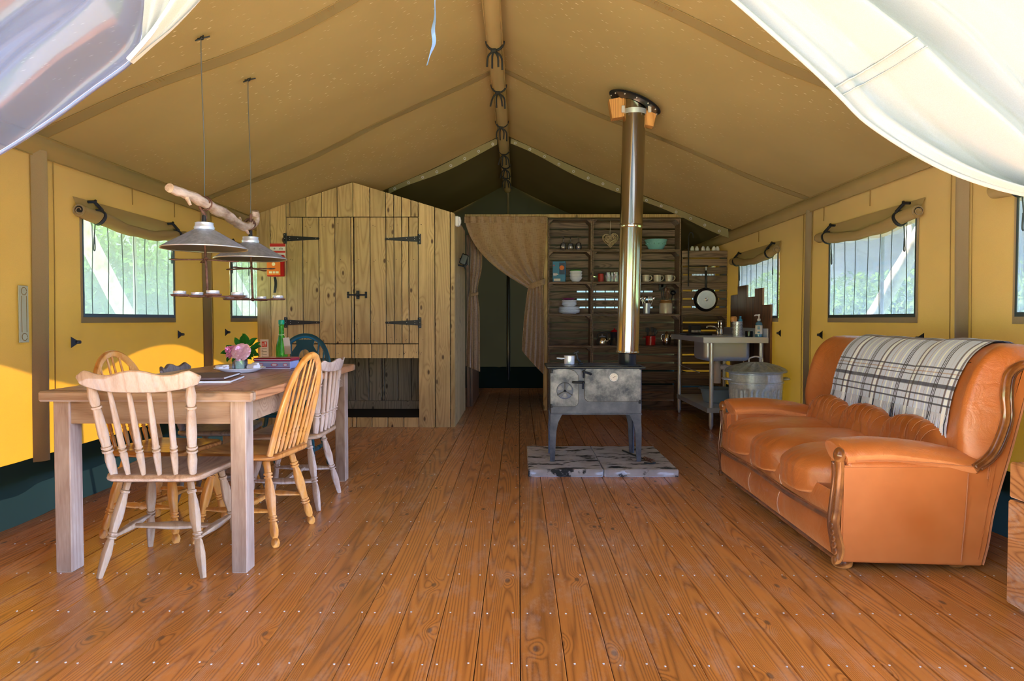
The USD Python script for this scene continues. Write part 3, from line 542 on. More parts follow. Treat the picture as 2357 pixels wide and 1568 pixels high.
def seat_shape(wf, wb, d, r=.06):
    return Polygon([(-wb / 2, -d / 2), (wb / 2, -d / 2), (wf / 2, d / 2 - .03), (wf / 2 - .05, d / 2), (-wf / 2 + .05, d / 2), (-wf / 2, d / 2 - .03)]).buffer(-r).buffer(r, 8)
def seat_mesh(poly, z0, z1, dish=.012):
    """A solid seat with rounded edges and a shallow saddle."""
    rings = [(poly.buffer(-.016), z0), (poly.buffer(-.003), z0 + .008), (poly, z0 + (z1 - z0) * .5), (poly.buffer(-.003), z1 - .006), (poly.buffer(-.012), z1)]
    n = 56; V = []
    for q, z in rings:
        e = q.exterior; cpt = poly.centroid
        th = [math.atan2(p[1] - cpt.y, p[0] - cpt.x) for p in np.array(e.coords)[:-1]]
        for k in range(n):
            a = 2 * math.pi * k / n; from shapely.geometry import LineString
            s = LineString([(cpt.x, cpt.y), (cpt.x + math.cos(a), cpt.y + math.sin(a))]).intersection(e); s = s if s.geom_type == 'Point' else list(s.geoms)[0]
            V.append((s.x, s.y, z))
    base = np.array(V[-n:]); c = np.array([poly.centroid.x, poly.centroid.y, z1])
    for f, dz in ((.75, -.6), (.45, -1), (.15, -.9)): 
        for p in base: V.append(tuple(c + (p - c) * f + (0, 0, dz * dish)))
    m = len(V) // n; F = []
    for i in range(m - 1):
        for j in range(n): F += [[i * n + j, i * n + (j + 1) % n, (i + 1) * n + (j + 1) % n], [i * n + j, (i + 1) * n + (j + 1) % n, (i + 1) * n + j]]
    V += [tuple(c - (0, 0, dish * .9)), (poly.centroid.x, poly.centroid.y, z0)]
    for j in range(n): F += [[(m - 1) * n + j, (m - 1) * n + (j + 1) % n, len(V) - 2], [(j + 1) % n, j, len(V) - 1]]
    return trimesh.Trimesh(V, F, process=False)
def chair_base(t, wood_, seat_m, leg_prof, wf, wb, d, foot, zs=.43, th=.034, str_prof=STR):
    part('seat', seat_mesh(seat_shape(wf, wb, d), zs - th, zs), seat_m, t, 40)
    (bxf, byf), (fxf, fyf) = foot; pts = {}
    for sx in (-1, 1):
        for nm, fx, fy, tx, ty in (('b', bxf, -byf, wb * .32, -d * .30), ('f', fxf, fyf, wf * .34, d * .30)):
            a, b = np.array([sx * fx, fy, 0.]), np.array([sx * tx, ty, zs - th + .006]); pts[nm, sx] = (a, b)
            part('leg', turned(a, b, leg_prof, 14), wood_, t, 38)
    at = lambda k, f: pts[k][0] + (pts[k][1] - pts[k][0]) * f
    mids = []
    for sx in (-1, 1):
        a, b = at(('b', sx), .40), at(('f', sx), .40); part('stretcher', turned(a, b, str_prof, 10), wood_, t, True); mids.append((a + b) / 2)
    part('stretcher', turned(mids[0], mids[1], str_prof, 10), wood_, t, True)
def crest_chair(label, loc, rz, wood_, seat_m, crest_h=.10, n_sp=4, lean=.275, top_z=.80):
    t = thing('crest_rail_chair', label, 'chair', loc, rz)
    chair_base(t, wood_, seat_m, LEGP, .46, .40, .41, ((.215, .205), (.21, .21)), str_prof=STRP)
    POST = [(0, .014), (.1, .018), (.17, .0195), (.25, .0155), (.255, .022), (.275, .022), (.28, .0155), (.29, .0155), (.295, .022), (.315, .022), (.32, .0175), (.45, .021), (.62, .0185), (.72, .0155), (.725, .0215), (.745, .0215), (.75, .0155), (.78, .019), (.86, .021), (.93, .0165), (1, .012)]
    SPN = [(0, .009), (.1, .0125), (.24, .0155), (.262, .0105), (.268, .016), (.284, .016), (.29, .0105), (.30, .0105), (.306, .016), (.318, .016), (.325, .013), (.6, .0125), (1, .008)]
    top = lambda s: (s * .42, -lean - .02 * (1 - (s * 2) ** 2), top_z)
    for s in (-.48, .48): part('back_post', turned((s * .34, -.175, .424), np.array(top(s)) + (0, .004, .02), POST, 14), wood_, t, 38)
    for k in range(n_sp):
        s = -.48 + .96 * (k + 1) / (n_sp + 1); part('spindle', turned((s * .34, -.178 - .012 * (1 - (2 * s) ** 2), .424), np.array(top(s)) + (0, 0, .02), SPN, 10), wood_, t, True)
    prof = [(-.245, .025), (-.235, .055), (-.20, .062), (-.16, .042), (-.10, .040), (-.04, .058), (0, .062), (.04, .058), (.10, .040), (.16, .042), (.20, .062), (.235, .055), (.245, .025)]
    P = np.array(prof); xs_ = np.linspace(-.245, .245, 44); up = np.interp(xs_, P[:, 0], P[:, 1]); up = np.convolve(np.pad(up, 2, mode='edge'), np.ones(5) / 5, 'valid'); lo = -.030 + .035 * (np.abs(xs_) / .245) ** 3
    lo[0], lo[-1] = up[0] - .012, up[-1] - .012
    V = []
    for x, u, l in zip(xs_, up, lo):
        y = -lean - .035 * (1 - (x / .245) ** 2); h = .011 
        ring = [(-h, l + .006), (-h * .4, l), (h * .4, l), (h, l + .006), (h, u - .008), (h * .3, u), (-h * .5, u), (-h, u - .008)]
        V += [(x, y + a - .012 * (b / .06), top_z + .01 + b * crest_h / .10) for a, b in ring]
    n, k = 8, len(xs_); F = []
    for i in range(k - 1):
        for j in range(n): a, b, c, d_ = i * n + j, (i + 1) * n + j, (i + 1) * n + (j + 1) % n, i * n + (j + 1) % n; F += [[a, b, c], [a, c, d_]]
    for base, fl in ((0, 1), ((k - 1) * n, 0)):
        for j in range(1, n - 1): F.append([base, base + j, base + j + 1] if fl else [base, base + j + 1, base + j])
    part('crest_rail', trimesh.Trimesh(V, F, process=False), wood_, t, 50)
    return t
def hoop_chair(label, loc, rz, wood_, seat_m, name='hoop_back_chair', top=.895, wheel=False, leg_prof=BALL, lean=.13, wide=.025):
    t = thing(name, label, 'chair', loc, rz)
    chair_base(t, wood_, seat_m, leg_prof, .42, .39, .42, ((.20, .21), (.205, .20)), zs=.435)
    def hp(a):                                                      # a 0..pi along the bow
        u = -math.cos(a) * (.185 + wide * math.sin(a)); w = max(0, math.sin(a)) ** .75
        z = .43 + (top - .43) * w; return np.array([u, -.175 - lean * w, z])
    A = np.linspace(0, math.pi, 40); part('hoop', tube([hp(a) for a in A], .0145, 10, sx=1.25), wood_, t, True)
    SP = [(0, .007), (.06, .0095), (.16, .0115), (.19, .0075), (.205, .0115), (.22, .0075), (.25, .0105), (.5, .008), (1, .0052)]
    xs_ = np.linspace(-.13, .13, 7) if not wheel else [-.125, -.085, .085, .125]
    for x in xs_:
        lo = np.array([x * 1.05, -.178, .428]); k = min(A[1:-1], key=lambda a: abs(hp(a)[0] - x * 1.12) + (0 if math.sin(a) > .5 else 9)); part('spindle', turned(lo, hp(k), SP, 8), wood_, t, True)
    if wheel:
        o = Polygon([(-.035, 0), (.035, 0), (.035, .18), (.05, .28), (.085, .35), (.088, .41), (.056, .46), (.062, .50), (-.062, .50), (-.056, .46), (-.088, .41), (-.085, .35), (-.05, .28), (-.035, .18)])
        o = o.buffer(.006).difference(affinity.scale(Point(0, .385).buffer(.04), 1, 1.2)).difference(Point(0, .1).buffer(.012))
        m = tf(extr(o, .012), Rx(90)); m.apply_transform(Rx(math.degrees(math.atan2(lean, top - .43)))); part('splat', mv(m, 0, -.172, .43), wood_, t)
    return t
crest_chair('pale stripped crest-rail chair with its back to the camera at the near end', (-1.525, 3.11, 0), 1, 'pale_wood', 'seat_worn')
hoop_chair('glossy orange hoop-back chair on the right side of the table, back turned to the room', (-1.32, 3.53, 0), 82, 'orange_wood', 'orange_seat')
crest_chair('greyed crest-rail chair on the right side of the table, beyond the orange hoop chair', (-1.32, 4.16, 0), 89, 'grey_pale_wood', 'seat_worn', .08, lean=.215, top_z=.785)
hoop_chair('orange-brown hoop-back chair between the table and the left canvas wall', (-1.80, 3.60, 0), -100, 'orange_wood', 'orange_seat')
crest_chair('dark weathered grey crest-rail chair between the table and the left wall', (-1.80, 4.28, 0), -82, 'grey_wood', 'grey_wood', lean=.25, top_z=.735)
hoop_chair('teal painted wheel-back chair at the far end of the table', (-1.60, 5.02, 0), 180, 'teal_paint', 'teal_paint', name='wheel_back_chair', top=.95, wheel=True, wide=.06)
# ---------------------------------------------------------------- the board cabin
CY = 7.05; PX = lambda px: (px - 1194.5) / 1640 * CY; PZ = lambda py: 1.07 + (736 - py) / 1640 * CY
cab = thing('board_cabin', 'tall pine board cabin with a low gable and two hinged doors', 'cabin', (-1.63, CY, 0))
AX, AZ, EZ, CXL, CXR = PX(813), PZ(421), PZ(492), -2.60, PX(1047)
top_at = lambda x: AZ + (EZ - AZ) * (abs(x - AX) / (CXR - AX) if x > AX else abs(x - AX) / (AX - CXL)) 
def board(x0, x1, z0, z1, parent, name='board', y=CY, th=.022, mat='pine'):
    """One upright board; z1 None: cut to the gable."""
    g, d = .0042, rng.uniform(-.002, .002); x0 += g; x1 -= g
    if z1 is None:
        xs_ = [x0] + ([AX] if x0 < AX < x1 else []) + [x1]; poly = [(x0, z0), (x1, z0)] + [(x, top_at(x)) for x in reversed(xs_)]
        m = tf(extr(poly, th), Rx(90)); m = mv(m, 0, y + th + d, 0)
    else: m = bx(x0, x1, y + d, y + th + d, z0 + .001, z1 - .001, .002)
    return part(name, m, mat, parent, False, True)
full_l = [(CXL, PX(622)), (PX(622), PX(659))]; full_r = [(PX(963), PX(1001)), (PX(1001), PX(1036.5)), (PX(1036.5), CXR)]
for a, b in full_l + full_r: board(a, b, 0, None, cab)
T = [659, 668, 705, 741, 777, 813.5, 852, 888, 907, 925, 946.5, 963]
for a, b in zip(T, T[1:]): board(PX(a), PX(b), PZ(499.5), None, cab)
L = [659, 697, 734, 771, 808, 815, 854, 890, 928, 963]
for a, b in zip(L, L[1:]): board(PX(a), PX(b), PZ(825), PZ(792.5), cab)
S = [659, 700, 740, 777, 808, 818, 854.5, 891, 928, 963]
for a, b in zip(S, S[1:]): board(PX(a), PX(b), 0, PZ(962.5), cab)
# inside, seen through the low opening
B = [640, 685, 720, 752, 783, 816, 848, 878, 884, 915, 946, 985]
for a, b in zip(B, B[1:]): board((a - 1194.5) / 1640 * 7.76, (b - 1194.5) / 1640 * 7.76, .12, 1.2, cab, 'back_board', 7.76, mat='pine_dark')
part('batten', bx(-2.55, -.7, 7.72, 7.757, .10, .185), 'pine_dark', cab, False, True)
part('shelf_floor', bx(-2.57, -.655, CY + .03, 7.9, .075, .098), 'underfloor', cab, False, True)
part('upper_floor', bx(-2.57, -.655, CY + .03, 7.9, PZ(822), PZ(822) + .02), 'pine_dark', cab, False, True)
for k in range(9):                                                  # the side towards the passage
    y0 = CY + .024 + k * .15; z = EZ - .004
    part('side_board', bx(CXR - .022 - .001 * (k % 2), CXR - .001 * (k % 2), y0, y0 + .147, 0, z, .002), 'pine', cab, False, True)
for k in range(9): part('side_board', bx(CXL, CXL + .02, CY + .024 + k * .15, CY + .171 + k * .15, 0, EZ), 'pine', cab, False, True)
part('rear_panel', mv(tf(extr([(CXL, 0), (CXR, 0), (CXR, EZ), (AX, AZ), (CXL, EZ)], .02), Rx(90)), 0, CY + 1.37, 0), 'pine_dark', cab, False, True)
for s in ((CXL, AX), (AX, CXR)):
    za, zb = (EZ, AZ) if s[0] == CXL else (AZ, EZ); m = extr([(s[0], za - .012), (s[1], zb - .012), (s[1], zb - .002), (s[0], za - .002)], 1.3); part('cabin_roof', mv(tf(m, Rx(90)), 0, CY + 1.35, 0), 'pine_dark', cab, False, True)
def door(xs_, x_hinge, sgn, hz):
    d = part('door', [bx(PX(xs_[0]) + .02, PX(xs_[-1]) - .02, CY + .026, CY + .046, z, z + .1) for z in (PZ(748), PZ(560), PZ(660))], 'pine_dark', cab, False, True, label='boarded cupboard door')
    for a, b in zip(xs_, xs_[1:]): board(PX(a), PX(b), PZ(791), PZ(501), d, 'door_board')
    for zc in hz:
        z = PZ(zc); h = [bx(PX(x_hinge) - .014, PX(x_hinge) + .014, CY - .006, CY - .001, z - .052, z + .052, .002)]
        strap = Polygon([(0, -.028), (sgn * .30, -.011), (sgn * .325, -.012), (sgn * .333, 0), (sgn * .325, .012), (sgn * .30, .011), (0, .028)]); h.append(mv(tf(extr(strap, .005), Rx(90)), PX(x_hinge) + sgn * .012, CY - .001, z))
        h.append(rod((PX(x_hinge) + sgn * .014, CY - .007, z - .05), (PX(x_hinge) + sgn * .014, CY - .007, z + .05), .007, 8))
        hp_ = part('hinge', h, 'black_iron', d, False, True, label='black iron T-hinge')
    return d
d1 = door([659, 696.5, 734, 771, 808, 814], 656, 1, (549.5, 742.5)); d2 = door([815, 852, 888.5, 907, 925, 941, 963], 966.5, -1, (551, 743))
z = PZ(679); x = PX(823)
part('bolt', [bx(x - .105, x - .082, CY - .008, CY - .002, z - .032, z + .032, .002), bx(x - .012, x + .018, CY - .010, CY - .002, z - .042, z + .042, .002), bx(x + .072, x + .095, CY - .008, CY - .002, z - .032, z + .032, .002), rod((x - .10, CY - .012, z), (x + .09, CY - .012, z), .008, 8), rod((x, CY - .02, z), (x, CY - .03, z + .0), .012, 8), mv(trimesh.creation.icosphere(2, .012), x + .004, CY - .026, z - .012)], 'black_iron', d2, False, True, label='black sliding bolt')
scr = []
for hx, sg in ((656, 1), (966.5, -1)):
    for zc in (549.5, 742.5):
        for dx, dz in ((0, .036), (0, 0), (0, -.036), (.05, .012), (.05, -.012), (.13, 0), (.31, 0)): scr.append(mv(tf(disc, Rx(90)), PX(hx) + sg * dx, CY - .0075, PZ(zc) + dz))
part('screw', scr, 'zinc_nail', cab, False, True, kind='stuff')
nl = []
for a in (L + T): 
    for zc in (520, 600, 745, 781, 812):
        if rng.random() < .7: nl.append(mv(tf(disc, Rx(90)), PX(a) + rng.uniform(.02, .05), CY - .0025, PZ(zc) + rng.uniform(-.02, .02)))
part('nail_hole', nl, 'black_plastic', cab, False, True, kind='stuff')

# on the cabin: fire blanket, its notices, the light switch, the lamp
fb = thing('fire_blanket', 'red and orange fire blanket pouch hanging on the cabin boards', 'fire blanket', (PX(636), CY, PZ(638)))
zz0, zz1 = PZ(637), PZ(588)
part('case', bx(PX(617), PX(656), CY - .045, CY - .003, zz0, zz1, .006), 'red_gloss', fb, False, True)
part('front_label', bx(PX(617.5), PX(648.5), CY - .0475, CY - .0445, zz0 + .012, zz1 - .006, .001), 'orange_card', fb, False, True)
def letters(name, text, h, cx, cz, y, mat, parent, bold=True, rz=0, x_scale=1.0):
    m = word(text, h, .0008, bold); b = m.bounds; m.apply_translation([-(b[0][0] + b[1][0]) / 2, -(b[0][1] + b[1][1]) / 2, 0]); m.apply_scale([x_scale, 1, 1]); m.apply_transform(Rx(90)); return part(name, mv(tf(m, Rz(rz)), cx, y, cz), mat, parent, False, True)
cx = PX(633); letters('lettering', 'FIRE', .024, cx, zz1 - .028, CY - .0478, 'cream_ink', fb); letters('lettering', 'BLANKET', .018, cx, zz1 - .056, CY - .0478, 'cream_ink', fb)
part('pictogram', [mv(tf(extr(Point(0, 0).buffer(.017), .0008), Rx(90)), cx, CY - .0478, zz1 - .09), bx(cx - .045, cx - .012, CY - .0486, CY - .0476, zz0 + .03, zz0 + .05), bx(cx - .006, cx + .016, CY - .0486, CY - .0476, zz0 + .03, zz0 + .05), bx(cx + .022, cx + .05, CY - .0486, CY - .0476, zz0 + .03, zz0 + .05)], 'cream_ink', fb, False, True, kind='stuff')
part('pull_tape', thick(grid(lambda u, v: (PX(633) + u + .012 * math.sin(v * 3.2), CY - .022 + .006 * math.cos(v * 5), PZ(638) - v * .155), (-.013, .013), np.linspace(0, 1, 12)), .002), 'black_web', fb, False, True)
sg = thing('fire_sign', 'white notice with red bands above the fire blanket', 'sign', (PX(640), CY, PZ(592)))
part('panel', bx(PX(621.5), PX(657), CY - .004, CY - .001, PZ(592), PZ(561)), 'white_card', sg, False, True)
part('red_band', bx(PX(621.5), PX(657), CY - .0052, CY - .0035, PZ(568), PZ(561)), 'ink_red', sg, False, True); part('red_band', bx(PX(621.5), PX(657), CY - .0052, CY - .0035, PZ(582), PZ(577.5)), 'ink_red', sg, False, True)
part('pictogram', [mv(tf(extr(Point(0, 0).buffer(.009), .0008), Rx(90)), PX(632), CY - .0042, PZ(572.5))] + [bx(PX(643 + k * 3), PX(645 + k * 3), CY - .005, CY - .0035, PZ(575), PZ(571 - k % 2)) for k in range(3)], 'ink_grey', sg, False, True, kind='stuff')
sg = thing('fire_action_notice', 'small tall white notice with a red picture low on the cabin behind the flowers', 'sign', (PX(606), CY, PZ(823)))
part('panel', bx(PX(597), PX(616), CY - .004, CY - .001, PZ(824), PZ(781.5)), 'white_card', sg, False, True)
part('red_square', bx(PX(600.5), PX(612.5), CY - .005, CY - .0035, PZ(799), PZ(786.5)), 'ink_red', sg, False, True)
part('pictogram', [bx(PX(602.5), PX(604.5), CY - .006, CY - .0045, PZ(797), PZ(790)), bx(PX(607), PX(610.5), CY - .006, CY - .0045, PZ(793), PZ(788)), bx(PX(607.5), PX(609), CY - .006, CY - .0045, PZ(797.5), PZ(792))], 'white_card', sg, False, True, kind='stuff')
part('text_lines', [bx(PX(600), PX(604 if k % 2 else 612), CY - .005, CY - .0035, PZ(804 + 3.4 * k), PZ(802.4 + 3.4 * k)) for k in range(6)], 'ink_grey', sg, False, True, kind='stuff')
sw = thing('wall_switch', 'white plastic switch box at the upper corner of the cabin beside the passage', 'switch', (CXR, 7.2, PZ(530)))
part('back_box', bx(CXR, CXR + .035, 7.10, 7.19, 2.0, 2.10, .006), 'white_plastic', sw, False, True); part('front_plate', bx(CXR + .0355, CXR + .05, 7.105, 7.185, 2.005, 2.095, .006), 'white_plastic', sw, False, True); part('rocker', bx(CXR + .0505, CXR + .056, 7.13, 7.16, 2.03, 2.07, .003), 'white_plastic', sw, False, True)
lt = thing('work_lamp', 'black lamp bracketed to the side of the cabin facing the passage', 'lamp', (CXR, 7.45, 1.68))
part('head', mv(tf(rbx(-.02, .05, -.075, .075, -.055, .055, .012), Rz(0), Ry(20)), CXR + .05, 7.44, 1.70), 'black_plastic', lt, 30, True)
part('bracket', tube([(CXR, 7.44, 1.64), (CXR + .07, 7.44, 1.62), (CXR + .10, 7.44, 1.66)], .009, 6), 'black_plastic', lt, True, True); part('fin', [bx(CXR + .105 + 0, CXR + .115, 7.38 + .02 * k, 7.387 + .02 * k, 1.64, 1.72) for k in range(6)], 'black_plastic', lt, False, True, kind='stuff')
part('cable', tube(bez([(CXR + .04, 7.50, 1.66), (CXR + .07, 7.53, 1.60), (CXR + .04, 7.56, 1.66), (CXR + .01, 7.55, 1.72)], 6), .006, 6), 'black_plastic', lt, True, True)

# ---------------------------------------------------------------- the passage: rail, posts, curtains, panels
beam = thing('curtain_beam', 'pine beam across the top of the passage and the crates', 'beam', (.5, 8.36, 2.26), kind=None)
part('beam', bx(CXR + .0, 1.93, 8.36, 8.40, 2.262, 2.30, .003), 'post_pine', beam, False, True)
pst = single('door_post', bx(.285, .335, 8.36, 8.40, 0, 2.26, .004), 'post_pine', 'upright pine post between the passage and the crates', 'post')
def curtain(name, label, fn, ns, nt, extra=None):
    c = thing(name, label, 'curtain', tuple(np.mean([fn(.5, 1), fn(.5, 1)], 0)))
    part('fabric', thick(grid(fn, np.linspace(0, 1, ns), np.linspace(0, 1, nt)), .002), 'hessian', c, True, True)
    return c
C = lambda px, py, Y: atY(px, py, Y)
def right_curtain(s, t):
    """s across the gathered width, t downwards: from the rail to the tie, then falling free."""
    if t < .56:
        k = t / .56; top = 1070 + 188 * s; tie = 1216 + 32 * s
        px = top + (tie - top) * (k ** (1.35 - .75 * (1 - s) * 0 + .25 * s)) + 10 * math.sin(math.pi * k) * (1 - s) * -1.2
        y_tie = 664 - 14 * s; py = 500 + (y_tie - 500) * k + 12 * math.sin(math.pi * k) * (1 - s) * .8
    else:
        k = (t - .56) / .44; tie = 1216 + 32 * s; bot = 1201 + 50 * s
        px = tie + (bot - tie) * k ** .7 + 3 * math.sin(math.pi * k) * (s - .2); py = 664 - 14 * s + ((806 + 56 * s ** .9) - (664 - 14 * s)) * k
    amp = .026 * (.35 + .65 * min(1, t * 2.2)) * (1 - .45 * math.exp(-((t - .56) / .06) ** 2))
    Y = 8.30 + amp * math.sin(s * math.pi * 9 + 1.2 * t + 1.5 * s * s) + .007 * math.sin(s * 17 + t * 2)
    return C(px, py, Y)
rc = curtain('hessian_curtain', 'wide hessian curtain swept to the right of the passage', right_curtain, 110, 60)
part('heading', thick(grid(lambda s, t: C(1069 + 190 * s, 498.5 + 15 * t, 8.275 + .012 * math.sin(s * 60) + .004 * math.sin(s * 143)), np.linspace(0, 1, 90), np.linspace(0, 1, 4)), .003), 'hessian', rc, True, True)
part('tie_back', thick(grid(lambda s, t: C(1217 + 37 * s, 661 - 13 * s + (t - .5) * 13, 8.235 + .05 * (2 * s - 1) ** 4), np.linspace(0, 1, 14), np.linspace(0, 1, 3)), .004), 'hessian', rc, True, True)
0 and part('lining_hem', thick(grid(lambda s, t: C(1236 + 16 * s, 856 + 10 * t - 3 * s * 0, 8.318), np.linspace(0, 1, 4), np.linspace(0, 1, 3)), .002), 'lilac_white', rc, True, True)
def left_curtain(s, t):
    w = 27 - 9 * math.exp(-((t - .43) / .08) ** 2) + 10 * max(0, t - .43); x0 = 1077 + 6 * math.sin(math.pi * min(1, t / .43)) - 8 * max(0, t - .43) + 4 * math.exp(-((t - .43) / .06) ** 2)
    return C(x0 + w * s, 525 + (842 + 14 * s - 525) * t, 8.62 + .022 * math.sin(s * 17 + t) + .01 * math.sin(s * 41))
lc = curtain('hessian_curtain', 'narrow hessian curtain hanging at the left of the passage', left_curtain, 50, 50)
part('tie_back', thick(grid(lambda s, t: C(1083 + 18 * s, 680 - 5 * s + (t - .5) * 7, 8.585), np.linspace(0, 1, 8), np.linspace(0, 1, 3)), .004), 'hessian', lc, True, True)
pr = thing('passage_panel', 'brown wooden panel standing at the left of the passage under the narrow curtain', 'panel', (-.6, 9, 0))
part('panel', bx(-.60, -.57, 8.76, 10.1, .0, .62), 'splash_wood', pr, False, True); part('post', bx(-.64, -.605, 8.70, 8.76, 0, 2.1), 'splash_wood', pr, False, True)
pr = thing('passage_panel', 'brown wooden panel at the right of the passage behind the swept curtain', 'panel', (.36, 9.6, 0))
part('panel', bx(.345, .37, 8.75, 10.2, 0, .6), 'splash_wood', pr, False, True); part('post', bx(.335, .38, 8.69, 8.745, 0, 2.1), 'splash_wood', pr, False, True)
# far gable: green hem, zip, gable seam
part('hem_skirt', grid(lambda x, z: (x, YB - .015 - .035 * (1 - z / .33) - .012 * meshkit.noise(np.array([x * 6, z * 5, 2.0])), z), np.linspace(XL, XR, 60), np.linspace(-.01, .33, 8)), 'hem_green', wb, True)
part('zip', [rod((-.165, YB - .02, 0), (-.165, YB - .02, 2.2), .022, 8)], 'black_gloss', wb, True); part('zip_edge', [bx(-.195, -.19, YB - .025, YB - .012, 0, 2.2), bx(-.14, -.135, YB - .025, YB - .012, 0, 2.2)], 'dark_web', wb)
part('gable_seam', [rod((-.165, YB - .012, 2.2), (-.17, YB - .012, 3.15), .02, 6)], 'canvas_band', wb, True)
# ---------------------------------------------------------------- crates stacked on their sides as shelves
SY = 8.40; KX = lambda px: (px - 1194.5) / 1640 * SY; KZ = lambda py: 1.07 + (736 - py) / 1640 * SY
COLS = [KX(1261), KX(1362), KX(1463.5), KX(1566.5), KX(1671)]; ROWS = [0, .376, .752, 1.128, 1.505, 1.882, 2.258]; CD = .285
def crate(name, label, loc, closed, w, h=.374):
    t = thing(name, label, 'crate', loc); w2 = w / 2 - .002; b = .0015
    yb = CD - .012 if not closed else 0; n = 4; sl = .077; gp = (h - n * sl - .008) / (n - 1)
    for k in range(n): z = .004 + k * (sl + gp); part('back_slat' if not closed else 'front_slat', bx(-w2, w2, yb, yb + .011, z, z + sl, b), 'crate_wood', t)
    y0, y1 = (.002, CD - .013) if not closed else (.012, CD - .002)
    for s in (-1, 1):
        part('side_panel', bx(min(s * w2, s * (w2 - .014)), max(s * w2, s * (w2 - .014)), y0, y1, .012, h - .012, b), 'crate_wood', t)
    for z in (0, h - .0115):
        for ya, yb2 in ((y0, y0 + .13), (y0 + .142, y1)): part('board', bx(-w2, w2, ya, yb2, z, z + .0115, b), 'crate_wood', t)
    if not closed:
        for s in (-1, 1): part('corner_block', mv(tf(extr([(0, 0), (s * .045, 0), (0, -.045)], .24), Rx(-90), Rz(0)), -s * (w2 - .015), .012, h - .012) if False else mv(tf(extr([(0, 0), (s * .045, 0), (0, -.045)], .24), Rx(90)), -s * (w2 - .015), .255, h - .0125), 'crate_wood', t)
    return t
oc, cc = None, None
cw = COLS[1] - COLS[0]
ordr = ('lowest', 'second from the floor', 'third from the floor', 'fourth from the floor', 'fifth from the floor', 'topmost')
protos = {}
for c in range(4):
    for r in range(6):
        if c == 3 and r == 5: continue
        closed = (c == 2 and r == 1) or (c == 3 and r in (3, 4)) or (c == 3 and r in (0, 1))
        w = COLS[c + 1] - COLS[c]; loc = ((COLS[c] + COLS[c + 1]) / 2, SY, ROWS[r])
        if c == 3: loc = (loc[0], SY - .02, loc[2])
        lab = f'dark slatted crate, {ordr[r]} in the {("first", "second", "third", "fourth")[c]} column from the passage'
        if closed: lab = lab.replace('slatted crate', 'slat-fronted crate')
        key = (closed, c == 3)
        if key in protos: copy_of(protos[key], lab, loc, group='crates stacked as kitchen shelves')
        else: protos[key] = crate('wooden_crate', lab, loc, closed, w); setdata(protos[key].prim, group='crates stacked as kitchen shelves')

# ---------------------------------------------------------------- what stands on the crates
def lt_thing(name, label, cat, px, row, dy=.12, group=None):
    y = SY + dy; x = (px - 1194.5) / 1640 * y; z = ROWS[row] + .012 if row < 6 else ROWS[5] + .0
    return thing(name, label, cat, (x, y, z), group=group)
ug = None
for k, px in enumerate((1296, 1313, 1331)):
    lab = ('leftmost', 'middle', 'rightmost')[k] + ' wine glass standing upside down on the top shelf by the passage'
    y = SY + .12; loc = ((px - 1194.5) / 1640 * y, y + .03 * (k % 2), ROWS[5] + .012)
    if ug is None:
        ug = thing('wine_glass', lab, 'wine glass', loc, group='upturned wine glasses on the top shelf')
        part('bowl', lathe([(.030, 0), (.038, .03), (.039, .055), (.030, .085), (.006, .095), (0, .095)], 20), 'clear_glass', ug, True)
        part('stem', lathe([(0, .0955), (.005, .096), (.0042, .13), (.006, .155), (.031, .160), (.033, .163), (0, .164)], 16), 'clear_glass', ug, True)
    else: copy_of(ug, lab, loc)
h = lt_thing('wicker_heart', 'woven wicker heart ornament hanging in the top shelf left of the flue', 'ornament', 1403, 5, .06)
hs = []
g2 = random.Random(3)
for k in range(95):
    u = g2.uniform(-1, 1); s = g2.uniform(.04, 1.02); pts = []
    for q in np.linspace(0, 1, 7):
        a = (u if u > 0 else u) * math.pi; t_ = (abs(u) + (q - .5) * .35) * math.pi * (1 if u > 0 else -1)
        X_ = 16 * math.sin(t_) ** 3; Z_ = 13 * math.cos(t_) - 5 * math.cos(2 * t_) - 2 * math.cos(3 * t_) - math.cos(4 * t_)
        pts.append((X_ / 16 * .098 * s, g2.uniform(-.006, .006) - .02 * (1 - s) + .0, .122 + Z_ / 16 * .10 * s))
    hs.append(tube(pts, g2.uniform(.003, .0048), 5))
part('woven_canes', hs, 'wicker', h, True, kind='stuff'); part('hanging_loop', tube([(0, 0, .16), (0, .004, .21), (.003, .004, .345)], .0018, 5), 'string', h)
b = lt_thing('mixing_bowl', 'pale turquoise mixing bowl on the top shelf right of the flue', 'bowl', 1508, 5, .14)
part('bowl', lathe([(0, .002), (.075, 0), (.085, .01), (.118, .08), (.128, .112), (.136, .118), (.137, .127), (.130, .128), (.121, .115), (.110, .08), (.075, .016), (0, .012)], 36), 'teal_glaze', b, True)
part('raised_pattern', [mv(trimesh.creation.icosphere(1, .011), math.cos(a) * .113, math.sin(a) * .113, .075 + .018 * (k % 2)) for k, a in enumerate(np.arange(0, 2 * math.pi, .22))], 'teal_glaze', b, True, kind='stuff')
eg = None
for k, px in enumerate((1591, 1602.5, 1616, 1627.5, 1640.5, 1649.5)):
    y = SY + .05; loc = ((px - 1194.5) / 1640 * y, y + .02 * (k % 2), ROWS[5]); lab = f'white egg cup upside down on the fourth crate column, {("first", "second", "third", "fourth", "fifth", "sixth")[k]} from the left'
    if eg is None:
        eg = thing('egg_cup', lab, 'egg cup', loc, group='upturned white egg cups'); part('cup', lathe([(.022, 0), (.0245, .003), (.0245, .012), (.022, .032), (.014, .046), (.006, .049), (0, .049)], 20), 'white_glaze', eg, True); part('foot', lathe([(.008, .0485), (.0145, .050), (.0145, .053), (0, .053)], 16), 'white_glaze', eg, True)
    else: copy_of(eg, lab, loc)
bxx = lt_thing('cereal_box', 'blue printed cardboard box on the second shelf by the passage', 'box', 1287, 4, .13)
m4_ = Rz(-12)
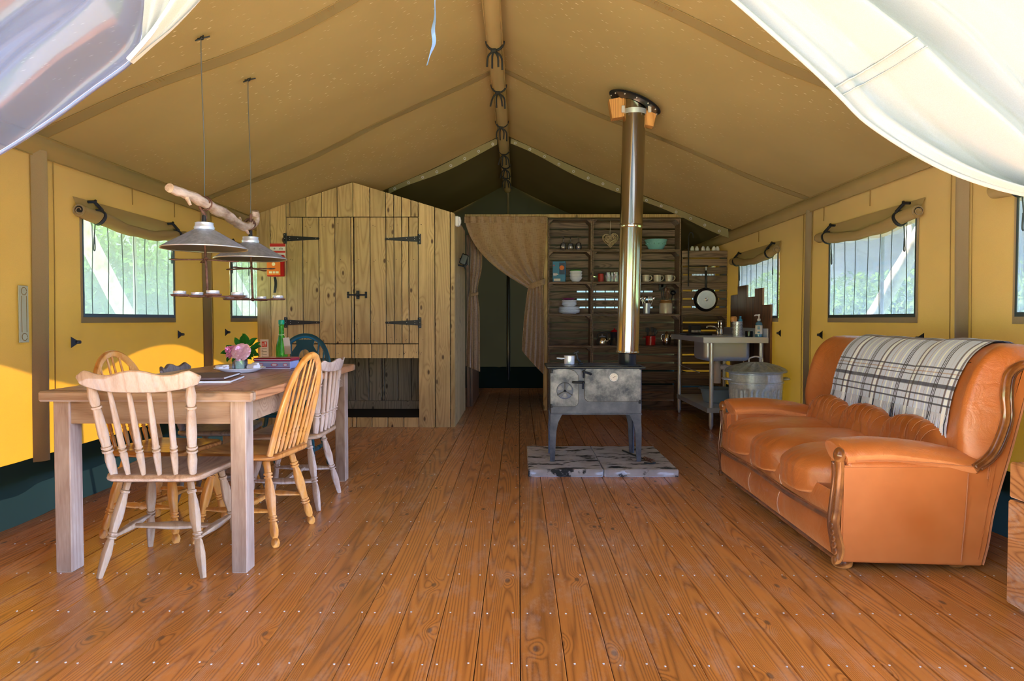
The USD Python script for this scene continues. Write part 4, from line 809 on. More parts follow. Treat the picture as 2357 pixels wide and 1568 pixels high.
part('carton', tf(bx(-.075, .075, -.035, .035, 0, .245, .001), m4_), 'blue_card', bxx)
part('front_print', [tf(bx(.005, .072, -.0362, -.0352, .09, .23), m4_)], 'blue_dark_card', bxx); part('picture', [tf(mv(tf(extr(Point(0, 0).buffer(.028), .0008), Rx(90)), .035, -.0365, .17), m4_)], 'orange_card', bxx)
part('print_lines', [tf(bx(-.066, -.066 + w, -.0366, -.0352, z, z + .008), m4_) for w, z in ((.05, .10), (.06, .085), (.04, .07))] + [tf(bx(-.06, .02, -.0366, -.0352, .012, .042), m4_)], 'white_card', bxx, kind='stuff'); part('logo_dot', tf(bx(-.066, -.05, -.0366, -.0352, .19, .205), m4_), 'tin_pink', bxx)
bw_ = None
for k, z in enumerate((0, .034, .068)):
    y = SY + .12; loc = ((1325 - 1194.5) / 1640 * y, y, ROWS[4] + .016 + z); lab = 'white bowl in the stack beside the blue box, ' + ('lowest', 'middle', 'topmost')[k]
    if bw_ is None:
        bw_ = thing('cereal_bowl', lab, 'bowl', loc, group='stack of white bowls'); part('bowl', lathe([(0, 0), (.038, 0), (.045, .005), (.070, .032), (.078, .058), (.0765, .059), (.066, .035), (.040, .009), (0, .008)], 28), 'white_glaze', bw_, True); part('foot_ring', lathe([(.034, -.004), (.040, -.004), (.042, .003), (.036, .003)], 24), 'white_glaze', bw_, True)
    else: copy_of(bw_, lab, loc)
y = SY + .12; gb = thing('green_bowl', 'green plastic bowl on top of the white bowls', 'bowl', ((1324 - 1194.5) / 1640 * y, y, ROWS[4] + .016 + .108))
part('bowl', lathe([(0, 0), (.04, 0), (.062, .026), (.064, .034), (.058, .033), (.036, .006), (0, .006)], 24), 'green_plastic', gb, True)
cd = lt_thing('candle', 'red pillar candle on the second shelf left of the flue', 'candle', 1382.5, 4, .1); part('wax', lathe([(0, 0), (.033, 0), (.034, .004), (.034, .095), (.030, .100), (.015, .095), (0, .094)], 20), 'red_candle', cd, True); part('wick', rod((0, 0, .093), (.002, 0, .108), .0015, 5), 'black_plastic', cd)
tb = None
for k, (px, dy) in enumerate(((1399, .10), (1408, .16), (1417, .09), (1424, .15))):
    y = SY + dy; loc = ((px - 1194.5) / 1640 * y, y, ROWS[4] + .012); lab = 'clear glass tumbler on the second shelf left of the flue, ' + ('first', 'second', 'third', 'fourth')[k] + ' from the left'
    if tb is None:
        tb = thing('tumbler', lab, 'tumbler', loc, group='tumblers on the second shelf'); part('glass', lathe([(0, 0), (.026, 0), (.030, .004), (.034, .115), (.032, .115), (.0275, .010), (0, .009)], 20), 'clear_glass', tb, True); part('flutes', [rod((math.cos(a) * .0295, math.sin(a) * .0295, .012), (math.cos(a) * .032, math.sin(a) * .032, .08), .0025, 5) for a in np.arange(0, 6.28, .52)], 'clear_glass', tb, True, kind='stuff')
    else: copy_of(tb, lab, loc)
mg = None
for k, px in enumerate((1485, 1511.5, 1538)):
    y = SY + .1; loc = ((px - 1194.5) / 1640 * y, y, ROWS[4] + .012); lab = 'white patterned mug on the second shelf right of the flue, ' + ('first', 'second', 'third')[k] + ' from the flue'
    if mg is None:
        mg = thing('mug', lab, 'mug', loc, group='mugs on the second shelf'); part('body', lathe([(0, 0), (.036, 0), (.040, .004), (.043, .05), (.044, .083), (.042, .084), (.039, .05), (.036, .008), (0, .007)], 28), 'stoneware', mg, True)
        part('handle', tube(bez([(.042, 0, .070), (.062, 0, .072), (.073, 0, .052), (.064, 0, .026), (.041, 0, .014)], 5), .0058, 8), 'stoneware', mg, True)
        part('print', [tf(mv(bx(-.0018, .0018, -.0006, .0006, -.005, .005), 0, -.0436, z), Rz(a)) for z in (.022, .04, .058) for a in range(0, 360, 24)], 'ink_grey', mg, kind='stuff')
    else: copy_of(mg, lab, loc)
pl = None
for k in range(7):
    y = SY + .13; loc = ((1310 - 1194.5) / 1640 * y, y, ROWS[3] + .0155 + k * .0105); lab = f'white dinner plate in the stack under the side plates, {("lowest", "second", "third", "fourth", "fifth", "sixth", "topmost")[k]}'
    if pl is None:
        pl = thing('dinner_plate', lab, 'plate', loc, group='stack of white dinner plates'); part('plate', lathe([(0, 0), (.085, 0), (.09, .004), (.125, .013), (.1285, .017), (.127, .019), (.085, .008), (0, .006)], 36), 'white_glaze', pl, True); part('foot_ring', lathe([(.078, -.003), (.084, -.003), (.086, .002), (.076, .002)], 28), 'white_glaze', pl, True)
    else: copy_of(pl, lab, loc)
ps = None
for k in range(4):
    y = SY + .13; loc = ((1310 - 1194.5) / 1640 * y, y, ROWS[3] + .0965 + k * .016); lab = f'white side bowl on top of the dinner plates, {("lowest", "second", "third", "topmost")[k]}'
    if ps is None:
        ps = thing('side_bowl', lab, 'bowl', loc, group='side bowls on the dinner plates'); part('bowl', lathe([(0, 0), (.055, 0), (.062, .005), (.090, .022), (.093, .028), (.0915, .029), (.055, .010), (0, .008)], 32), 'white_glaze', ps, True); part('foot_ring', lathe([(.048, -.003), (.054, -.003), (.056, .002), (.046, .002)], 28), 'white_glaze', ps, True)
    else: copy_of(ps, lab, loc)
y = SY + .13; pb = thing('plastic_plate', 'purple plastic plate topping the stack of white side bowls', 'plate', ((1308 - 1194.5) / 1640 * y, y, ROWS[3] + .177)); part('plate', lathe([(0, 0), (.05, 0), (.078, .014), (.08, .02), (.074, .017), (.048, .005), (0, .005)], 28), 'purple_plastic', pb, True)
ct = lt_thing('cutlery_cup', 'steel tumbler holding spoons and forks on the third shelf right of the flue', 'cup', 1487.5, 3, .1)
part('cup', lathe([(0, 0), (.036, 0), (.038, .003), (.046, .125), (.044, .125), (.036, .006), (0, .005)], 24), 'steel', ct, True)
for k, (dx, dy, lx, kind_) in enumerate(((-.03, 0, -.065, 1), (-.012, .01, -.02, 1), (.0, -.012, .025, 0), (.018, .01, .055, 0), (.026, -.005, .085, 1), (.008, .014, -.045, 0))):
    cu = single('spoon' if kind_ else 'fork', [tube([(dx * .5, dy, .012), (dx + (lx - dx) * .8, dy, .165)], .004, 6)] + ([mv(tf(trimesh.creation.icosphere(2, 1), np.diag([.017, .007, .026, 1])), lx, dy, .185)] if kind_ else [bx(lx - .013 + .008 * q, lx - .009 + .008 * q, dy - .002, dy + .002, .165, .205) for q in range(4)] + [bx(lx - .014, lx + .016, dy - .002, dy + .002, .152, .168)]), 'steel_bright', f'steel {"spoon" if kind_ else "fork"} in the cutlery cup, {("leftmost", "second from the left", "standing in the middle", "leaning right of the middle", "leaning farthest right", "at the back left")[k]}', 'spoon' if kind_ else 'fork', True, group='cutlery in the steel tumbler')
    tr = cu.GetOrderedXformOps()[0]; v = tr.Get(); loc = ct.prim.GetAttribute('xformOp:translate').Get(); tr.Set(v + loc)
ck = lt_thing('stoneware_crock', 'cream stoneware crock with a brown rim holding dark utensils', 'crock', 1531.5, 3, .12)
part('body', lathe([(0, 0), (.072, 0), (.077, .006), (.078, .115), (.074, .128), (.066, .13), (.064, .1), (.064, .02), (0, .014)], 28), 'stoneware', ck, True); part('rim', lathe([(.0745, .1285), (.0755, .134), (.066, .145), (.066, .160), (.070, .165), (.064, .168), (.058, .15), (.060, .131)], 28), 'stoneware_brown', ck, True, label='brown glazed neck')
loc = ck.prim.GetAttribute('xformOp:translate').Get()
for k, (dx, lx, lz, kind_) in enumerate(((-.03, -.055, .30, 0), (-.01, -.035, .33, 0), (.005, .0, .29, 1), (.02, .03, .27, 1), (.035, .085, .25, 2))):
    mm = [rod((dx, 0, .02), (lx, 0, lz), .006, 6)]
    mm += [rbx(lx - .03, lx + .03, -.006, .006, lz - .02, lz + .08, .006)] if kind_ == 0 else [mv(tf(trimesh.creation.icosphere(2, 1), np.diag([.016, .010, .034, 1])), lx, 0, lz)] if kind_ == 1 else [mv(tf(trimesh.creation.icosphere(2, 1), np.diag([.034, .030, .03, 1])), lx, 0, lz)]
    mm = [mv(m, loc[0], loc[1], loc[2]) for m in mm]
    single(('spatula', 'spatula', 'wooden_spoon', 'wooden_spoon', 'ladle')[k], mm, ('black_plastic', 'black_plastic', 'splash_wood', 'splash_wood', 'black_gloss')[k], ('wide black spatula at the left of the stoneware crock', 'tall black spatula in the stoneware crock', 'dark wooden spoon in the middle of the stoneware crock', 'short wooden spoon in the stoneware crock beside the ladle', 'black ladle leaning to the right out of the stoneware crock')[k], ('spatula', 'spatula', 'spoon', 'spoon', 'ladle')[k], True)
kt = lt_thing('kettle', 'small stainless steel kettle on the shelf behind the stove left of the flue', 'kettle', 1386, 2, .12)
part('body', lathe([(0, 0), (.062, 0), (.069, .008), (.071, .05), (.062, .085), (.042, .098), (0, .10)], 28), 'steel_bright', kt, True); part('lid', lathe([(.043, .0985), (.040, .104), (.02, .111), (.008, .114), (.010, .128), (0, .132)], 20), 'steel', kt, True)
part('handle', tube(bez([(-.062, 0, .08), (-.05, 0, .135), (0, 0, .15), (.05, 0, .135), (.062, 0, .08)], 6), .006, 8), 'black_plastic', kt, True); part('spout', tube(bez([(.055, -.03, .045), (.075, -.055, .065), (.085, -.07, .085)], 5), [.013] * 5 + [.011] * 4 + [.008] * 2, 10), 'steel_bright', kt, True)
mk = lt_thing('coffee_pot', 'black stovetop coffee pot with a red top left of the flue', 'coffee pot', 1414, 2, .1)
part('body', lathe([(0, 0), (.05, 0), (.052, .004), (.040, .085), (.042, .09), (.052, .16), (0, .16)], 10), 'black_gloss', mk, 30); part('lid', lathe([(.051, .161), (.046, .17), (.02, .186), (.008, .188), (.010, .2), (0, .204)], 16), 'red_gloss', mk, True, label='red domed lid'); part('handle', tube(bez([(-.048, 0, .15), (-.085, 0, .15), (-.088, 0, .09), (-.08, 0, .05)], 5), .007, 8), 'black_plastic', mk, True)
rm = lt_thing('utensil_mug', 'red enamel mug holding black utensils on the shelf right of the flue', 'mug', 1497, 2, .1)
part('body', lathe([(0, 0), (.055, 0), (.057, .003), (.057, .108), (.060, .112), (.055, .112), (.054, .006), (0, .005)], 28), 'red_gloss', rm, True); part('rim', lathe([(.0575, .1125), (.061, .1145), (.0575, .1165), (.055, .1145)], 28), 'black_gloss', rm, True); part('handle', tube(bez([(-.056, 0, .095), (-.085, 0, .098), (-.09, 0, .075)], 5), .006, 8), 'red_gloss', rm, True)
loc = rm.prim.GetAttribute('xformOp:translate').Get()
for k, (dx, lx, lz) in enumerate(((-.025, -.045, .175), (-.005, -.03, .17), (.01, .02, .18), (.025, .05, .17), (.03, .062, .15))):
    single('kitchen_tool', [mv(m, *loc) for m in (rod((dx, 0, .01), (lx, 0, lz), .005, 6), rbx(lx - .016, lx + .016, -.005, .005, lz - .015, lz + .035, .005))], 'black_plastic', f'black kitchen tool in the red mug, {("leftmost", "second from the left", "middle one", "second from the right", "rightmost")[k]}', 'utensil', True, group='black tools in the red mug')
cp = lt_thing('coffee_press', 'shiny rounded steel coffee jug on the shelf right of the red mug', 'coffee jug', 1534, 2, .1)
part('body', lathe([(0, 0), (.036, 0), (.040, .006), (.049, .05), (.048, .09), (.034, .13), (.026, .142), (0, .143)], 24), 'chrome', cp, True); part('lid', lathe([(.027, .1435), (.022, .153), (.006, .158), (.008, .168), (0, .171)], 16), 'chrome', cp, True); part('handle', tube(bez([(-.03, 0, .13), (-.06, 0, .125), (-.064, 0, .08), (-.046, 0, .05)], 5), .006, 8), 'chrome', cp, True); part('spout', tube([(.04, 0, .1), (.052, 0, .125), (.056, 0, .135)], [.012, .009, .006], 8), 'chrome', cp, True)

# on the front of the fourth column: a hanging frying pan, a black rail with hooks
y = SY - .055; px_, pz_ = (1624.5 - 1194.5) / 1640 * y, 1.07 + (736 - 690) / 1640 * y
fp = thing('frying_pan', 'black frying pan hanging with its grey ringed base to the room', 'frying pan', (px_, y, pz_ - .145))
part('pan', mv(tf(lathe([(0, 0), (.112, 0), (.122, .004), (.143, .04), (.145, .042), (.14, .043), (.118, .008), (0, .005)], 40), Rx(-90)), px_, y, pz_), 'black_gloss', fp, True, True)
part('base_plate', mv(tf(lathe([(.109, -.0005), (.106, -.004), (.096, -.0045), (.095, -.0025), (0, -.0025)], 40), Rx(-90)), px_, y, pz_), 'steel', fp, True, True, label='grey steel base'); part('base_rings', [mv(tf(lathe([(r, -.003), (r + .0015, -.0042), (r + .003, -.003)], 36), Rx(-90)), px_, y, pz_) for r in np.arange(.012, .092, .0075)], 'galvanised', fp, True, True, kind='stuff'); part('base_boss', mv(tf(lathe([(.02, -.0025), (.018, -.005), (0, -.0055)], 20), Rx(-90)), px_, y, pz_), 'steel_bright', fp, True, True)
part('handle', tube([(px_, y + .035, pz_ + .135), (px_ - .001, y + .025, pz_ + .19), (px_ - .002, y + .02, pz_ + .25), (px_ - .003, y + .022, pz_ + .34)], [.014, .013, .014, .012], 10), 'black_plastic', fp, True, True); part('hanging_ring', tube([(px_ - .003, y + .022, pz_ + .335), (px_ - .003, y + .02, pz_ + .385)], .006, 8), 'steel', fp, True, True)
rl = thing('hook_rail', 'thin black rail with a drop bar on the fourth crate column', 'rail', (KX(1580), SY - .035, 1.6))
part('crossbar', rod((KX(1581), SY - .035, KZ(614)), (KX(1626), SY - .035, KZ(614)), .008, 6), 'black_iron', rl, False, True); part('drop_bar', rod((KX(1581), SY - .035, KZ(660)), (KX(1581), SY - .035, KZ(545)), .008, 6), 'black_iron', rl, False, True); part('hook', tube(bez([(KX(1581), SY - .035, KZ(545)), (KX(1584), SY - .04, KZ(538)), (KX(1590), SY - .04, KZ(540)), (KX(1591), SY - .04, KZ(550))], 5), .006, 6), 'black_iron', rl, True, True)

# ---------------------------------------------------------------- stove, flue, hearth
hx0, hx1, hy0, hy1 = .064, 1.085, 4.82, 5.72
for k, (a, b) in enumerate(((hx0, .574), (.580, hx1))):
    v = bx(a, b, hy0, hy1, 0, .052, .004); m = trimesh.Trimesh(*trimesh.remesh.subdivide_to_size(v.vertices, v.faces, .035), process=True); m = wob(m, .005, 14, 4 + k); m.vertices[:, 2] = np.maximum(m.vertices[:, 2], .0006)
    single('hearth_slab', m, 'hearth_top', f'{("left", "right")[k]} grey flagstone of the hearth under the stove', 'hearth stone', 25, group=None)
SX0, SX1, SYF, SYR = .226, .872, 5.06, 5.44
Z0, Z1 = .394, .722
st = thing('wood_stove', 'blue-black cast iron range stove on tall legs with two doors', 'stove', ((SX0 + SX1) / 2, 5.25, .052))
part('body', [bx(SX0, SX1, SYF, SYR, Z0, Z1, .004)], 'stove_iron', st, False, True)
part('hotplate', bx(SX0 - .03, SX1 + .025, SYF - .03, SYR + .03, Z1, Z1 + .016, .005), 'stove_black', st, False, True)
part('base_lip', bx(SX0 - .003, SX1 + .003, SYF - .004, SYF + .01, Z0 + .0, Z0 + .01, .002), 'stove_iron', st, False, True)
sx = lambda px: (px - 1194.5) / 1640 * SYF; sz = lambda py: 1.07 + (736 - py) / 1640 * SYF
def plate(poly, y0, th): return mv(tf(extr(poly, th, .003), Rx(90)), 0, y0, 0)
px0 = lambda cx_: 1190 + cx_ / 4.6125; py0 = lambda cy_: 780 + cy_ / 4.6125
P = [(358, 350), (385, 335), (430, 322), (490, 316), (550, 324), (610, 345), (645, 385), (650, 430), (650, 670), (640, 700), (615, 716), (358, 718)]
part('door_gap', plate(Polygon([(sx(px0(a)), sz(py0(b_))) for a, b_ in P]).buffer(.004), SYF - .001, .004), 'stove_black', st, False, True)
d1 = part('fire_door', plate(Polygon([(sx(px0(a)), sz(py0(b_))) for a, b_ in P]).buffer(.0), SYF - .001, .016), 'stove_worn', st, False, True, label='left firebox door with a round air vent')
P = [(722, 335), (735, 310), (775, 298), (900, 292), (1050, 290), (1200, 296), (1310, 312), (1310, 662), (760, 664), (735, 652), (718, 625)]
part('door_gap', plate(Polygon([(sx(px0(a)), sz(py0(b_))) for a, b_ in P]).buffer(.004), SYF - .001, .004), 'stove_black', st, False, True)
d2 = part('oven_door', plate(Polygon([(sx(px0(a)), sz(py0(b_))) for a, b_ in P]), SYF - .001, .016), 'stove_worn', st, False, True, label='right oven door with a thermometer')
vx, vz = sx(px0(507)), sz(py0(550)); R_ = 88 / 4.6125 / 1640 * SYF
part('air_vent', mv(tf(lathe([(R_, 0), (R_, -.006), (R_ * .9, -.009), (R_ * .2, -.010), (0, -.010)], 32), Rx(-90)), vx, SYF - .017, vz), 'stove_iron', d1, 30, True)
for a in (90, 210, 330):
    part('vent_spoke', mv(tf(bx(.006, R_ * 1.05, -.006, .002, -.003, .003, .001), Ry(-a)), vx, SYF - .027, vz), 'stove_black', d1, False, True)
    q = [(math.cos(math.radians(a + 60 + e)) * r, math.sin(math.radians(a + 60 + e)) * r) for r, e in ((.35 * R_, -20), (.82 * R_, -24), (.86 * R_, 0), (.82 * R_, 24), (.35 * R_, 20))]
    part('vent_opening', mv(tf(extr([(x_, z_2) for x_, z_2 in q], .0012), Rx(90)), vx, SYF - .0262, vz), 'stove_worn', d1, False, True)
part('vent_knob', mv(tf(lathe([(.008, 0), (.008, -.012), (0, -.014)], 12), Rx(-90)), vx, SYF - .027, vz), 'stove_black', d1, True, True)
tx, tz = sx(px0(1023)), sz(py0(406)); r2 = 46 / 4.6125 / 1640 * SYF
part('thermometer_ring', mv(tf(lathe([(r2, 0), (r2, -.010), (r2 * .9, -.013), (r2 * .88, -.009)], 32), Rx(-90)), tx, SYF - .017, tz), 'steel', d2, True, True); part('thermometer_dial', mv(tf(lathe([(r2 * .89, -.0095), (0, -.0095)], 32), Rx(-90)), tx, SYF - .017, tz), 'white_card', d2, False, True)
part('thermometer_needle', [mv(tf(bx(-.008, .014, -.001, .001, -.0012, .0012), Ry(-35)), tx, SYF - .028, tz)] + [mv(tf(bx(r2 * .7, r2 * .82, -.0006, .0006, -.0008, .0008), Ry(-a)), tx, SYF - .0275, tz) for a in range(-45, 226, 30)], 'black_plastic', d2, False, True, kind='stuff')
for (ax, az, bx_, bz, d) in ((595, 460, 700, 462, d1), (778, 372, 705, 345, d2)):
    A_, B_ = (sx(px0(ax)), SYF - .028, sz(py0(az))), (sx(px0(bx_)), SYF - .045, sz(py0(bz)))
    part('latch_handle', cat_([tube([A_, B_], .008, 8, sx=1.0), mv(trimesh.creation.icosphere(2, .011), *B_), rod(A_, (A_[0], SYF - .016, A_[2]), .009, 8), rod(B_, (B_[0], SYF - .03, B_[2] - .045), .006, 6)]), 'stove_black', d, True, True, kind='stuff')
for a, b_ in ((368, 345), (365, 712), (1305, 306), (1303, 668)): part('hinge_knuckle', rod((sx(px0(a)), SYF - .012, sz(py0(b_)) - .013), (sx(px0(a)), SYF - .012, sz(py0(b_)) + .013), .009, 8), 'stove_black', st, True, True)
for X_, s in ((SX0 + .002, 1), (SX1 - .002, -1)):
    for Y_, zb in ((SYF + .012, 0), (SYR - .03, 1)):
        f = [(0, Z0), (s * .082, Z0), (s * .075, Z0 - .012), (s * .052, Z0 - .06), (s * .040, Z0 - .12), (s * .028, .056), (s * -.004, .056), (s * -.006, Z0 - .12)]
        m = mv(tf(extr(Polygon(f).buffer(0), .012), Rx(90)), X_, Y_ + .012, 0)
        yy = lambda q: Y_ + .006 + (q if zb == 0 else -q) + (0 if zb == 0 else .006); m2 = hull([(X_ + s * e, yy(q), z_) for e in (-.004, .008) for q, z_ in ((0, Z0), (.07, Z0), (.03, .056), (0, .056))])
        part('leg', cat_([m, m2]), 'stove_iron', st, False, True, kind=None)
fl = thing('stove_flue', 'shiny steel flue pipe rising from the stove through the roof', 'flue', (.84, 5.30, Z1 + .016))
fx = lambda py_, px_: None
FB, FT = np.array([.808, 5.32, Z1 + .016]), np.array([.838, 5.21, 2.70]); ax_ = (FT - FB) / np.linalg.norm(FT - FB); fp_ = lambda z: FB + (FT - FB) * ((z - FB[2]) / (FT[2] - FB[2]))
part('collar', tube([fp_(Z1 + .016), fp_(Z1 + .1)], .066, 28), 'stove_black', fl, 40, True, label='short black iron collar')
def seg(z0, z1, r): return tube([fp_(z0), fp_(z1)], r, 40)
part('lower_pipe', tube([fp_(z) for z in (.822, .826, .835, .842, 1.75)], [.083, .086, .086, .0815, .0815], 40, sx=1), 'steel_flue', fl, 40, True); part('upper_pipe', tube([fp_(z) for z in (1.745, 1.755, 1.768, 1.775, 2.66)], [.0815, .085, .085, .0825, .0825], 40), 'steel_flue', fl, 40, True); part('top_band', tube([fp_(2.555), fp_(2.59)], .0845, 40), 'steel', fl, 40, True)
sl_n = math.degrees(math.atan2(ZR - ZE, XR - XM))
cf = fp_(2.66); roof_at = lambda x: ZE + (ZR - ZE) * ((XR - x) / (XR - XM) if x > XM else (x - XL) / (XM - XL))
fz = 2.64
part('roof_flange', mv(tf(lathe([(.10, -.015), (.185, -.012), (.20, .0), (.185, .008), (.10, .008), (.10, -.015)], 40), np.diag([1.0, .92, 1, 1]), Ry(sl_n)), cf[0], cf[1], fz), 'stove_black', fl, 40, True); part('flange_bolt', [mv(tf(mv(trimesh.creation.cylinder(radius=.0042, height=.008, sections=8), math.cos(a) * .178, math.sin(a) * .165, -.018), Ry(sl_n)), cf[0], cf[1], fz) for a in np.arange(0, 6.28, .52)], 'zinc_nail', fl, False, True, kind='stuff')
zc = 2.565
for s, nm in ((-1, 0), (1, 1)):
    q = fp_(zc + .0); part('bracket', bx(q[0] + s * .094 - .012, q[0] + s * .094 + .012, q[1] - .095, q[1] - .085, q[2] - .02, q[2] + .03, .003), 'zinc_nail', fl, False, True)
wbk = thing('flue_block', 'orange pine block fixed under the roof at the left of the flue', 'wooden block', (cf[0] - .14, cf[1], 2.5)); part('block', mv(tf(bx(-.05, .06, -.05, .035, -.055, .085, .003), Ry(-10)), cf[0] - .125, cf[1] + .03, 2.585), 'block_wood', wbk, False, True)
wbk = thing('flue_block', 'orange pine block fixed under the roof at the right of the flue', 'wooden block', (cf[0] + .13, cf[1], 2.45)); part('block', mv(tf(bx(-.045, .05, -.045, .035, -.07, .05, .003), Ry(12)), cf[0] + .105, cf[1] + .05, 2.55), 'block_wood', wbk, False, True)
sp = thing('saucepan', 'small steel saucepan on the left of the stove top', 'saucepan', (sx(1310), 5.28, Z1 + .0162)); x_ = (1310.5 - 1194.5) / 1640 * 5.28; z_3 = Z1 + .0162
part('pan', mv(lathe([(0, 0), (.036, 0), (.038, .004), (.039, .062), (.041, .065), (.037, .065), (.036, .006), (0, .005)], 28), x_, 5.28, z_3), 'steel', sp, True, True); part('handle', tube([(x_ - .037, 5.27, z_3 + .045), (x_ - .06, 5.26, z_3 + .045), (x_ - .095, 5.25, z_3 + .05)], [.005, .008, .006], 8, sx=1.3), 'steel', sp, True, True)
po = thing('iron_tool', 'small black stove tool lying on the stove top beside the saucepan', 'stove tool', (x_ + .065, 5.3, z_3)); part('shaft', tube([(x_ + .085, 5.31, z_3 + .012), (x_ + .062, 5.30, z_3 + .045), (x_ + .052, 5.29, z_3 + .085)], [.009, .008, .006], 8), 'black_iron', po, True, True); part('grip', mv(tf(rbx(-.022, .022, -.008, .008, -.008, .008, .007), Ry(-20)), x_ + .05, 5.29, z_3 + .088), 'black_iron', po, True, True); part('foot', rbx(x_ + .066, x_ + .105, 5.295, 5.325, z_3, z_3 + .014, .006), 'black_iron', po, True, True)
pk = thing('poker', 'dark coiled-handle poker lying on the hearth at the right stove leg', 'poker', (.93, 5.05, .056)); cx_, cy_ = .93, 5.03
part('shaft', tube([(.80, 5.48, .062), (.88, 5.2, .062), (.905, 5.12, .066)], .006, 6), 'black_iron', pk, True, True); part('coiled_grip', tube([(.905 + .045 * t + .011 * math.cos(t * 40), 5.12 - .11 * t, .070 + .011 * math.sin(t * 40)) for t in np.linspace(0, 1, 60)], .0035, 5), 'rust', pk, True, True); part('hook', tube(bez([(.95, 5.01, .064), (.955, 4.985, .064), (.92, 4.965, .064), (.88, 4.985, .064)], 5), .006, 6), 'black_iron', pk, True, True)

# ---------------------------------------------------------------- sink bench
BX0, BX1, BY0, BY1, BZ = 1.775, 2.395, 6.86, 8.30, .90
sk = thing('sink_bench', 'stainless steel catering sink bench with a lower shelf', 'sink bench', (2.1, 7.55, 0))
bsx0, bsx1, bsy0, bsy1 = BX0 + .07, BX1 - .09, 7.10, 7.56
for a in ((BX0, BX1, BY0, bsy0), (BX0, BX1, bsy1, BY1), (BX0, bsx0, bsy0, bsy1), (bsx1, BX1, bsy0, bsy1)): part('worktop', bx(*a, BZ - .012, BZ, .002), 'steel', sk, False, True)
part('front_lip', bx(BX0, BX1, BY0 - .004, BY0 + .004, BZ - .055, BZ + .001, .002), 'steel', sk, False, True); part('side_lip', bx(BX0 - .004, BX0 + .004, BY0, BY1, BZ - .05, BZ + .001, .002), 'steel', sk, False, True); part('back_upstand', bx(BX1 - .016, BX1, BY0, BY1, BZ, BZ + .085, .003), 'steel', sk, False, True)
bo = rbx(bsx0, bsx1, bsy0, bsy1, .655, BZ + .06, .05); inn = rbx(bsx0 + .003, bsx1 - .003, bsy0 + .003, bsy1 - .003, .658, BZ + .1, .048)
try:
    M_ = lambda m: manifold3d.Manifold(manifold3d.Mesh(np.asarray(m.vertices, np.float32), np.asarray(m.faces, np.uint32))); bo = (M_(bo) - M_(inn)) - manifold3d.Manifold.cube([2, 2, .5]).translate([1.2, 6.5, BZ - .002])
except Exception: pass
part('basin', bo, 'steel', sk, 30, True, label='deep steel sink basin')
for x, y in ((1.87, 6.93), (2.35, 6.93), (1.845, 8.2), (2.36, 8.2)): part('leg', tube([(x, y, .001), (x, y, .03), (x, y, .035), (x, y, .19), (x, y, .195), (x, y, BZ - .012)], [.012, .018, .0215, .0215, .0205, .0205], 16), 'steel', sk, 40, True)
part('lower_shelf', bx(1.83, 2.38, 6.91, 8.24, .20, .212, .003), 'steel', sk, False, True); part('shelf_lip', [bx(1.826, 1.834, 6.91, 8.24, .165, .212), bx(1.83, 2.38, 6.906, 6.914, .165, .212)], 'steel', sk, False, True); part('side_rail', rod((1.845, 6.93, .50), (1.845, 8.2, .50), .006, 8) if False else rod((1.845, 8.2, .55), (1.95, 7.7, .50), .005, 8), 'steel', sk, False, True)
wx, wy = 2.03, 7.30
part('waste_pipe', cat_([tube([(wx, wy, .66), (wx, wy, .60)], .03, 14), tube([(wx, wy, .62), (wx, wy, .42)], .036, 16), tube([(wx, wy, .585), (wx + .08, wy, .585), (2.36, wy, .575)], [.03, .024, .022], 14), tube([(wx + .06, wy, .585), (wx + .09, wy, .585)], .033, 14)]), 'lilac_white', sk, 40, True, label='white plastic waste pipe and trap', kind='stuff'); part('water_hose', tube(bez([(2.28, 7.45, .66), (2.30, 7.42, .72), (2.33, 7.40, .66), (2.33, 7.38, .46)], 5), .012, 8), 'steel_bright', sk, True, True)
def tap(x, y):
    t = thing('tap', 'chrome mixer tap with two upright levers over the sink', 'tap', (x, y, BZ)); z = BZ
    part('body', cat_([mv(lathe([(.028, 0), (.028, .008), (.02, .014), (.02, .075), (.014, .085), (0, .086)], 20), x, y - .05, z), mv(lathe([(.028, 0), (.028, .008), (.02, .014), (.02, .075), (.014, .085), (0, .086)], 20), x, y + .06, z), rod((x, y - .05, z + .05), (x, y + .06, z + .05), .014, 12)]), 'chrome', t, 40, True)
    for dy in (-.05, .06): part('lever', mv(lathe([(.008, .086), (.008, .11), (.012, .135), (.009, .15), (.018, .155), (.018, .162), (0, .166)], 16), x, y + dy, z), 'chrome', t, True, True)
    part('spout', tube(bez([(x, y, z + .055), (x - .04, y, z + .085), (x - .10, y, z + .10), (x - .135, y, z + .095), (x - .14, y, z + .08)], 5), .0105, 10), 'chrome', t, True, True); return t
tap(2.17, 7.72)
ch = thing('utensil_holder', 'perforated steel utensil holder on the sink bench', 'utensil holder', (2.155, 7.10, BZ)); hx, hy = 2.155, 7.06
part('cylinder', mv(lathe([(0, 0), (.052, 0), (.052, .15), (.054, .152), (.05, .152), (.049, .004), (0, .004)], 28), hx, hy, BZ), 'steel', ch, 30, True); part('perforation', [mv(tf(mv(tf(disc, Rx(90)), 0, -.0525, z), Rz(a + (6 if k % 2 else 0))), hx, hy, BZ) for k, z in enumerate(np.arange(.02, .14, .013)) for a in range(-90, 100, 12)], 'black_plastic', ch, False, True, kind='stuff')
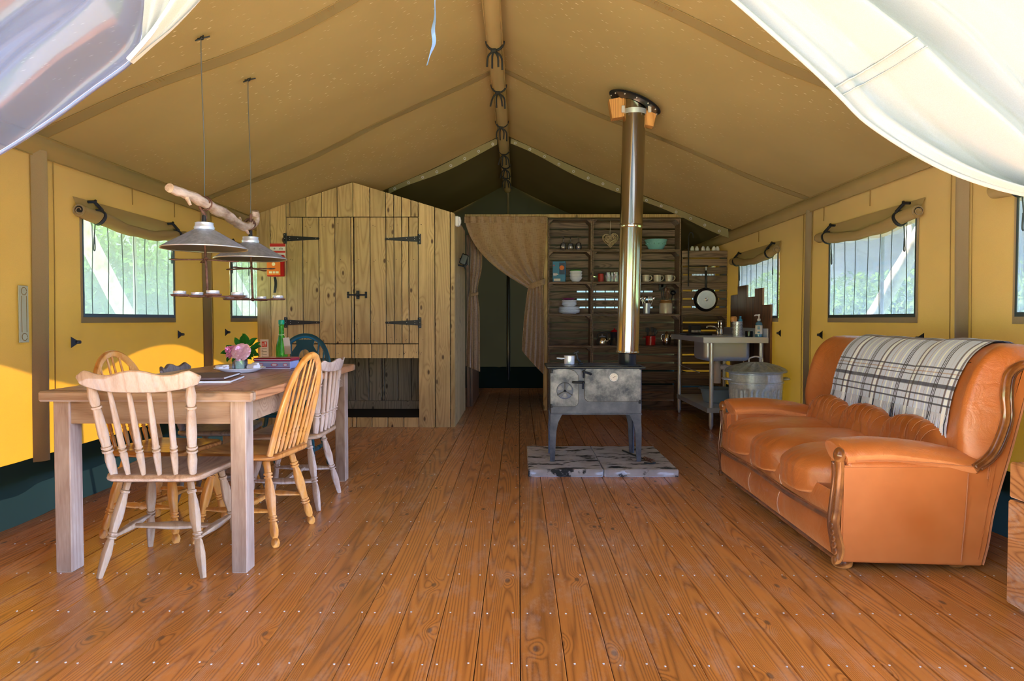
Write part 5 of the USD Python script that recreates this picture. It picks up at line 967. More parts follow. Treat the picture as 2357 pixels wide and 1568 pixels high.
for nm, dx, lab, mt, mm in (('dish_brush', -.022, 'wooden dish brush standing in the steel utensil holder', 'block_wood', [rod((0, 0, .01), (.0, 0, .13), .007, 8), rbx(-.045, .02, -.02, .02, .14, .20, .02)]), ('bottle_brush', .03, 'blue-capped bottle standing in the steel utensil holder', 'blue_card', [lathe([(.022, .01), (.022, .15), (.018, .17), (.010, .178), (.012, .20), (0, .201)], 16)])):
    single(nm, [mv(m, hx + dx, hy, BZ + .004) for m in mm], mt, lab, 'brush' if 'dish' in nm else 'bottle', 40)
sq = [mv(lathe([(0, 0), (.035, 0), (.036, .003), (.036, .055), (.032, .058), (0, .058)], 20), 2.27, 7.05, BZ)]; single('black_pot', sq, 'black_gloss', 'low black pot between the utensil holder and the soap bottle', 'pot', 40)
so = thing('soap_bottle', 'clear pump bottle of blue and white labelled hand soap', 'soap bottle', (2.34, 6.95, BZ)); X_, Y_ = 2.335, 6.96
part('bottle', mv(lathe([(0, 0), (.030, 0), (.034, .005), (.034, .125), (.028, .142), (.013, .150), (.013, .158), (0, .158)], 24), X_, Y_, BZ), 'soap_blue', so, 40, True); part('label', mv(lathe([(.0345, .03), (.0347, .04), (.0347, .105), (.0345, .115)], 24), X_, Y_, BZ), 'white_card', so, True, True); part('label_print', [mv(tf(bx(-.012, .012, -.0356, -.034, z, z + .012), Rz(-20)), X_, Y_, BZ) for z in (.075, .092)] + [mv(tf(bx(-.008, .014, -.0356, -.034, .04, .055), Rz(-25)), X_, Y_, BZ)], 'blue_card', so, False, True, kind='stuff')
part('pump', cat_([mv(lathe([(.016, .1585), (.016, .178), (.006, .182), (.006, .205), (.011, .207), (.011, .222), (0, .224)], 16), X_, Y_, BZ), tube([(X_, Y_, BZ + .215), (X_ - .04, Y_ - .01, BZ + .215), (X_ - .045, Y_ - .01, BZ + .205)], .006, 8)]), 'white_plastic', so, 40, True)
dk = thing('draining_block', 'black dish rack with a pale grille at the far end of the sink bench', 'dish rack', (1.95, 7.95, BZ)); part('tray', bx(1.82, 2.1, 7.75, 8.1, BZ, BZ + .02, .005), 'black_plastic', dk, False, True); part('rack', bx(1.89, 2.0, 7.85, 7.98, BZ + .021, BZ + .11, .006), 'black_plastic', dk, False, True); part('slats', [bx(1.895 + .013 * k, 1.903 + .013 * k, 7.842, 7.849, BZ + .03, BZ + .055) for k in range(8)], 'white_card', dk, False, True, kind='stuff')
wbx, wby = 2.06, 7.42
wb_ = thing('washing_up_bowl', 'blue-grey plastic washing-up bowl on the lower shelf of the sink bench', 'bowl', (wbx, wby, .2125)); part('bowl', tf(mv(lathe([(0, 0), (.12, 0), (.135, .012), (.165, .13), (.17, .14), (.19, .142), (.19, .148), (.162, .146), (.13, .016), (0, .008)], 32), 0, 0, 0), Tr(wbx, wby, .2125)), 'bowl_blue', wb_, True, True)
tw = thing('folded_cloths', 'white papers and a blue cloth lying on the lower shelf beside the bin', 'cloth', (2.2, 7.0, .2125)); part('papers', [mv(tf(bx(-.12, .12, -.09, .09, .001 + .006 * k, .006 + .006 * k), Rz(7 * k)), 2.22, 7.06, .2125) for k in range(4)], 'white_card', tw, False, True, kind='stuff'); part('cloth', mv(tf(wob(soft(.20, .14, .045, .6, 8), .006, 12), Ry(-14)), 2.26, 7.08, .265), 'blue_cloth', tw, True, True)
spb = thing('splashback', 'stepped brown boards standing behind the sink as a splashback', 'splashback', (2.43, 7.45, .4))
for (ya, yb, zt) in ((6.83, 7.06, 1.215), (7.06, 7.29, 1.385), (7.29, 7.55, 1.305), (7.55, 7.86, 1.435), (7.86, 8.12, 1.345)): part('board', bx(2.40, 2.42, ya + .001, yb - .001, .34, zt, .002), 'splash_wood', spb, False, True)
# ---------------------------------------------------------------- dustbin
bn = thing('dustbin', 'galvanised steel dustbin with a lid between the sofa and the sink', 'dustbin', (2.13, 6.42, 0)); n = 96; prof = [(.0, .01), (.195, .0), (.198, .012), (.198, .03), (.2, .05), (.225, .44), (.228, .46), (.232, .47), (.232, .50), (.242, .505), (.242, .515), (.232, .52), (.228, .60), (.235, .604), (.235, .612), (.222, .612), (.215, .5), (.19, .03)]
m = lathe(prof, n); v = m.vertices; r = np.hypot(v[:, 0], v[:, 1]); a = np.arctan2(v[:, 1], v[:, 0]); k = (v[:, 2] > .045) & (v[:, 2] < .455) & (r > .196)
body_v = []
m = lathe([(0, .01), (.195, 0), (.199, .012), (.199, .035)] + [(.2 + .026 * t, .05 + .39 * t) for t in np.linspace(0, 1, 8)] + [(.230, .455), (.232, .47), (.232, .50), (.242, .505), (.242, .515), (.232, .52), (.230, .585), (.236, .59), (.236, .60), (.222, .60), (.215, .5), (.19, .03), (0, .02)], 144)
v = np.array(m.vertices); r = np.hypot(v[:, 0], v[:, 1]); a = np.arctan2(v[:, 1], v[:, 0]); k = (v[:, 2] > .045) & (v[:, 2] < .445) & (r > .198); f_ = 1 + np.where(k, .030 * np.cos(a * 30), 0); v[:, 0] *= f_; v[:, 1] *= f_; m.vertices = v
part('body', m, 'galvanised', bn, 30)
m = lathe([(.262, .600), (.268, .604), (.268, .615), (.262, .622), (.25, .628), (.2, .652), (.1, .682), (.03, .69), (0, .69)], 96); v = np.array(m.vertices); r = np.hypot(v[:, 0], v[:, 1]); a = np.arctan2(v[:, 1], v[:, 0]); v[:, 2] += np.where((r > .06) & (r < .258), .007 * np.cos(a * 18) * np.clip((r - .06) / .1, 0, 1), 0); m.vertices = v
ld = part('lid', m, 'galvanised_dark', bn, 60); part('lid_handle', tube(bez([(-.062, 0, .688), (-.055, 0, .722), (0, 0, .738), (.055, 0, .722), (.062, 0, .688)], 5), .007, 8), 'steel', ld, True)
for s in (-1, 1): part('side_handle', tube(bez([(s * .232, -.05, .535), (s * .285, -.045, .54), (s * .285, .045, .54), (s * .232, .05, .535)], 5), .009, 8), 'steel', bn, True)
# ---------------------------------------------------------------- sofa: it faces -x, its length along y
YA, YZ = 2.99, 4.74
so_ = thing('leather_sofa', 'tan leather three-seat sofa with dark polished wooden trim', 'sofa', (1.75, 3.86, 0))
part('base', rbx(1.365, 1.97, YA + .06, YZ - .06, .05, .30, .02), 'leather', so_, 30, True)
ydiv = np.linspace(YA + .19, YZ - .19, 4)
def front_panel(z0, z1, x, bulge):
    def fn(y, t):
        s = (y - YA - .04) / (YZ - YA - .08) * 3; q = s - math.floor(min(s, 2.9999)); z = z0 + (z1 - z0) * t
        return (x - bulge * (1 - (2 * t - 1) ** 2) * (1 - .6 * (2 * q - 1) ** 8), y, z)
    return thick(grid(fn, np.linspace(YA + .04, YZ - .04, 70), np.linspace(0, 1, 9)), .02)
part('lower_front', front_panel(.07, .205, 1.352, .018), 'leather', so_, 40, True); part('upper_front', front_panel(.225, .33, 1.358, .014), 'leather', so_, 40, True)
part('front_trim', tube([(1.335, y, .215 + .006 * math.cos((y - YA) * 6)) for y in np.linspace(YA + .02, YZ - .02, 30)], .0145, 10), 'dark_gloss_wood', so_, True, True, label='dark polished wooden rail'); part('bottom_trim', tube([(1.348, y, .058) for y in np.linspace(YA + .02, YZ - .02, 16)], .013, 8), 'dark_gloss_wood', so_, True, True)
part('panel_seam', [tube([(1.334 - .012 * math.sin(math.pi * t), y, .08 + .11 * t) for t in np.linspace(0, 1, 7)], .0022, 5) for y in ydiv[1:3]] + [tube([(1.343 - .010 * math.sin(math.pi * t), y, .23 + .07 * t) for t in np.linspace(0, 1, 7)], .0022, 5) for y in ydiv[1:3]], 'stitch_pale', so_, True, True, kind='stuff')
# side panels with the sloping rear edge
side = [(1.362, .045), (1.955, .03), (1.975, .12), (2.0, .276), (2.06, .50), (2.10, .66), (2.125, .77), (2.15, .86), (2.09, .885), (2.045, .84), (2.033, .755), (2.04, .66), (2.005, .55), (1.92, .455), (1.362, .455)]
side_p = Polygon(side).buffer(-.012).buffer(.012, 4)
for y0, nm in ((YA + .085, 'near'), (YZ - .005, 'far')): part('side_panel', mv(tf(extr(side_p, .08, .006), Rx(90)), 0, y0, 0), 'leather_smooth', so_, 25, True)
for y in (YA - .0015, YZ + .0015):
    part('piping', tube(bez([(1.86, y, .05), (1.875, y, .25), (1.884, y, .425)], 6), .0022, 5), 'piping', so_, True, True); part('piping', tube(bez([(1.958, y + .01, .035), (1.978, y + .01, .12), (2.003, y + .01, .276), (2.063, y + .01, .5), (2.103, y + .01, .66), (2.128, y + .01, .77), (2.153, y + .01, .86)], 6), .005, 6), 'piping', so_, True, True)
    TP = [(1.912, .448), (1.965, .49), (2.003, .549), (2.036, .655), (2.032, .755), (2.044, .838), (2.092, .878), (2.15, .885), (2.20, .90)]
    sgn = -1 if y < 3.5 else 1
    part('wing_trim', tube(bez([(a - .006, y + sgn * .006, b_) for a, b_ in TP], 7), .019, 10, sx=.8), 'amber_gloss_wood', so_, True, True, label='curved polished wooden wing trim'); part('wing_trim_line', tube(bez([(a + .017, y + sgn * .010, b_ - .002) for a, b_ in TP], 7), .009, 8), 'dark_gloss_wood', so_, True, True)
# back: a thick shell whose front is three tall cushions with a lumbar roll below them
BP = [(1.905, .40), (1.905, .50), (1.93, .60), (1.952, .72), (1.985, .826), (2.03, .907), (2.09, .952), (2.145, .962), (2.185, .94), (2.195, .88), (2.155, .80), (2.09, .62), (2.04, .45), (1.985, .25), (1.945, .06)]
BC = bez([(a, 0, b_) for a, b_ in BP], 5); bl = np.concatenate([[0], np.cumsum(np.linalg.norm(np.diff(BC, axis=0), axis=1))]); bl /= bl[-1]
bn_ = np.gradient(BC, axis=0); bn_ = np.stack([-bn_[:, 2], bn_[:, 1] * 0, bn_[:, 0]], -1); bn_ /= np.linalg.norm(bn_, axis=1)[:, None]
def back_pt(y, t, off=0.0):
    """A point of the back at length y and fraction t of its profile, pushed out along the profile's normal."""
    p = np.array([np.interp(t, bl, BC[:, k]) for k in range(3)]); n = np.array([np.interp(t, bl, bn_[:, k]) for k in range(3)])
    s = (y - YA) / (YZ - YA); e = min(s, 1 - s) * (YZ - YA)
    k = (s * 3) % 1 if 0 < s < 1 else 0; q = .018 * (1 - abs(2 * k - 1) ** 4) * math.exp(-((t - .19) / .2) ** 2)
    wing = -.055 * math.exp(-(e / .12) ** 2) * max(0, min(1, (p[2] - .45) / .15)) * (1 if t < .4 else 0) * (1 if e > 0 else 0)
    edge = 1 - max(0, 1 - e / .06) ** 2.5 * .9
    c = np.array([2.09 if p[2] > .5 else 2.0, 0, p[2]]); c = np.array([np.interp(p[2], [.05, .5, .95], [1.93, 2.0, 2.11]), 0, min(p[2], .90)])
    p = c + (p - c) * edge; w_ = np.array([wing, 0, 0]) 
    fold = .006 * (meshkit.fbm(np.array([y * 5, t * 14, 3.0]), 3) - .5)
    return np.array([p[0], y, p[2]]) + (n * (q + off + fold)) + w_ * edge
for k in range(3):
    ya, yb = YA + (YZ - YA) * k / 3, YA + (YZ - YA) * (k + 1) / 3; inset = .002
    part('back_cushion', grid(lambda y, t: back_pt(y, t), np.linspace(ya + (inset if k else .001), yb - (inset if k < 2 else .001), 22), np.linspace(0, .55, 34)), 'leather', so_, True, True)
part('back_shell', grid(lambda y, t: back_pt(y, t), np.linspace(YA + .001, YZ - .001, 50), np.linspace(.55, 1, 16)), 'leather', so_, True, True)
for y in (YA + .002, YZ - .002): part('back_end', hull([back_pt(y, t) for t in np.linspace(0, 1, 30)] + [np.array(back_pt(y, t)) + (0, .02 if y < 3.5 else -.02, 0) for t in np.linspace(0, 1, 12)]) if False else grid(lambda a, t, y=y: np.array([back_pt(y, t * .5)[0] * (1 - a) + back_pt(y, 1 - t * .5)[0] * a, y, back_pt(y, t * .5)[2] * (1 - a) + back_pt(y, 1 - t * .5)[2] * a]), np.linspace(0, 1, 6), np.linspace(0, 1, 20)), 'leather', so_, True, True)
part('back_seam', [tube([back_pt(y, t, .001) for t in np.linspace(.12, .5, 24)], .003, 5) for y in (YA + (YZ - YA) / 3, YA + (YZ - YA) * 2 / 3)] + [tube([back_pt(y, t, .003) for y, t in zip(np.linspace(YA + .15, YA + .34, 10), .30 + .0 * np.linspace(0, 1, 10))], .002, 5)], 'dark_gloss_wood', so_, True, True, kind='stuff')
for k in range(3):                                                  # pleated lumbar cushions
    yc = (ydiv[k] + ydiv[k + 1]) / 2; m = soft(.19, .56, .25, .66, 30); v = np.array(m.vertices)
    v[:, 0] -= .010 * np.cos(v[:, 1] * 75 + 30 * v[:, 2] * np.sign(v[:, 1])) * (v[:, 0] < 0) * np.clip(1 - (v[:, 1] / .2) ** 2, 0, 1); v[:, 2] -= .5 * v[:, 1] ** 2; m.vertices = v
    m.apply_transform(Ry(12)); part('lumbar_cushion', mv(wob(m, .004, 9, k), 1.915, yc, .485), 'leather', so_, True, True)
for k in range(3):
    yc = (ydiv[k] + ydiv[k + 1]) / 2; pl2 = []
    for u in np.linspace(-.8, .8, 9):
        pts = []
        for q in np.linspace(.12, 1.25, 14):
            d = np.array([-math.cos(q), u * (.75 + .25 * q) + .10 * math.sin(q * 2), math.sin(q)]); d = d / np.sum(np.abs(d) ** (2 / .66)) ** (.66 / 2); p = d * np.array([.19, .56, .25]) / 2; p[2] -= .5 * p[1] ** 2; p[0] -= .0045; pts.append(p)
        m_ = Tr(1.915, yc, .485) @ Ry(12); pts = np.array(pts); pts = pts @ m_[:3, :3].T + m_[:3, 3]; pl2.append(tube(pts, .0014, 5))
    part('pleat', pl2, 'piping', so_, True, True, kind='stuff')
for k in range(3):                                                  # seat cushions that roll over the front edge
    yc = (ydiv[k] + ydiv[k + 1]) / 2; m = soft(.64, (ydiv[1] - ydiv[0]) * 1.085, .185, .55, 34); v = np.array(m.vertices)
    f = np.clip((-v[:, 0] - .14) / .18, 0, 1); v[:, 2] -= .012 * f ** 1.5 * (v[:, 2] < .02) * 1.0; v[:, 0] -= .045 * f * np.clip(1 - (v[:, 1] / .28) ** 2, 0, 1); v[:, 2] -= .03 * f ** 2; v[:, 2] += .018 * np.cos(v[:, 1] * 5.5) * (v[:, 2] > 0)
    fr = np.clip((-v[:, 0] - .18) / .1, 0, 1); v[:, 0] += fr * .0022 * np.sin(v[:, 1] * 90 + 20 * v[:, 2] * v[:, 1]); m.vertices = v
    part('seat_cushion', mv(wob(m, .003, 6, 40 + k), 1.645, yc, .362), 'leather', so_, True, True)
    a = [np.array((1.345 + .03 * 0 - .045 * max(0, 1 - (y / .28) ** 2) + .10, yc + y, .418 + .010 * math.cos(y * 6))) for y in np.linspace(-.25, .25, 16)]
    part('cushion_seam', tube(a, .0028, 5), 'piping', so_, True, True)
for sgn, y in ((1, YA + .10), (-1, YZ - .10)):
    P = bez([(1.366, y, .493), (1.40, y, .50), (1.55, y, .505), (1.72, y, .488), (1.90, y, .452), (1.95, y, .44)], 8); L_ = len(P); rr = .058 * np.ones(L_); rr[:5] = [.030, .042, .050, .054, .057]; rr[-5:] = [.052, .05, .045, .038, .02]
    m = tube(P, rr, 20, sx=1.85); part('arm_pad', wob(m, .005, 9, 3 if sgn > 0 else 9), 'leather', so_, True, True)
    part('arm_panel', rbx(1.385, 1.93, min(y - sgn * .09, y + sgn * .085), max(y - sgn * .09, y + sgn * .085), .25, .475, .02), 'leather', so_, 30, True)
    part('arm_stitch', tube([(x, y - sgn * .1085, .478 + .02 * math.sin((x - 1.4) * 6) * .5 - .05 * (x - 1.4)) for x in np.linspace(1.41, 1.9, 24)], .0013, 5), 'piping', so_, True, True)
    yo = y - sgn * .085
    part('arm_post', tube(bez([(1.352, yo, .515), (1.35, yo, .50), (1.356, yo, .44), (1.352, yo, .36), (1.344, yo, .26), (1.338, yo, .21), (1.346, yo, .16), (1.362, yo, .10), (1.352, yo, .055), (1.33, yo, .05)], 6), [.016] * 6 + [.019] * 48 + [.013], 10, sx=.8), 'amber_gloss_wood', so_, True, True, label='carved amber wooden arm post'); part('post_scroll', mv(tf(trimesh.creation.icosphere(2, 1), np.diag([.024, .026, .034, 1])), 1.352, yo, .498), 'amber_gloss_wood', so_, True, True)
    part('post_edge', tube(bez([(1.334, yo + sgn * .016, .47), (1.338, yo + sgn * .017, .40), (1.326, yo + sgn * .018, .28), (1.320, yo + sgn * .018, .21), (1.328, yo + sgn * .018, .15), (1.340, yo + sgn * .018, .08)], 6), .009, 8), 'dark_gloss_wood', so_, True, True)
    part('carved_leaves', [mv(tf(trimesh.creation.icosphere(1, 1), np.diag([.010, .016, .020, 1]), Rx(25)), 1.325 + .004 * k, yo + sgn * .006, .20 - .028 * k) for k in range(5)], 'dark_gloss_wood', so_, True, True, kind='stuff')
for x, y in ((1.40, YA + .08), (1.90, YA + .10), (1.40, YZ - .08), (1.90, YZ - .10)): part('foot', mv(lathe([(0, 0), (.034, 0), (.042, .012), (.044, .03), (.036, .046), (.03, .06), (0, .06)], 20), x, y, 0), 'amber_gloss_wood', so_, True, True)

# ---------------------------------------------------------------- plaid throw over the back
def stripes(name):
    base, white, black, brown, rust_ = (.62, .73, .96), (.84, .83, .84), (.025, .03, .045), (.12, .085, .085), (.36, .22, .18)
    def ramp(bands, b):
        out, at = [(0, b)], 0
        for a, e, c in bands: out += [(a - .0005, b), (a, c), (e, c), (e + .0005, b)]
        return out + [(1, b)]
    one = (1, 1, 1); dk, br, wh, rs = (.10, .11, .15), (.28, .21, .21), (1.5, 1.45, 1.3), (.72, .52, .42)
    U = [(.03, .075, br), (.085, .16, wh), (.17, .21, br), (.30, .305, rs), (.42, .445, dk), (.462, .478, dk), (.495, .52, dk), (.60, .63, wh), (.70, .706, rs), (.80, .835, wh), (.90, .915, rs)]
    V = [(.05, .06, dk), (.10, .11, dk), (.165, .195, dk), (.24, .25, dk), (.27, .275, rs), (.30, .31, dk), (.56, .60, br), (.67, .71, br), (.74, .76, dk), (.80, .805, rs)]
    N = {'tc': ('texture_coordinate', {}), 'sp': ('separate_xyz', {}), 'u': ('math', {'math_type': 'multiply', 'value2': 3.6}), 'uf': ('math', {'math_type': 'fraction'}), 'ru': ('rgb_ramp', {'ramp': ramp(U, one)}), 'rv': ('rgb_ramp', {'ramp': ramp(V, one)}),
         'b': ('mix', {'mix_type': 'multiply', 'fac': 1.0, 'color1': base}), 'c': ('mix', {'mix_type': 'multiply', 'fac': 1.0}), 'n': ('noise_texture', {'scale': 900.0, 'detail': 2}), 'bp': ('bump', {'strength': .3, 'distance': .002}), 'p': ('principled_bsdf', {'roughness': .95, 'sheen_weight': .3})}
    MAT[name] = usdkit.material(stage, f'/World/Looks/{name}', N, [('tc.UV', 'sp.vector'), ('sp.x', 'u.value1'), ('u.value', 'uf.value1'), ('uf.value', 'ru.fac'), ('sp.y', 'rv.fac'), ('ru.color', 'b.color2'), ('b.color', 'c.color1'), ('rv.color', 'c.color2'), ('c.color', 'p.base_color'), ('tc.object', 'n.vector'), ('n.fac', 'bp.height'), ('bp.normal', 'p.normal')], surface='p.BSDF')
stripes('plaid')
plain('yarn_pale', (.50, .52, .60), .95); plain('yarn_white', (.80, .79, .78), .95); plain('yarn_dark', (.035, .04, .055), .95)
th_ = thing('plaid_throw', 'grey, white and black plaid throw with fringes draped over the sofa back', 'throw', (2.0, 3.75, .6))
def throw_pt(a, v):
    """a along the sofa, v from the hem on the seat side up and over the top to the hem behind."""
    y = 3.16 + 1.2 * a + .03 * v * (a - .5); t = .150 + .40 * v
    return back_pt(y, t, .010 + .008 * math.sin(a * 23 + 2 * v) * max(0, .5 - v) + .004 * math.sin(a * 9) + .012 * max(0, .3 - v))
us, vs = np.linspace(0, 1, 90), np.linspace(0, 1, 46)
tv = np.array([[throw_pt(a, v) for v in vs] for a in us]).reshape(-1, 3); f = grid(lambda a, v: (a, v, 0), us, vs).faces
uv = np.array([(a * 1.0, v) for a in us for v in vs])
part('cloth', trimesh.Trimesh(tv, f, process=False), 'plaid', th_, True, True, uv=uv)
g3 = random.Random(5); fr = {'yarn_pale': [], 'yarn_white': [], 'yarn_dark': []}
for k in range(230):
    a = (k + .5) / 230; p = throw_pt(a, 0.0); u = (a * 3.6) % 1; mt = 'yarn_dark' if (.41 < u < .53 or .03 < u < .07) and k % 3 else 'yarn_white' if (.08 < u < .16 or .6 < u < .63 or .8 < u < .84) else 'yarn_pale'
    l = g3.uniform(.095, .125); dx, dy = g3.uniform(-.012, .002), g3.uniform(-.014, .014)
    fr[mt].append(tube([p, p + (-.006 + dx * .4, dy * .4, -l * .45), p + (-.004 + dx, dy, -l)], [.0026, .0032, .0022], 5))
for mt, ms in fr.items(): part('fringe', ms, mt, th_, True, True, kind='stuff')
# ---------------------------------------------------------------- low chest at the right edge
cs = thing('wooden_chest', 'scuffed orange plank chest at the right edge of the picture', 'chest', (2.0, 2.3, 0))
for k, (z0, z1) in enumerate(((.02, .405), (.413, .545))):
    part('plank', bx(1.815 - .004 * (k == 0), 1.84, 1.95, 2.64, z0, z1, .006), 'chest_wood', cs, False, True); part('plank', bx(1.84, 2.34, 2.615, 2.64, z0, z1, .006), 'chest_wood', cs, False, True); part('plank', bx(1.84, 2.34, 1.95, 1.975, z0, z1, .006), 'chest_wood', cs, False, True)
part('lid', bx(1.84, 2.34, 1.975, 2.615, .50, .535, .004), 'chest_wood', cs, False, True); part('corner_post', bx(1.841, 1.89, 2.56, 2.614, 0.0, .5, .003), 'chest_wood', cs, False, True)
# ---------------------------------------------------------------- the hanging branch and its two lamps over the table
LX = -1.59
bP = bez([(LX - .01, 3.26, 1.672), (LX, 3.42, 1.668), (LX + .01, 3.6, 1.655), (LX, 3.8, 1.645), (LX - .01, 3.98, 1.628), (LX - .015, 4.12, 1.615), (LX, 4.22, 1.632), (LX + .015, 4.265, 1.675), (LX + .02, 4.25, 1.715)], 8)
brn = thing('hanging_branch', 'bare driftwood branch hung on two wires above the table', 'branch', (LX, 3.8, 1.63))
rr = np.interp(np.linspace(0, 1, len(bP)), [0, .05, .3, .6, .85, 1], [.022, .024, .027, .026, .029, .021]); m = tube(bP, rr, 18)
part('branch', wob(m, .010, 16, 2), 'driftwood', brn, 60, True)
part('stub', [tube([bP[int(len(bP) * f)], bP[int(len(bP) * f)] + np.array(d)], [.013, .007], 7) for f, d in ((.12, (.03, -.01, -.055)), (.47, (-.03, .02, .055)), (.62, (-.02, .03, .05)), (.66, (.03, 0, -.05)))], 'driftwood', brn, True, True, kind='stuff')
for px_, Y_ in ((466, 3.60), (586, 4.22)):
    zt = ZE + (ZR - ZE) * (LX - XL) / (XM - XL) - .085; zb = 1.66 if Y_ < 4 else 1.70
    part('wire', tube([(LX + .004 * math.sin(q * 5), Y_ + .004 * math.cos(q * 4), zb + (zt - zb) * q) for q in np.linspace(0, 1, 16)], .0026, 5), 'wire_grey', brn, True, True); part('wire_hook', [mv(trimesh.creation.icosphere(1, .010), LX, Y_, zt)] + [rod((LX, Y_, zt), (LX + d[0], Y_ + d[1], zt + d[2]), .004, 5) for d in ((.04, .0, .008), (-.03, .02, .005), (.02, -.03, .0), (-.025, -.02, -.02))], 'black_iron', brn, True, True, kind='stuff')
    q = bP[np.argmin(abs(bP[:, 1] - Y_) + (bP[:, 2] > 1.69))]; part('binding', tube([q + (.032 * math.cos(a), .004 * a - .03, .032 * math.sin(a)) for a in np.linspace(0, 11, 50)], .004, 5), 'rust', brn, True, True)
tl = None
def lamp(loc, rz, lab, which):
    t = thing('candle_lamp', lab, 'lamp', loc, rz)
    part('cord', tube(bez([(-.02, -.03, .255), (-.015, -.02, .20), (.005, 0, .16), (.002, 0, .125)], 5), .008, 8), 'rust', t, True); part('cord_socket', lathe([(.0, .165), (.011, .16), (.012, .12), (.014, .1)], 12), 'black_plastic', t, True)
    s = part('shade', lathe([(.05, .088), (.075, .074), (.12, .048), (.165, .022), (.198, .002), (.206, -.004)], 48), 'brushed_shade', t, True, label='wide conical metal shade'); part('inner_shade', lathe([(.203, -.006), (.192, -.002), (.16, .016), (.115, .042), (.07, .068), (.045, .082), (0, .084)], 48), 'shade_inside', s, True)
    part('rim', lathe([(.206, -.003), (.209, -.006), (.207, -.010), (.203, -.007)], 48), 'shade_rim', s, True); part('collar', lathe([(.046, .086), (.050, .100), (.046, .104), (.043, .118), (.046, .122), (.042, .124), (0, .124)], 28), 'steel', s, True)
    part('rod', rod((0, 0, .08), (.012, 0, -.245), .0062, 8), 'rust', t, True)
    part('upper_cross', cat_([rod((math.cos(a) * -.0, 0, -.062), (math.cos(a) * .12, math.sin(a) * .12, -.066), .004, 6) for a in (.3, 1.9, 3.4, 5.0)] + [mv(tf(trimesh.creation.icosphere(1, 1), np.diag([.03, .012, .005, 1]), Rz(math.degrees(a))), math.cos(a) * .135, math.sin(a) * .135, -.066) for a in (.3, 1.9, 3.4, 5.0)] + [mv(trimesh.creation.icosphere(1, .011), .003, 0, -.06)]), 'rust', t, True, kind='stuff')
    part('hub', mv(trimesh.creation.icosphere(2, .012), .012, 0, -.245), 'rust', t, True)
    cups = []
    for a, r in ((.55, .15), (2.2, .13), (3.55, .13), (5.1, .16)):
        part('arm', rod((.012, 0, -.247), (.012 + math.cos(a) * r, math.sin(a) * r, -.247), .0055, 6), 'rust', t, True); c = (.012 + math.cos(a) * r, math.sin(a) * r, -.25)
        part('candle_dish', mv(lathe([(0, 0), (.034, 0), (.040, .004), (.042, .010), (.039, .010), (.036, .005), (0, .004)], 20), *c), 'rust', t, True); cups.append(c)
    M_ = Tr(*loc) @ Rz(rz)
    return [(M_ @ np.array([*c, 1]))[:3] + (0, 0, .0045) for c in cups]
tl = None
for which, (loc, rz) in enumerate((((LX, 3.6, 1.436), 10), ((LX + .0, 4.22, 1.436), 60))):
    cups = lamp(loc, rz, ('wide metal shade lamp with candle arms, the nearer of the two over the table', 'wide metal shade lamp with candle arms, the farther one beside the cabin')[which], which)
    for k, c in enumerate(sorted(cups, key=lambda p: p[0] / p[1])):
        lab = f'white tealight in the {("nearer", "farther")[which]} hanging lamp, {("first", "second", "third", "fourth")[k]} from the left'
        if tl is None:
            tl = thing('tealight', lab, 'candle', c, group='tealights on the two hanging lamps'); part('cup', lathe([(0, 0), (.030, 0), (.0305, .022), (.029, .022)], 20), 'shade_rim', tl, True); part('wax', lathe([(.0278, .020), (0, .0195)], 20), 'white_wax', tl, True); part('wick', rod((0, 0, .019), (0, 0, .026), .001, 4), 'black_plastic', tl)
        else: copy_of(tl, lab, c)

# ---------------------------------------------------------------- on the table
TZt = TZ + .0005
pl_ = thing('oval_plate', 'white oval plate under the flower vase', 'plate', (-1.575, 4.0, TZt)); m = lathe([(0, 0), (.075, 0), (.085, .004), (.13, .022), (.137, .026), (.135, .028), (.082, .009), (0, .007)], 40); part('plate', m, 'white_glaze', pl_, True); part('rim_edge', lathe([(.1372, .0255), (.139, .027), (.1372, .0285), (.136, .027)], 40), 'stoneware', pl_, True)
vs_ = thing('flower_vase', 'clear glass jar of water and stems standing on the white plate', 'vase', (-1.575, 4.0, TZt + .0075)); part('glass', lathe([(0, 0), (.038, 0), (.042, .004), (.042, .086), (.0395, .086), (.0395, .008), (0, .007)], 32), 'clear_glass', vs_, True); part('water', lathe([(0, .0078), (.039, .0085), (.039, .066), (0, .066)], 28), 'stem_water', vs_, True)
g4 = random.Random(8); VB = np.array([-1.575, 4.0, TZt + .0075])
def leaf(c, d, up, L, W, bend=.2):
    c, d = np.array(c, float), np.array(d, float) / np.linalg.norm(d); s = np.cross(d, up); s /= np.linalg.norm(s); n = np.cross(s, d)
    return grid(lambda a, b: c + d * L * a + s * W * b * math.sin(math.pi * min(1, a * .92 + .06)) ** .8 * (1 - .3 * a) - n * bend * L * a * a + n * abs(b) * W * .35, np.linspace(0, 1, 8), (-1, -.5, 0, .5, 1))
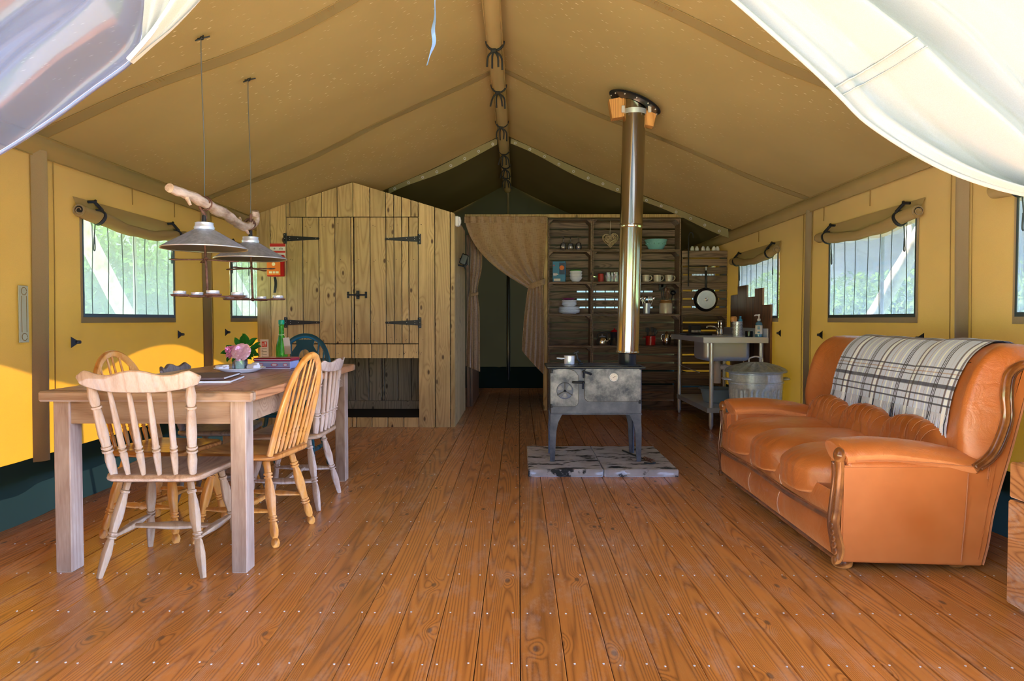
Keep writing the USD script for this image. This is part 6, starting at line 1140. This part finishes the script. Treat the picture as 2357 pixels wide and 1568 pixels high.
def bloom(name, lab, c, r, tilt, mat, seed, stem_to):
    t = thing(name, lab, 'flower', c); g = random.Random(seed)
    part('stem', tube(bez([stem_to, (np.array(stem_to) + c) / 2 + (0, 0, .02), np.array(c) - (0, 0, .01)], 5), .0028, 6), 'leaf_house', t, True, True)
    n = 0
    for ring, (cnt, rad, lift, sz) in enumerate(((4, .12, .95, .34), (5, .26, .85, .44), (7, .42, .62, .56), (8, .62, .34, .62), (9, .80, .04, .66), (9, .92, -.22, .62))):
        for k in range(cnt):
            a = 2 * math.pi * (k + .5 * (ring % 2) + g.uniform(-.12, .12)) / cnt; open_ = .25 + .2 * ring
            def fn(u, v, a=a, rad=rad, lift=lift, sz=sz, open_=open_):
                aa = a + v * sz / max(rad, .3) * .55; rr = rad * (.55 + .45 * u) + .13 * u * u * open_; zz = lift * .5 + u * .42 * (1.05 - open_ * .75) - .10 * v * v * u - .06 * u ** 3 * ring * .4
                rr *= 1 - .10 * abs(v) ** 3; return (r * rr * math.cos(aa), r * rr * math.sin(aa), r * zz)
            m = grid(fn, np.linspace(0, 1, 6), np.linspace(-1, 1, 7)); m.apply_transform(tilt); part('petal', mv(m, *c), mat, t, True, True)
    core = tf(trimesh.creation.icosphere(2, r * .3), tilt); part('flower_heart', mv(core, *c), mat, t, True, True)
    return t
bloom('camellia', 'large pale pink camellia facing the camera in the vase', np.array([-1.556, 3.96, .893]), .052, Rx(62), 'petal_pale', 1, VB + (.01, 0, .02))
bloom('camellia', 'smaller deeper pink camellia at the left of the vase', np.array([-1.622, 3.99, .892]), .044, Ry(-45) @ Rx(35), 'petal_deep', 2, VB + (-.01, 0, .02))
fo = thing('camellia_sprig', 'sprig of glossy green leaves rising behind the pink flowers', 'leaves', VB)
for k, (c, d, L) in enumerate([((-.02, .04, .13), (-.5, .2, .9), .06), ((.0, .04, .14), (.1, .1, 1), .07), ((.03, .03, .14), (.3, .0, 1), .075), ((.05, .03, .13), (.8, 0, .7), .08), ((.06, .02, .11), (1, .1, .25), .08), ((.07, .0, .10), (1, -.2, .05), .07), ((.06, 0, .09), (.8, -.4, -.2), .06), ((.05, -.01, .075), (.7, -.3, -.5), .055), ((-.04, .02, .11), (-.9, .1, .5), .06), ((-.06, 0, .10), (-1, -.1, .1), .06), ((-.05, -.02, .075), (-.4, -.5, -.6), .05), ((.0, -.04, .07), (-.2, -.6, -.7), .05), ((.08, .03, .12), (.7, .2, .7), .055), ((.09, .0, .085), (.9, -.3, .2), .05), ((.02, .06, .15), (-.2, .3, 1), .06)]):
    part('leaf', leaf(VB + np.array(c) * (.9, 1, 1.1), np.array(d) + (.25 * math.sin(k * 2.1), -.5, .25 * math.cos(k * 1.7)), (0.3 * math.sin(k), -.9, .6), L * .85, L * .30), 'leaf_house', fo, True, True)
part('twig', [tube([VB + (0.0, .01, .02), VB + (.01, .03, .09), VB + e], .002, 5) for e in ((.03, .04, .15), (.07, .02, .12), (-.05, .02, .11))], 'leaf_house', fo, True, True, kind='stuff')
for k, (dx, dy, rz, lab) in enumerate(((-.085, -.03, 20, 'crumpled white napkin on the plate left of the vase'), (.085, -.02, -15, 'crumpled white napkin on the plate right of the vase'))):
    n_ = thing('napkin', lab, 'napkin', (-1.575 + dx, 4.0 + dy, TZt + .0125)); part('napkin', mv(tf(wob(soft(.075, .05, .026 + .012 * k, .7, 10), .010, 30, k), Rz(rz), Ry(-12 * k)), 0, 0, .016 + .004 * k), 'lilac_white', n_, True); part('fold', mv(tf(wob(soft(.04, .03, .012, .6, 8), .005, 30, k + 5), Rz(rz + 30)), .012, 0, .028 + .012 * k), 'white_card', n_, True)
ti = thing('biscuit_tin', 'dark red and blue decorated tin box in front of the green bottle', 'tin', (-1.478, 4.33, TZt)); w, d_, h_ = .112, .08, .05
part('body', rbx(-w, w, -d_, d_, 0, h_, .008), 'tin_blue', ti, 30); part('lid', rbx(-w - .003, w + .003, -d_ - .003, d_ + .003, h_ - .002, h_ + .018, .007), 'tin_red', ti, 30)
for z0, z1, mt in ((.002, .006, 'tin_white'), (.010, .013, 'tin_red'), (.0405, .044, 'tin_white')): part('band', bx(-w + .006, w - .006, -d_ - .001, -d_ + .004, z0, z1), mt, ti)
for k, x in enumerate((-.068, .012, .078)): part('ornament', [mv(tf(extr(affinity.scale(Point(0, 0).buffer(.013), 1.6 if k == 1 else 1.1, .8), .001), Rx(90)), x, -d_ - .0005, .027)], 'tin_pink', ti); part('ornament', [mv(tf(extr(affinity.scale(Point(0, 0).buffer(.009), 1.6 if k == 1 else 1.1, .8), .0012), Rx(90)), x, -d_ - .001, .027)], 'tin_white', ti)
part('lid_stripe', bx(-w + .004, w - .004, -d_ - .0042, -d_ + .0, h_ + .006, h_ + .010), 'tin_white', ti)
bt = thing('green_bottle', 'green glass bottle with a brown paper tag standing behind the tin', 'bottle', (-1.505, 4.50, TZt))
part('glass', lathe([(0, .006), (.024, .0), (.034, .003), (.036, .012), (.0365, .10), (.034, .13), (.024, .17), (.0165, .20), (.0150, .25), (.0165, .252), (.0165, .268), (0, .268)], 32), 'green_glass', bt, True); part('cap', lathe([(.0172, .2685), (.0185, .27), (.0185, .292), (.0165, .296), (0, .297)], 24), 'green_cap', bt, 40)
part('paper_tag', tf(mv(grid(lambda a, b: (-.02 + .04 * a, -.002 + .010 * math.sin(math.pi * b), -.105 * b), np.linspace(0, 1, 4), np.linspace(0, 1, 8)), 0, 0, 0), Rz(8), Ry(-6), Tr(.040, -.034, .185)), 'paper_brown', bt, True); part('string', cat_([tube([(.019 * math.cos(a), .019 * math.sin(a), .205 + .004 * math.sin(a)) for a in np.linspace(0, 6.28, 20)], .0014, 5), tube([(.016, -.012, .204), (.028, -.026, .196), (.038, -.034, .184)], .0013, 5)]), 'string', bt, True, kind='stuff')
# notebooks
for nm, lab, z0, h2, mt, rz, dx, s in (('notebook', 'brown card notebook lying under the darker one on the table', 0, .013, 'card_brown', 10, 0, 1.0), ('notebook', 'dark brown notebook lying on top of the other on the table', .0165, .012, 'card_dark', 8, -.02, .95)):
    nb = thing(nm, lab, 'notebook', (-1.50 + dx, 3.455, TZt + z0), rz); a, b_ = .125 * s, .165 * s
    part('cover', bx(-a, a, -b_, b_, 0, .002, .0008), mt, nb); part('pages', bx(-a + .004, a - .004, -b_ + .004, b_ - .004, .0022, h2 - .0022), 'pages', nb); part('cover', bx(-a, a, -b_, b_, h2 - .002, h2, .0008), mt, nb); z0 < .01 or part('spine', rbx(-a, a, -b_ - .004, -b_ + .003, 0, h2, .0028), mt, nb)
pe = thing('pen', 'black pen lying on the table left of the notebooks', 'pen', (-1.62, 3.33, TZt)); part('barrel', tf(rod((-.06, 0, .0045), (.06, 0, .0045), .0042, 8), Rz(60), Tr(-.05, .0, 0)), 'black_plastic', pe, True); part('tip', tf(rod((.06, 0, .0045), (.074, 0, .0045), .002, 6), Rz(60), Tr(-.05, .0, 0)), 'steel', pe, True)

# ---------------------------------------------------------------- rolled blinds over the windows, toggles, tapes, ridge
def blind(X, sg, y0, y1, lab, seed):
    """A canvas blind rolled up over a window, tied twice with black webbing."""
    b = thing('rolled_blind', lab, 'blind', (X, (y0 + y1) / 2, WZ1)); ya, yb = y0 - .09, y1 + .10; xo = X + sg * .055; g = random.Random(seed)
    zc = lambda y: WZ1 - .018 - .055 * max(0, math.sin(math.pi * (y - ya) / (yb - ya))) ** 1.3 - .0 
    part('top_flap', grid(lambda y, t: (X + sg * (.014 + .03 * t), y, WZ1 + .065 + (zc(y) + .01 - WZ1 - .065) * t), np.linspace(ya, yb - .06, 26), np.linspace(0, 1, 5)), 'canvas_trim', b, True, True)
    P = [(xo + .004 * sg * math.sin(y * 11 + seed), y, zc(y) + .004 * math.sin(y * 17)) for y in np.linspace(ya, yb, 34)]; m = tube(P, .037 + .004 * np.sin(np.linspace(0, 9, 34)), 18); v = np.array(m.vertices)
    part('roll', wob(m, .006, 9, seed), 'canvas_trim', b, 50, True)
    for y, s in ((ya - .001, 1), (yb + .001, -1)): part('roll_end', tube([(xo + math.cos(a) * (.010 + .0042 * a / 1.6) * 1.0, y - .004 * s, zc(y) + math.sin(a) * (.010 + .0042 * a / 1.6)) for a in np.linspace(0, 10, 50)], .0032, 5), 'canvas_band', b, True, True); part('roll_core', mv(tf(lathe([(0, 0), (.024, 0), (.024, .006)], 20), Rx(90)), xo, y + (0.003 if s < 0 else -.0), zc(y)), 'black_web', b, False, True)
    for q in (.13, .87):
        y = ya + (yb - ya) * q; c = zc(y)
        part('tie', [tube([(xo + sg * .047 * math.cos(a), y + .012 * math.sin(a * 2) + .01, c + .045 * math.sin(a)) for a in np.linspace(-2.6, 1.8, 20)], .006, 6, sx=2.0), tube(bez([(X + sg * .04, y, WZ1 + .06), (X + sg * .05, y + .01, WZ1 + .045), (xo + sg * .03, y + .01, c + .04)], 5), .010, 6), tube([(X + sg * .03, y - .045, WZ1 + .052), (X + sg * .045, y, WZ1 + .06), (X + sg * .03, y + .03, WZ1 + .07)], .010, 6)], 'black_web', b, True, True, kind='stuff')
        part('hanging_cord', tube(bez([(X + sg * .02, y + .04, c - .03), (X + sg * .018, y + .03, c - .12), (X + sg * .018, y + .022, c - .19), (X + sg * .018, y + .03, c - .205), (X + sg * .018, y + .038, c - .19), (X + sg * .018, y + .034, c - .12)], 5), .0035, 5), 'dark_web', b, True, True)
blind(XL, 1, *WIN_L[0][:2], 'rolled canvas blind above the window next to the near left post', 1)
blind(XL, 1, WIN_L[1][0], 6.93, 'rolled canvas blind above the window cut off by the cabin', 2)
blind(XR, -1, *WIN_R[2][:2], 'rolled canvas blind above the window over the sink', 3)
blind(XR, -1, *WIN_R[1][:2], 'rolled canvas blind above the window over the sofa', 4)
blind(XR, -1, *WIN_R[0][:2], 'rolled canvas blind above the window at the right edge', 5)
for k, (px_, py_2, X, lab) in enumerate(((170, 788, XL, 'black wall toggle left of the near left window, the lowest'), (413, 770, XL, 'black wall toggle under the far corner of the near left window'), (521, 765, XL, 'black wall toggle under the window cut off by the cabin'), (1795, 767, XR, 'black wall toggle right of the sink splashback'), (1890, 771, XR, 'black wall toggle left of the sofa window'), (2121, 779, XR, 'black wall toggle just above the plaid throw'))):
    c = atX(px_, py_2, X + (.02 if X < 0 else -.02)); s = 1 if X < 0 else -1
    t = thing('wall_toggle', lab, 'toggle', c, group=None); part('webbing', hull([c + (0, -.028, -.034), c + (0, -.028, .034), c + (s * .004, -.025, .03), c + (s * .010, .03, .005), c + (s * .010, .03, -.005), c + (s * .004, -.025, -.03)]), 'black_web', t, False, True); part('button', tf(rbx(-.009, .014, -.018, .018, -.011, .011, .008), Tr(*(c + (s * .012, .02, .0)))), 'black_plastic', t, True, True)
c = atX(55, 722, XL + .03); bk = thing('strap_patch', 'long grey-green canvas strap patch stitched on the near left wall', 'strap', c); part('patch', bx(c[0] - .012, c[0] - .004, c[1] - .030, c[1] + .045, c[2] - .155, c[2] + .15, .003), 'strap_canvas', bk, False, True)
part('stitching', [tube([(c[0] - .003, c[1] + .008 + .02 * math.cos(a), c[2] + z + .02 * math.sin(a)) for a in np.linspace(0, 6, 14)], .002, 4) for z in (-.125, .12)] + [rod((c[0] - .003, c[1] + e, c[2] - .10), (c[0] - .003, c[1] + e, c[2] + .095), .0018, 4) for e in (-.012, .026)], 'canvas_seam', bk, True, True, kind='stuff')
# ridge sleeve with black bows
rs_ = struct_group('trim_1', 'canvas sleeve along the ridge')
part('ridge_sleeve', tube([(XM + .006 * math.sin(y * 2), y, ZR - .09 + .006 * math.sin(y * 5)) for y in np.arange(YF - .2, YB, .12)], .058, 14), 'canvas_trim', rs_, True); part('ridge_cord', [tube([(XM + s * .055, y, ZR - .115 + .006 * math.sin(y * 5)) for y in np.arange(YF - .2, YB, .2)], .006, 5) for s in (-1, 1)], 'canvas_seam', rs_, True)
for k, y in enumerate((5.26, 6.22, 7.34, 8.55, 9.35, 10.0)):
    lab = f'black webbing bow tied round the ridge sleeve, {("nearest the camera", "second from the camera", "third from the camera", "fourth, where the roof strips meet", "fifth from the camera", "farthest, in the dark")[k]}'
    t = thing('ridge_tie', lab, 'tie', (XM, y, ZR - .15), group=None); z = ZR - .09; g = random.Random(k)
    part('band', tube([(XM + .064 * math.cos(a), y, z + .064 * math.sin(a)) for a in np.linspace(math.pi, 2 * math.pi, 16)], .009, 6), 'black_web', t, True, True); part('knot', mv(rbx(-.022, .022, -.014, .014, -.014, .014, .01), XM - .01, y - .01, z - .07), 'black_web', t, True, True)
    for dx, L in ((-.05, .12), (-.02, .13), (.02, .12), (.045, .14)): part('tail', tube(bez([(XM - .01, y - .012, z - .07), (XM + dx, y - .016, z - .09 - .2 * L), (XM + dx * 1.3 + g.uniform(-.01, .01), y - .014, z - .07 - L)], 5), .008, 6, sx=.35), 'black_web', t, True, True)
# eyelet strips where the inner roof is joined
for side, X0 in ((-1, XL), (1, XR)):
    fn, ts = slope(side, X0, None, .0); es = thing('eyelet_strip', f'canvas strip with brass eyelets hanging from the {("left", "right")[side > 0]} roof slope', 'canvas strip', (0, 8.3, 2.5))
    def sp_(t, v): p = np.array(fn(8.22, t)); return p + np.array([0, .015 * math.sin(t * 20) - .03 * v, -.003 - (.085 + .02 * math.sin(t * 11 + side)) * v])
    part('strip', grid(sp_, np.linspace(.47 if side < 0 else .02, .97, 60), np.linspace(0, 1, 4)), 'canvas_strip', es, True, True)
    part('eyelet', [mv(tf(lathe([(.008, 0), (.012, .002), (.016, 0)], 14), Rx(90)), *(np.array(sp_(t, .6)) - (0, .006, 0))) for t in np.linspace(.50 if side < 0 else .06, .95, 8 if side < 0 else 15)], 'zinc_nail', es, True, True, kind='stuff')

# ---------------------------------------------------------------- the door flaps tied back at the front
def flap(name, lab, edge, outer, mat, waves, seed, cat='tent flap', hem=True):
    """A heavy sheet hung across an upper corner of the entrance: from its free edge to where it is fastened."""
    f = thing(name, lab, cat, (np.mean([p[0] for p in edge]), YF, np.mean([p[2] for p in edge]))); E, O = bez(edge, 10), bez(outer, 10)
    n = 60; E = np.array([[np.interp(s, np.linspace(0, 1, len(E)), E[:, k]) for k in range(3)] for s in np.linspace(0, 1, n)]); O = np.array([[np.interp(s, np.linspace(0, 1, len(O)), O[:, k]) for k in range(3)] for s in np.linspace(0, 1, n)])
    def fn(i, t):
        s = i / (n - 1); p = E[int(i)] * (1 - t) + O[int(i)] * t; w = min(1, t / .07) * sum(a * math.sin(fq * t * math.pi + ph + sk * s) for a, fq, ph, sk in waves)
        roll = .035 * math.exp(-(t / .05) ** 2); return p + np.array([0, w * (1 - .5 * t) - roll * 0, 0])
    m = grid(fn, range(n), np.linspace(0, 1, 70)); part('sheet', m, mat, f, True, True)
    if hem: part('hem_roll', tube([fn(i, 0) for i in range(n)], .006, 8), mat, f, True, True)
    return f, fn
FY = 1.85; A = lambda px, py, Y=FY: atY(px, py, Y)
rf, rfn = flap('door_flap', 'white canvas door flap gathered across the upper right corner', [A(1560, -110), A(1690, 0), A(1860, 150), A(1935, 222), A(2000, 285), A(2120, 362), A(2230, 412), A(2360, 448), A(2520, 470)], [A(1900, -330), A(2100, -250), A(2300, -150), A(2450, -60), A(2560, 30), A(2640, 140), A(2680, 260), A(2700, 360), A(2720, 430)], 'canvas_white', [(.045, 5.0, .4, -1.5), (.03, 9.0, 1.1, 2.0), (.014, 17.0, 0, 3.0)], 3)
part('seam', [tube([np.array(rfn(i, t)) - (0, .002, 0) for t in np.linspace(.0, .32, 30)], r, 5) for i, r in ((20, .003), (22, .0018))], 'canvas_white', rf, True, True, kind='stuff')
lf, lfn = flap('clear_door_flap', 'clear plastic window flap gathered across the upper left corner', [A(-160, 440), A(0, 352), A(120, 275), A(215, 205), A(300, 142), A(328, 95), A(338, 0), A(350, -120)], [A(-420, 300), A(-400, 200), A(-380, 60), A(-320, -60), A(-200, -160), A(-60, -220), A(100, -250), A(240, -260)], 'pvc', [(.05, 4.0, .9, 1.2), (.014, 9.0, 0, -2.0), (.005, 19, .5, 3.0)], 5)
lb, lbn = flap('door_flap_edge', 'cream canvas border of the clear plastic flap at the upper left', [A(300, 143, FY - .01), A(345, 105, FY - .01), A(400, 60, FY - .01), A(460, 0, FY - .01), A(560, -110, FY - .01)], [A(302, 140, FY - .012), A(326, 95, FY - .012), A(331, 55, FY - .012), A(336, 0, FY - .012), A(345, -120, FY - .012)], 'canvas_white', [(.012, 3, .3, 1.0), (.006, 9, 0, 1)], 6, hem=False)
part('zip', tube([np.array(lbn(i, .45)) - (0, .004, 0) for i in range(0, 60, 3)], .006, 5), 'lilac_white', lb, True, True)
tp = thing('hanging_tape', 'faded blue tape hanging from the top of the entrance', 'tape', A(990, 100, 1.8)); Q = [A(1003, -300, 1.8), A(1003, -60, 1.8), A(1001, 0, 1.8), A(1001, 40, 1.8), A(997, 70, 1.8), A(999, 98, 1.8), A(990, 125, 1.8), A(983, 150, 1.8)]
Qc = bez(Q, 6); part('tape', thick(grid(lambda i, v: Qc[int(i)] + np.array([(v - .5) * .010 * (.6 + .4 * math.cos(i * .25)), (v - .5) * .008 * math.sin(i * .25), 0]), range(len(Qc)), (0, 1)), .0015), 'tape_blue', tp, True, True)
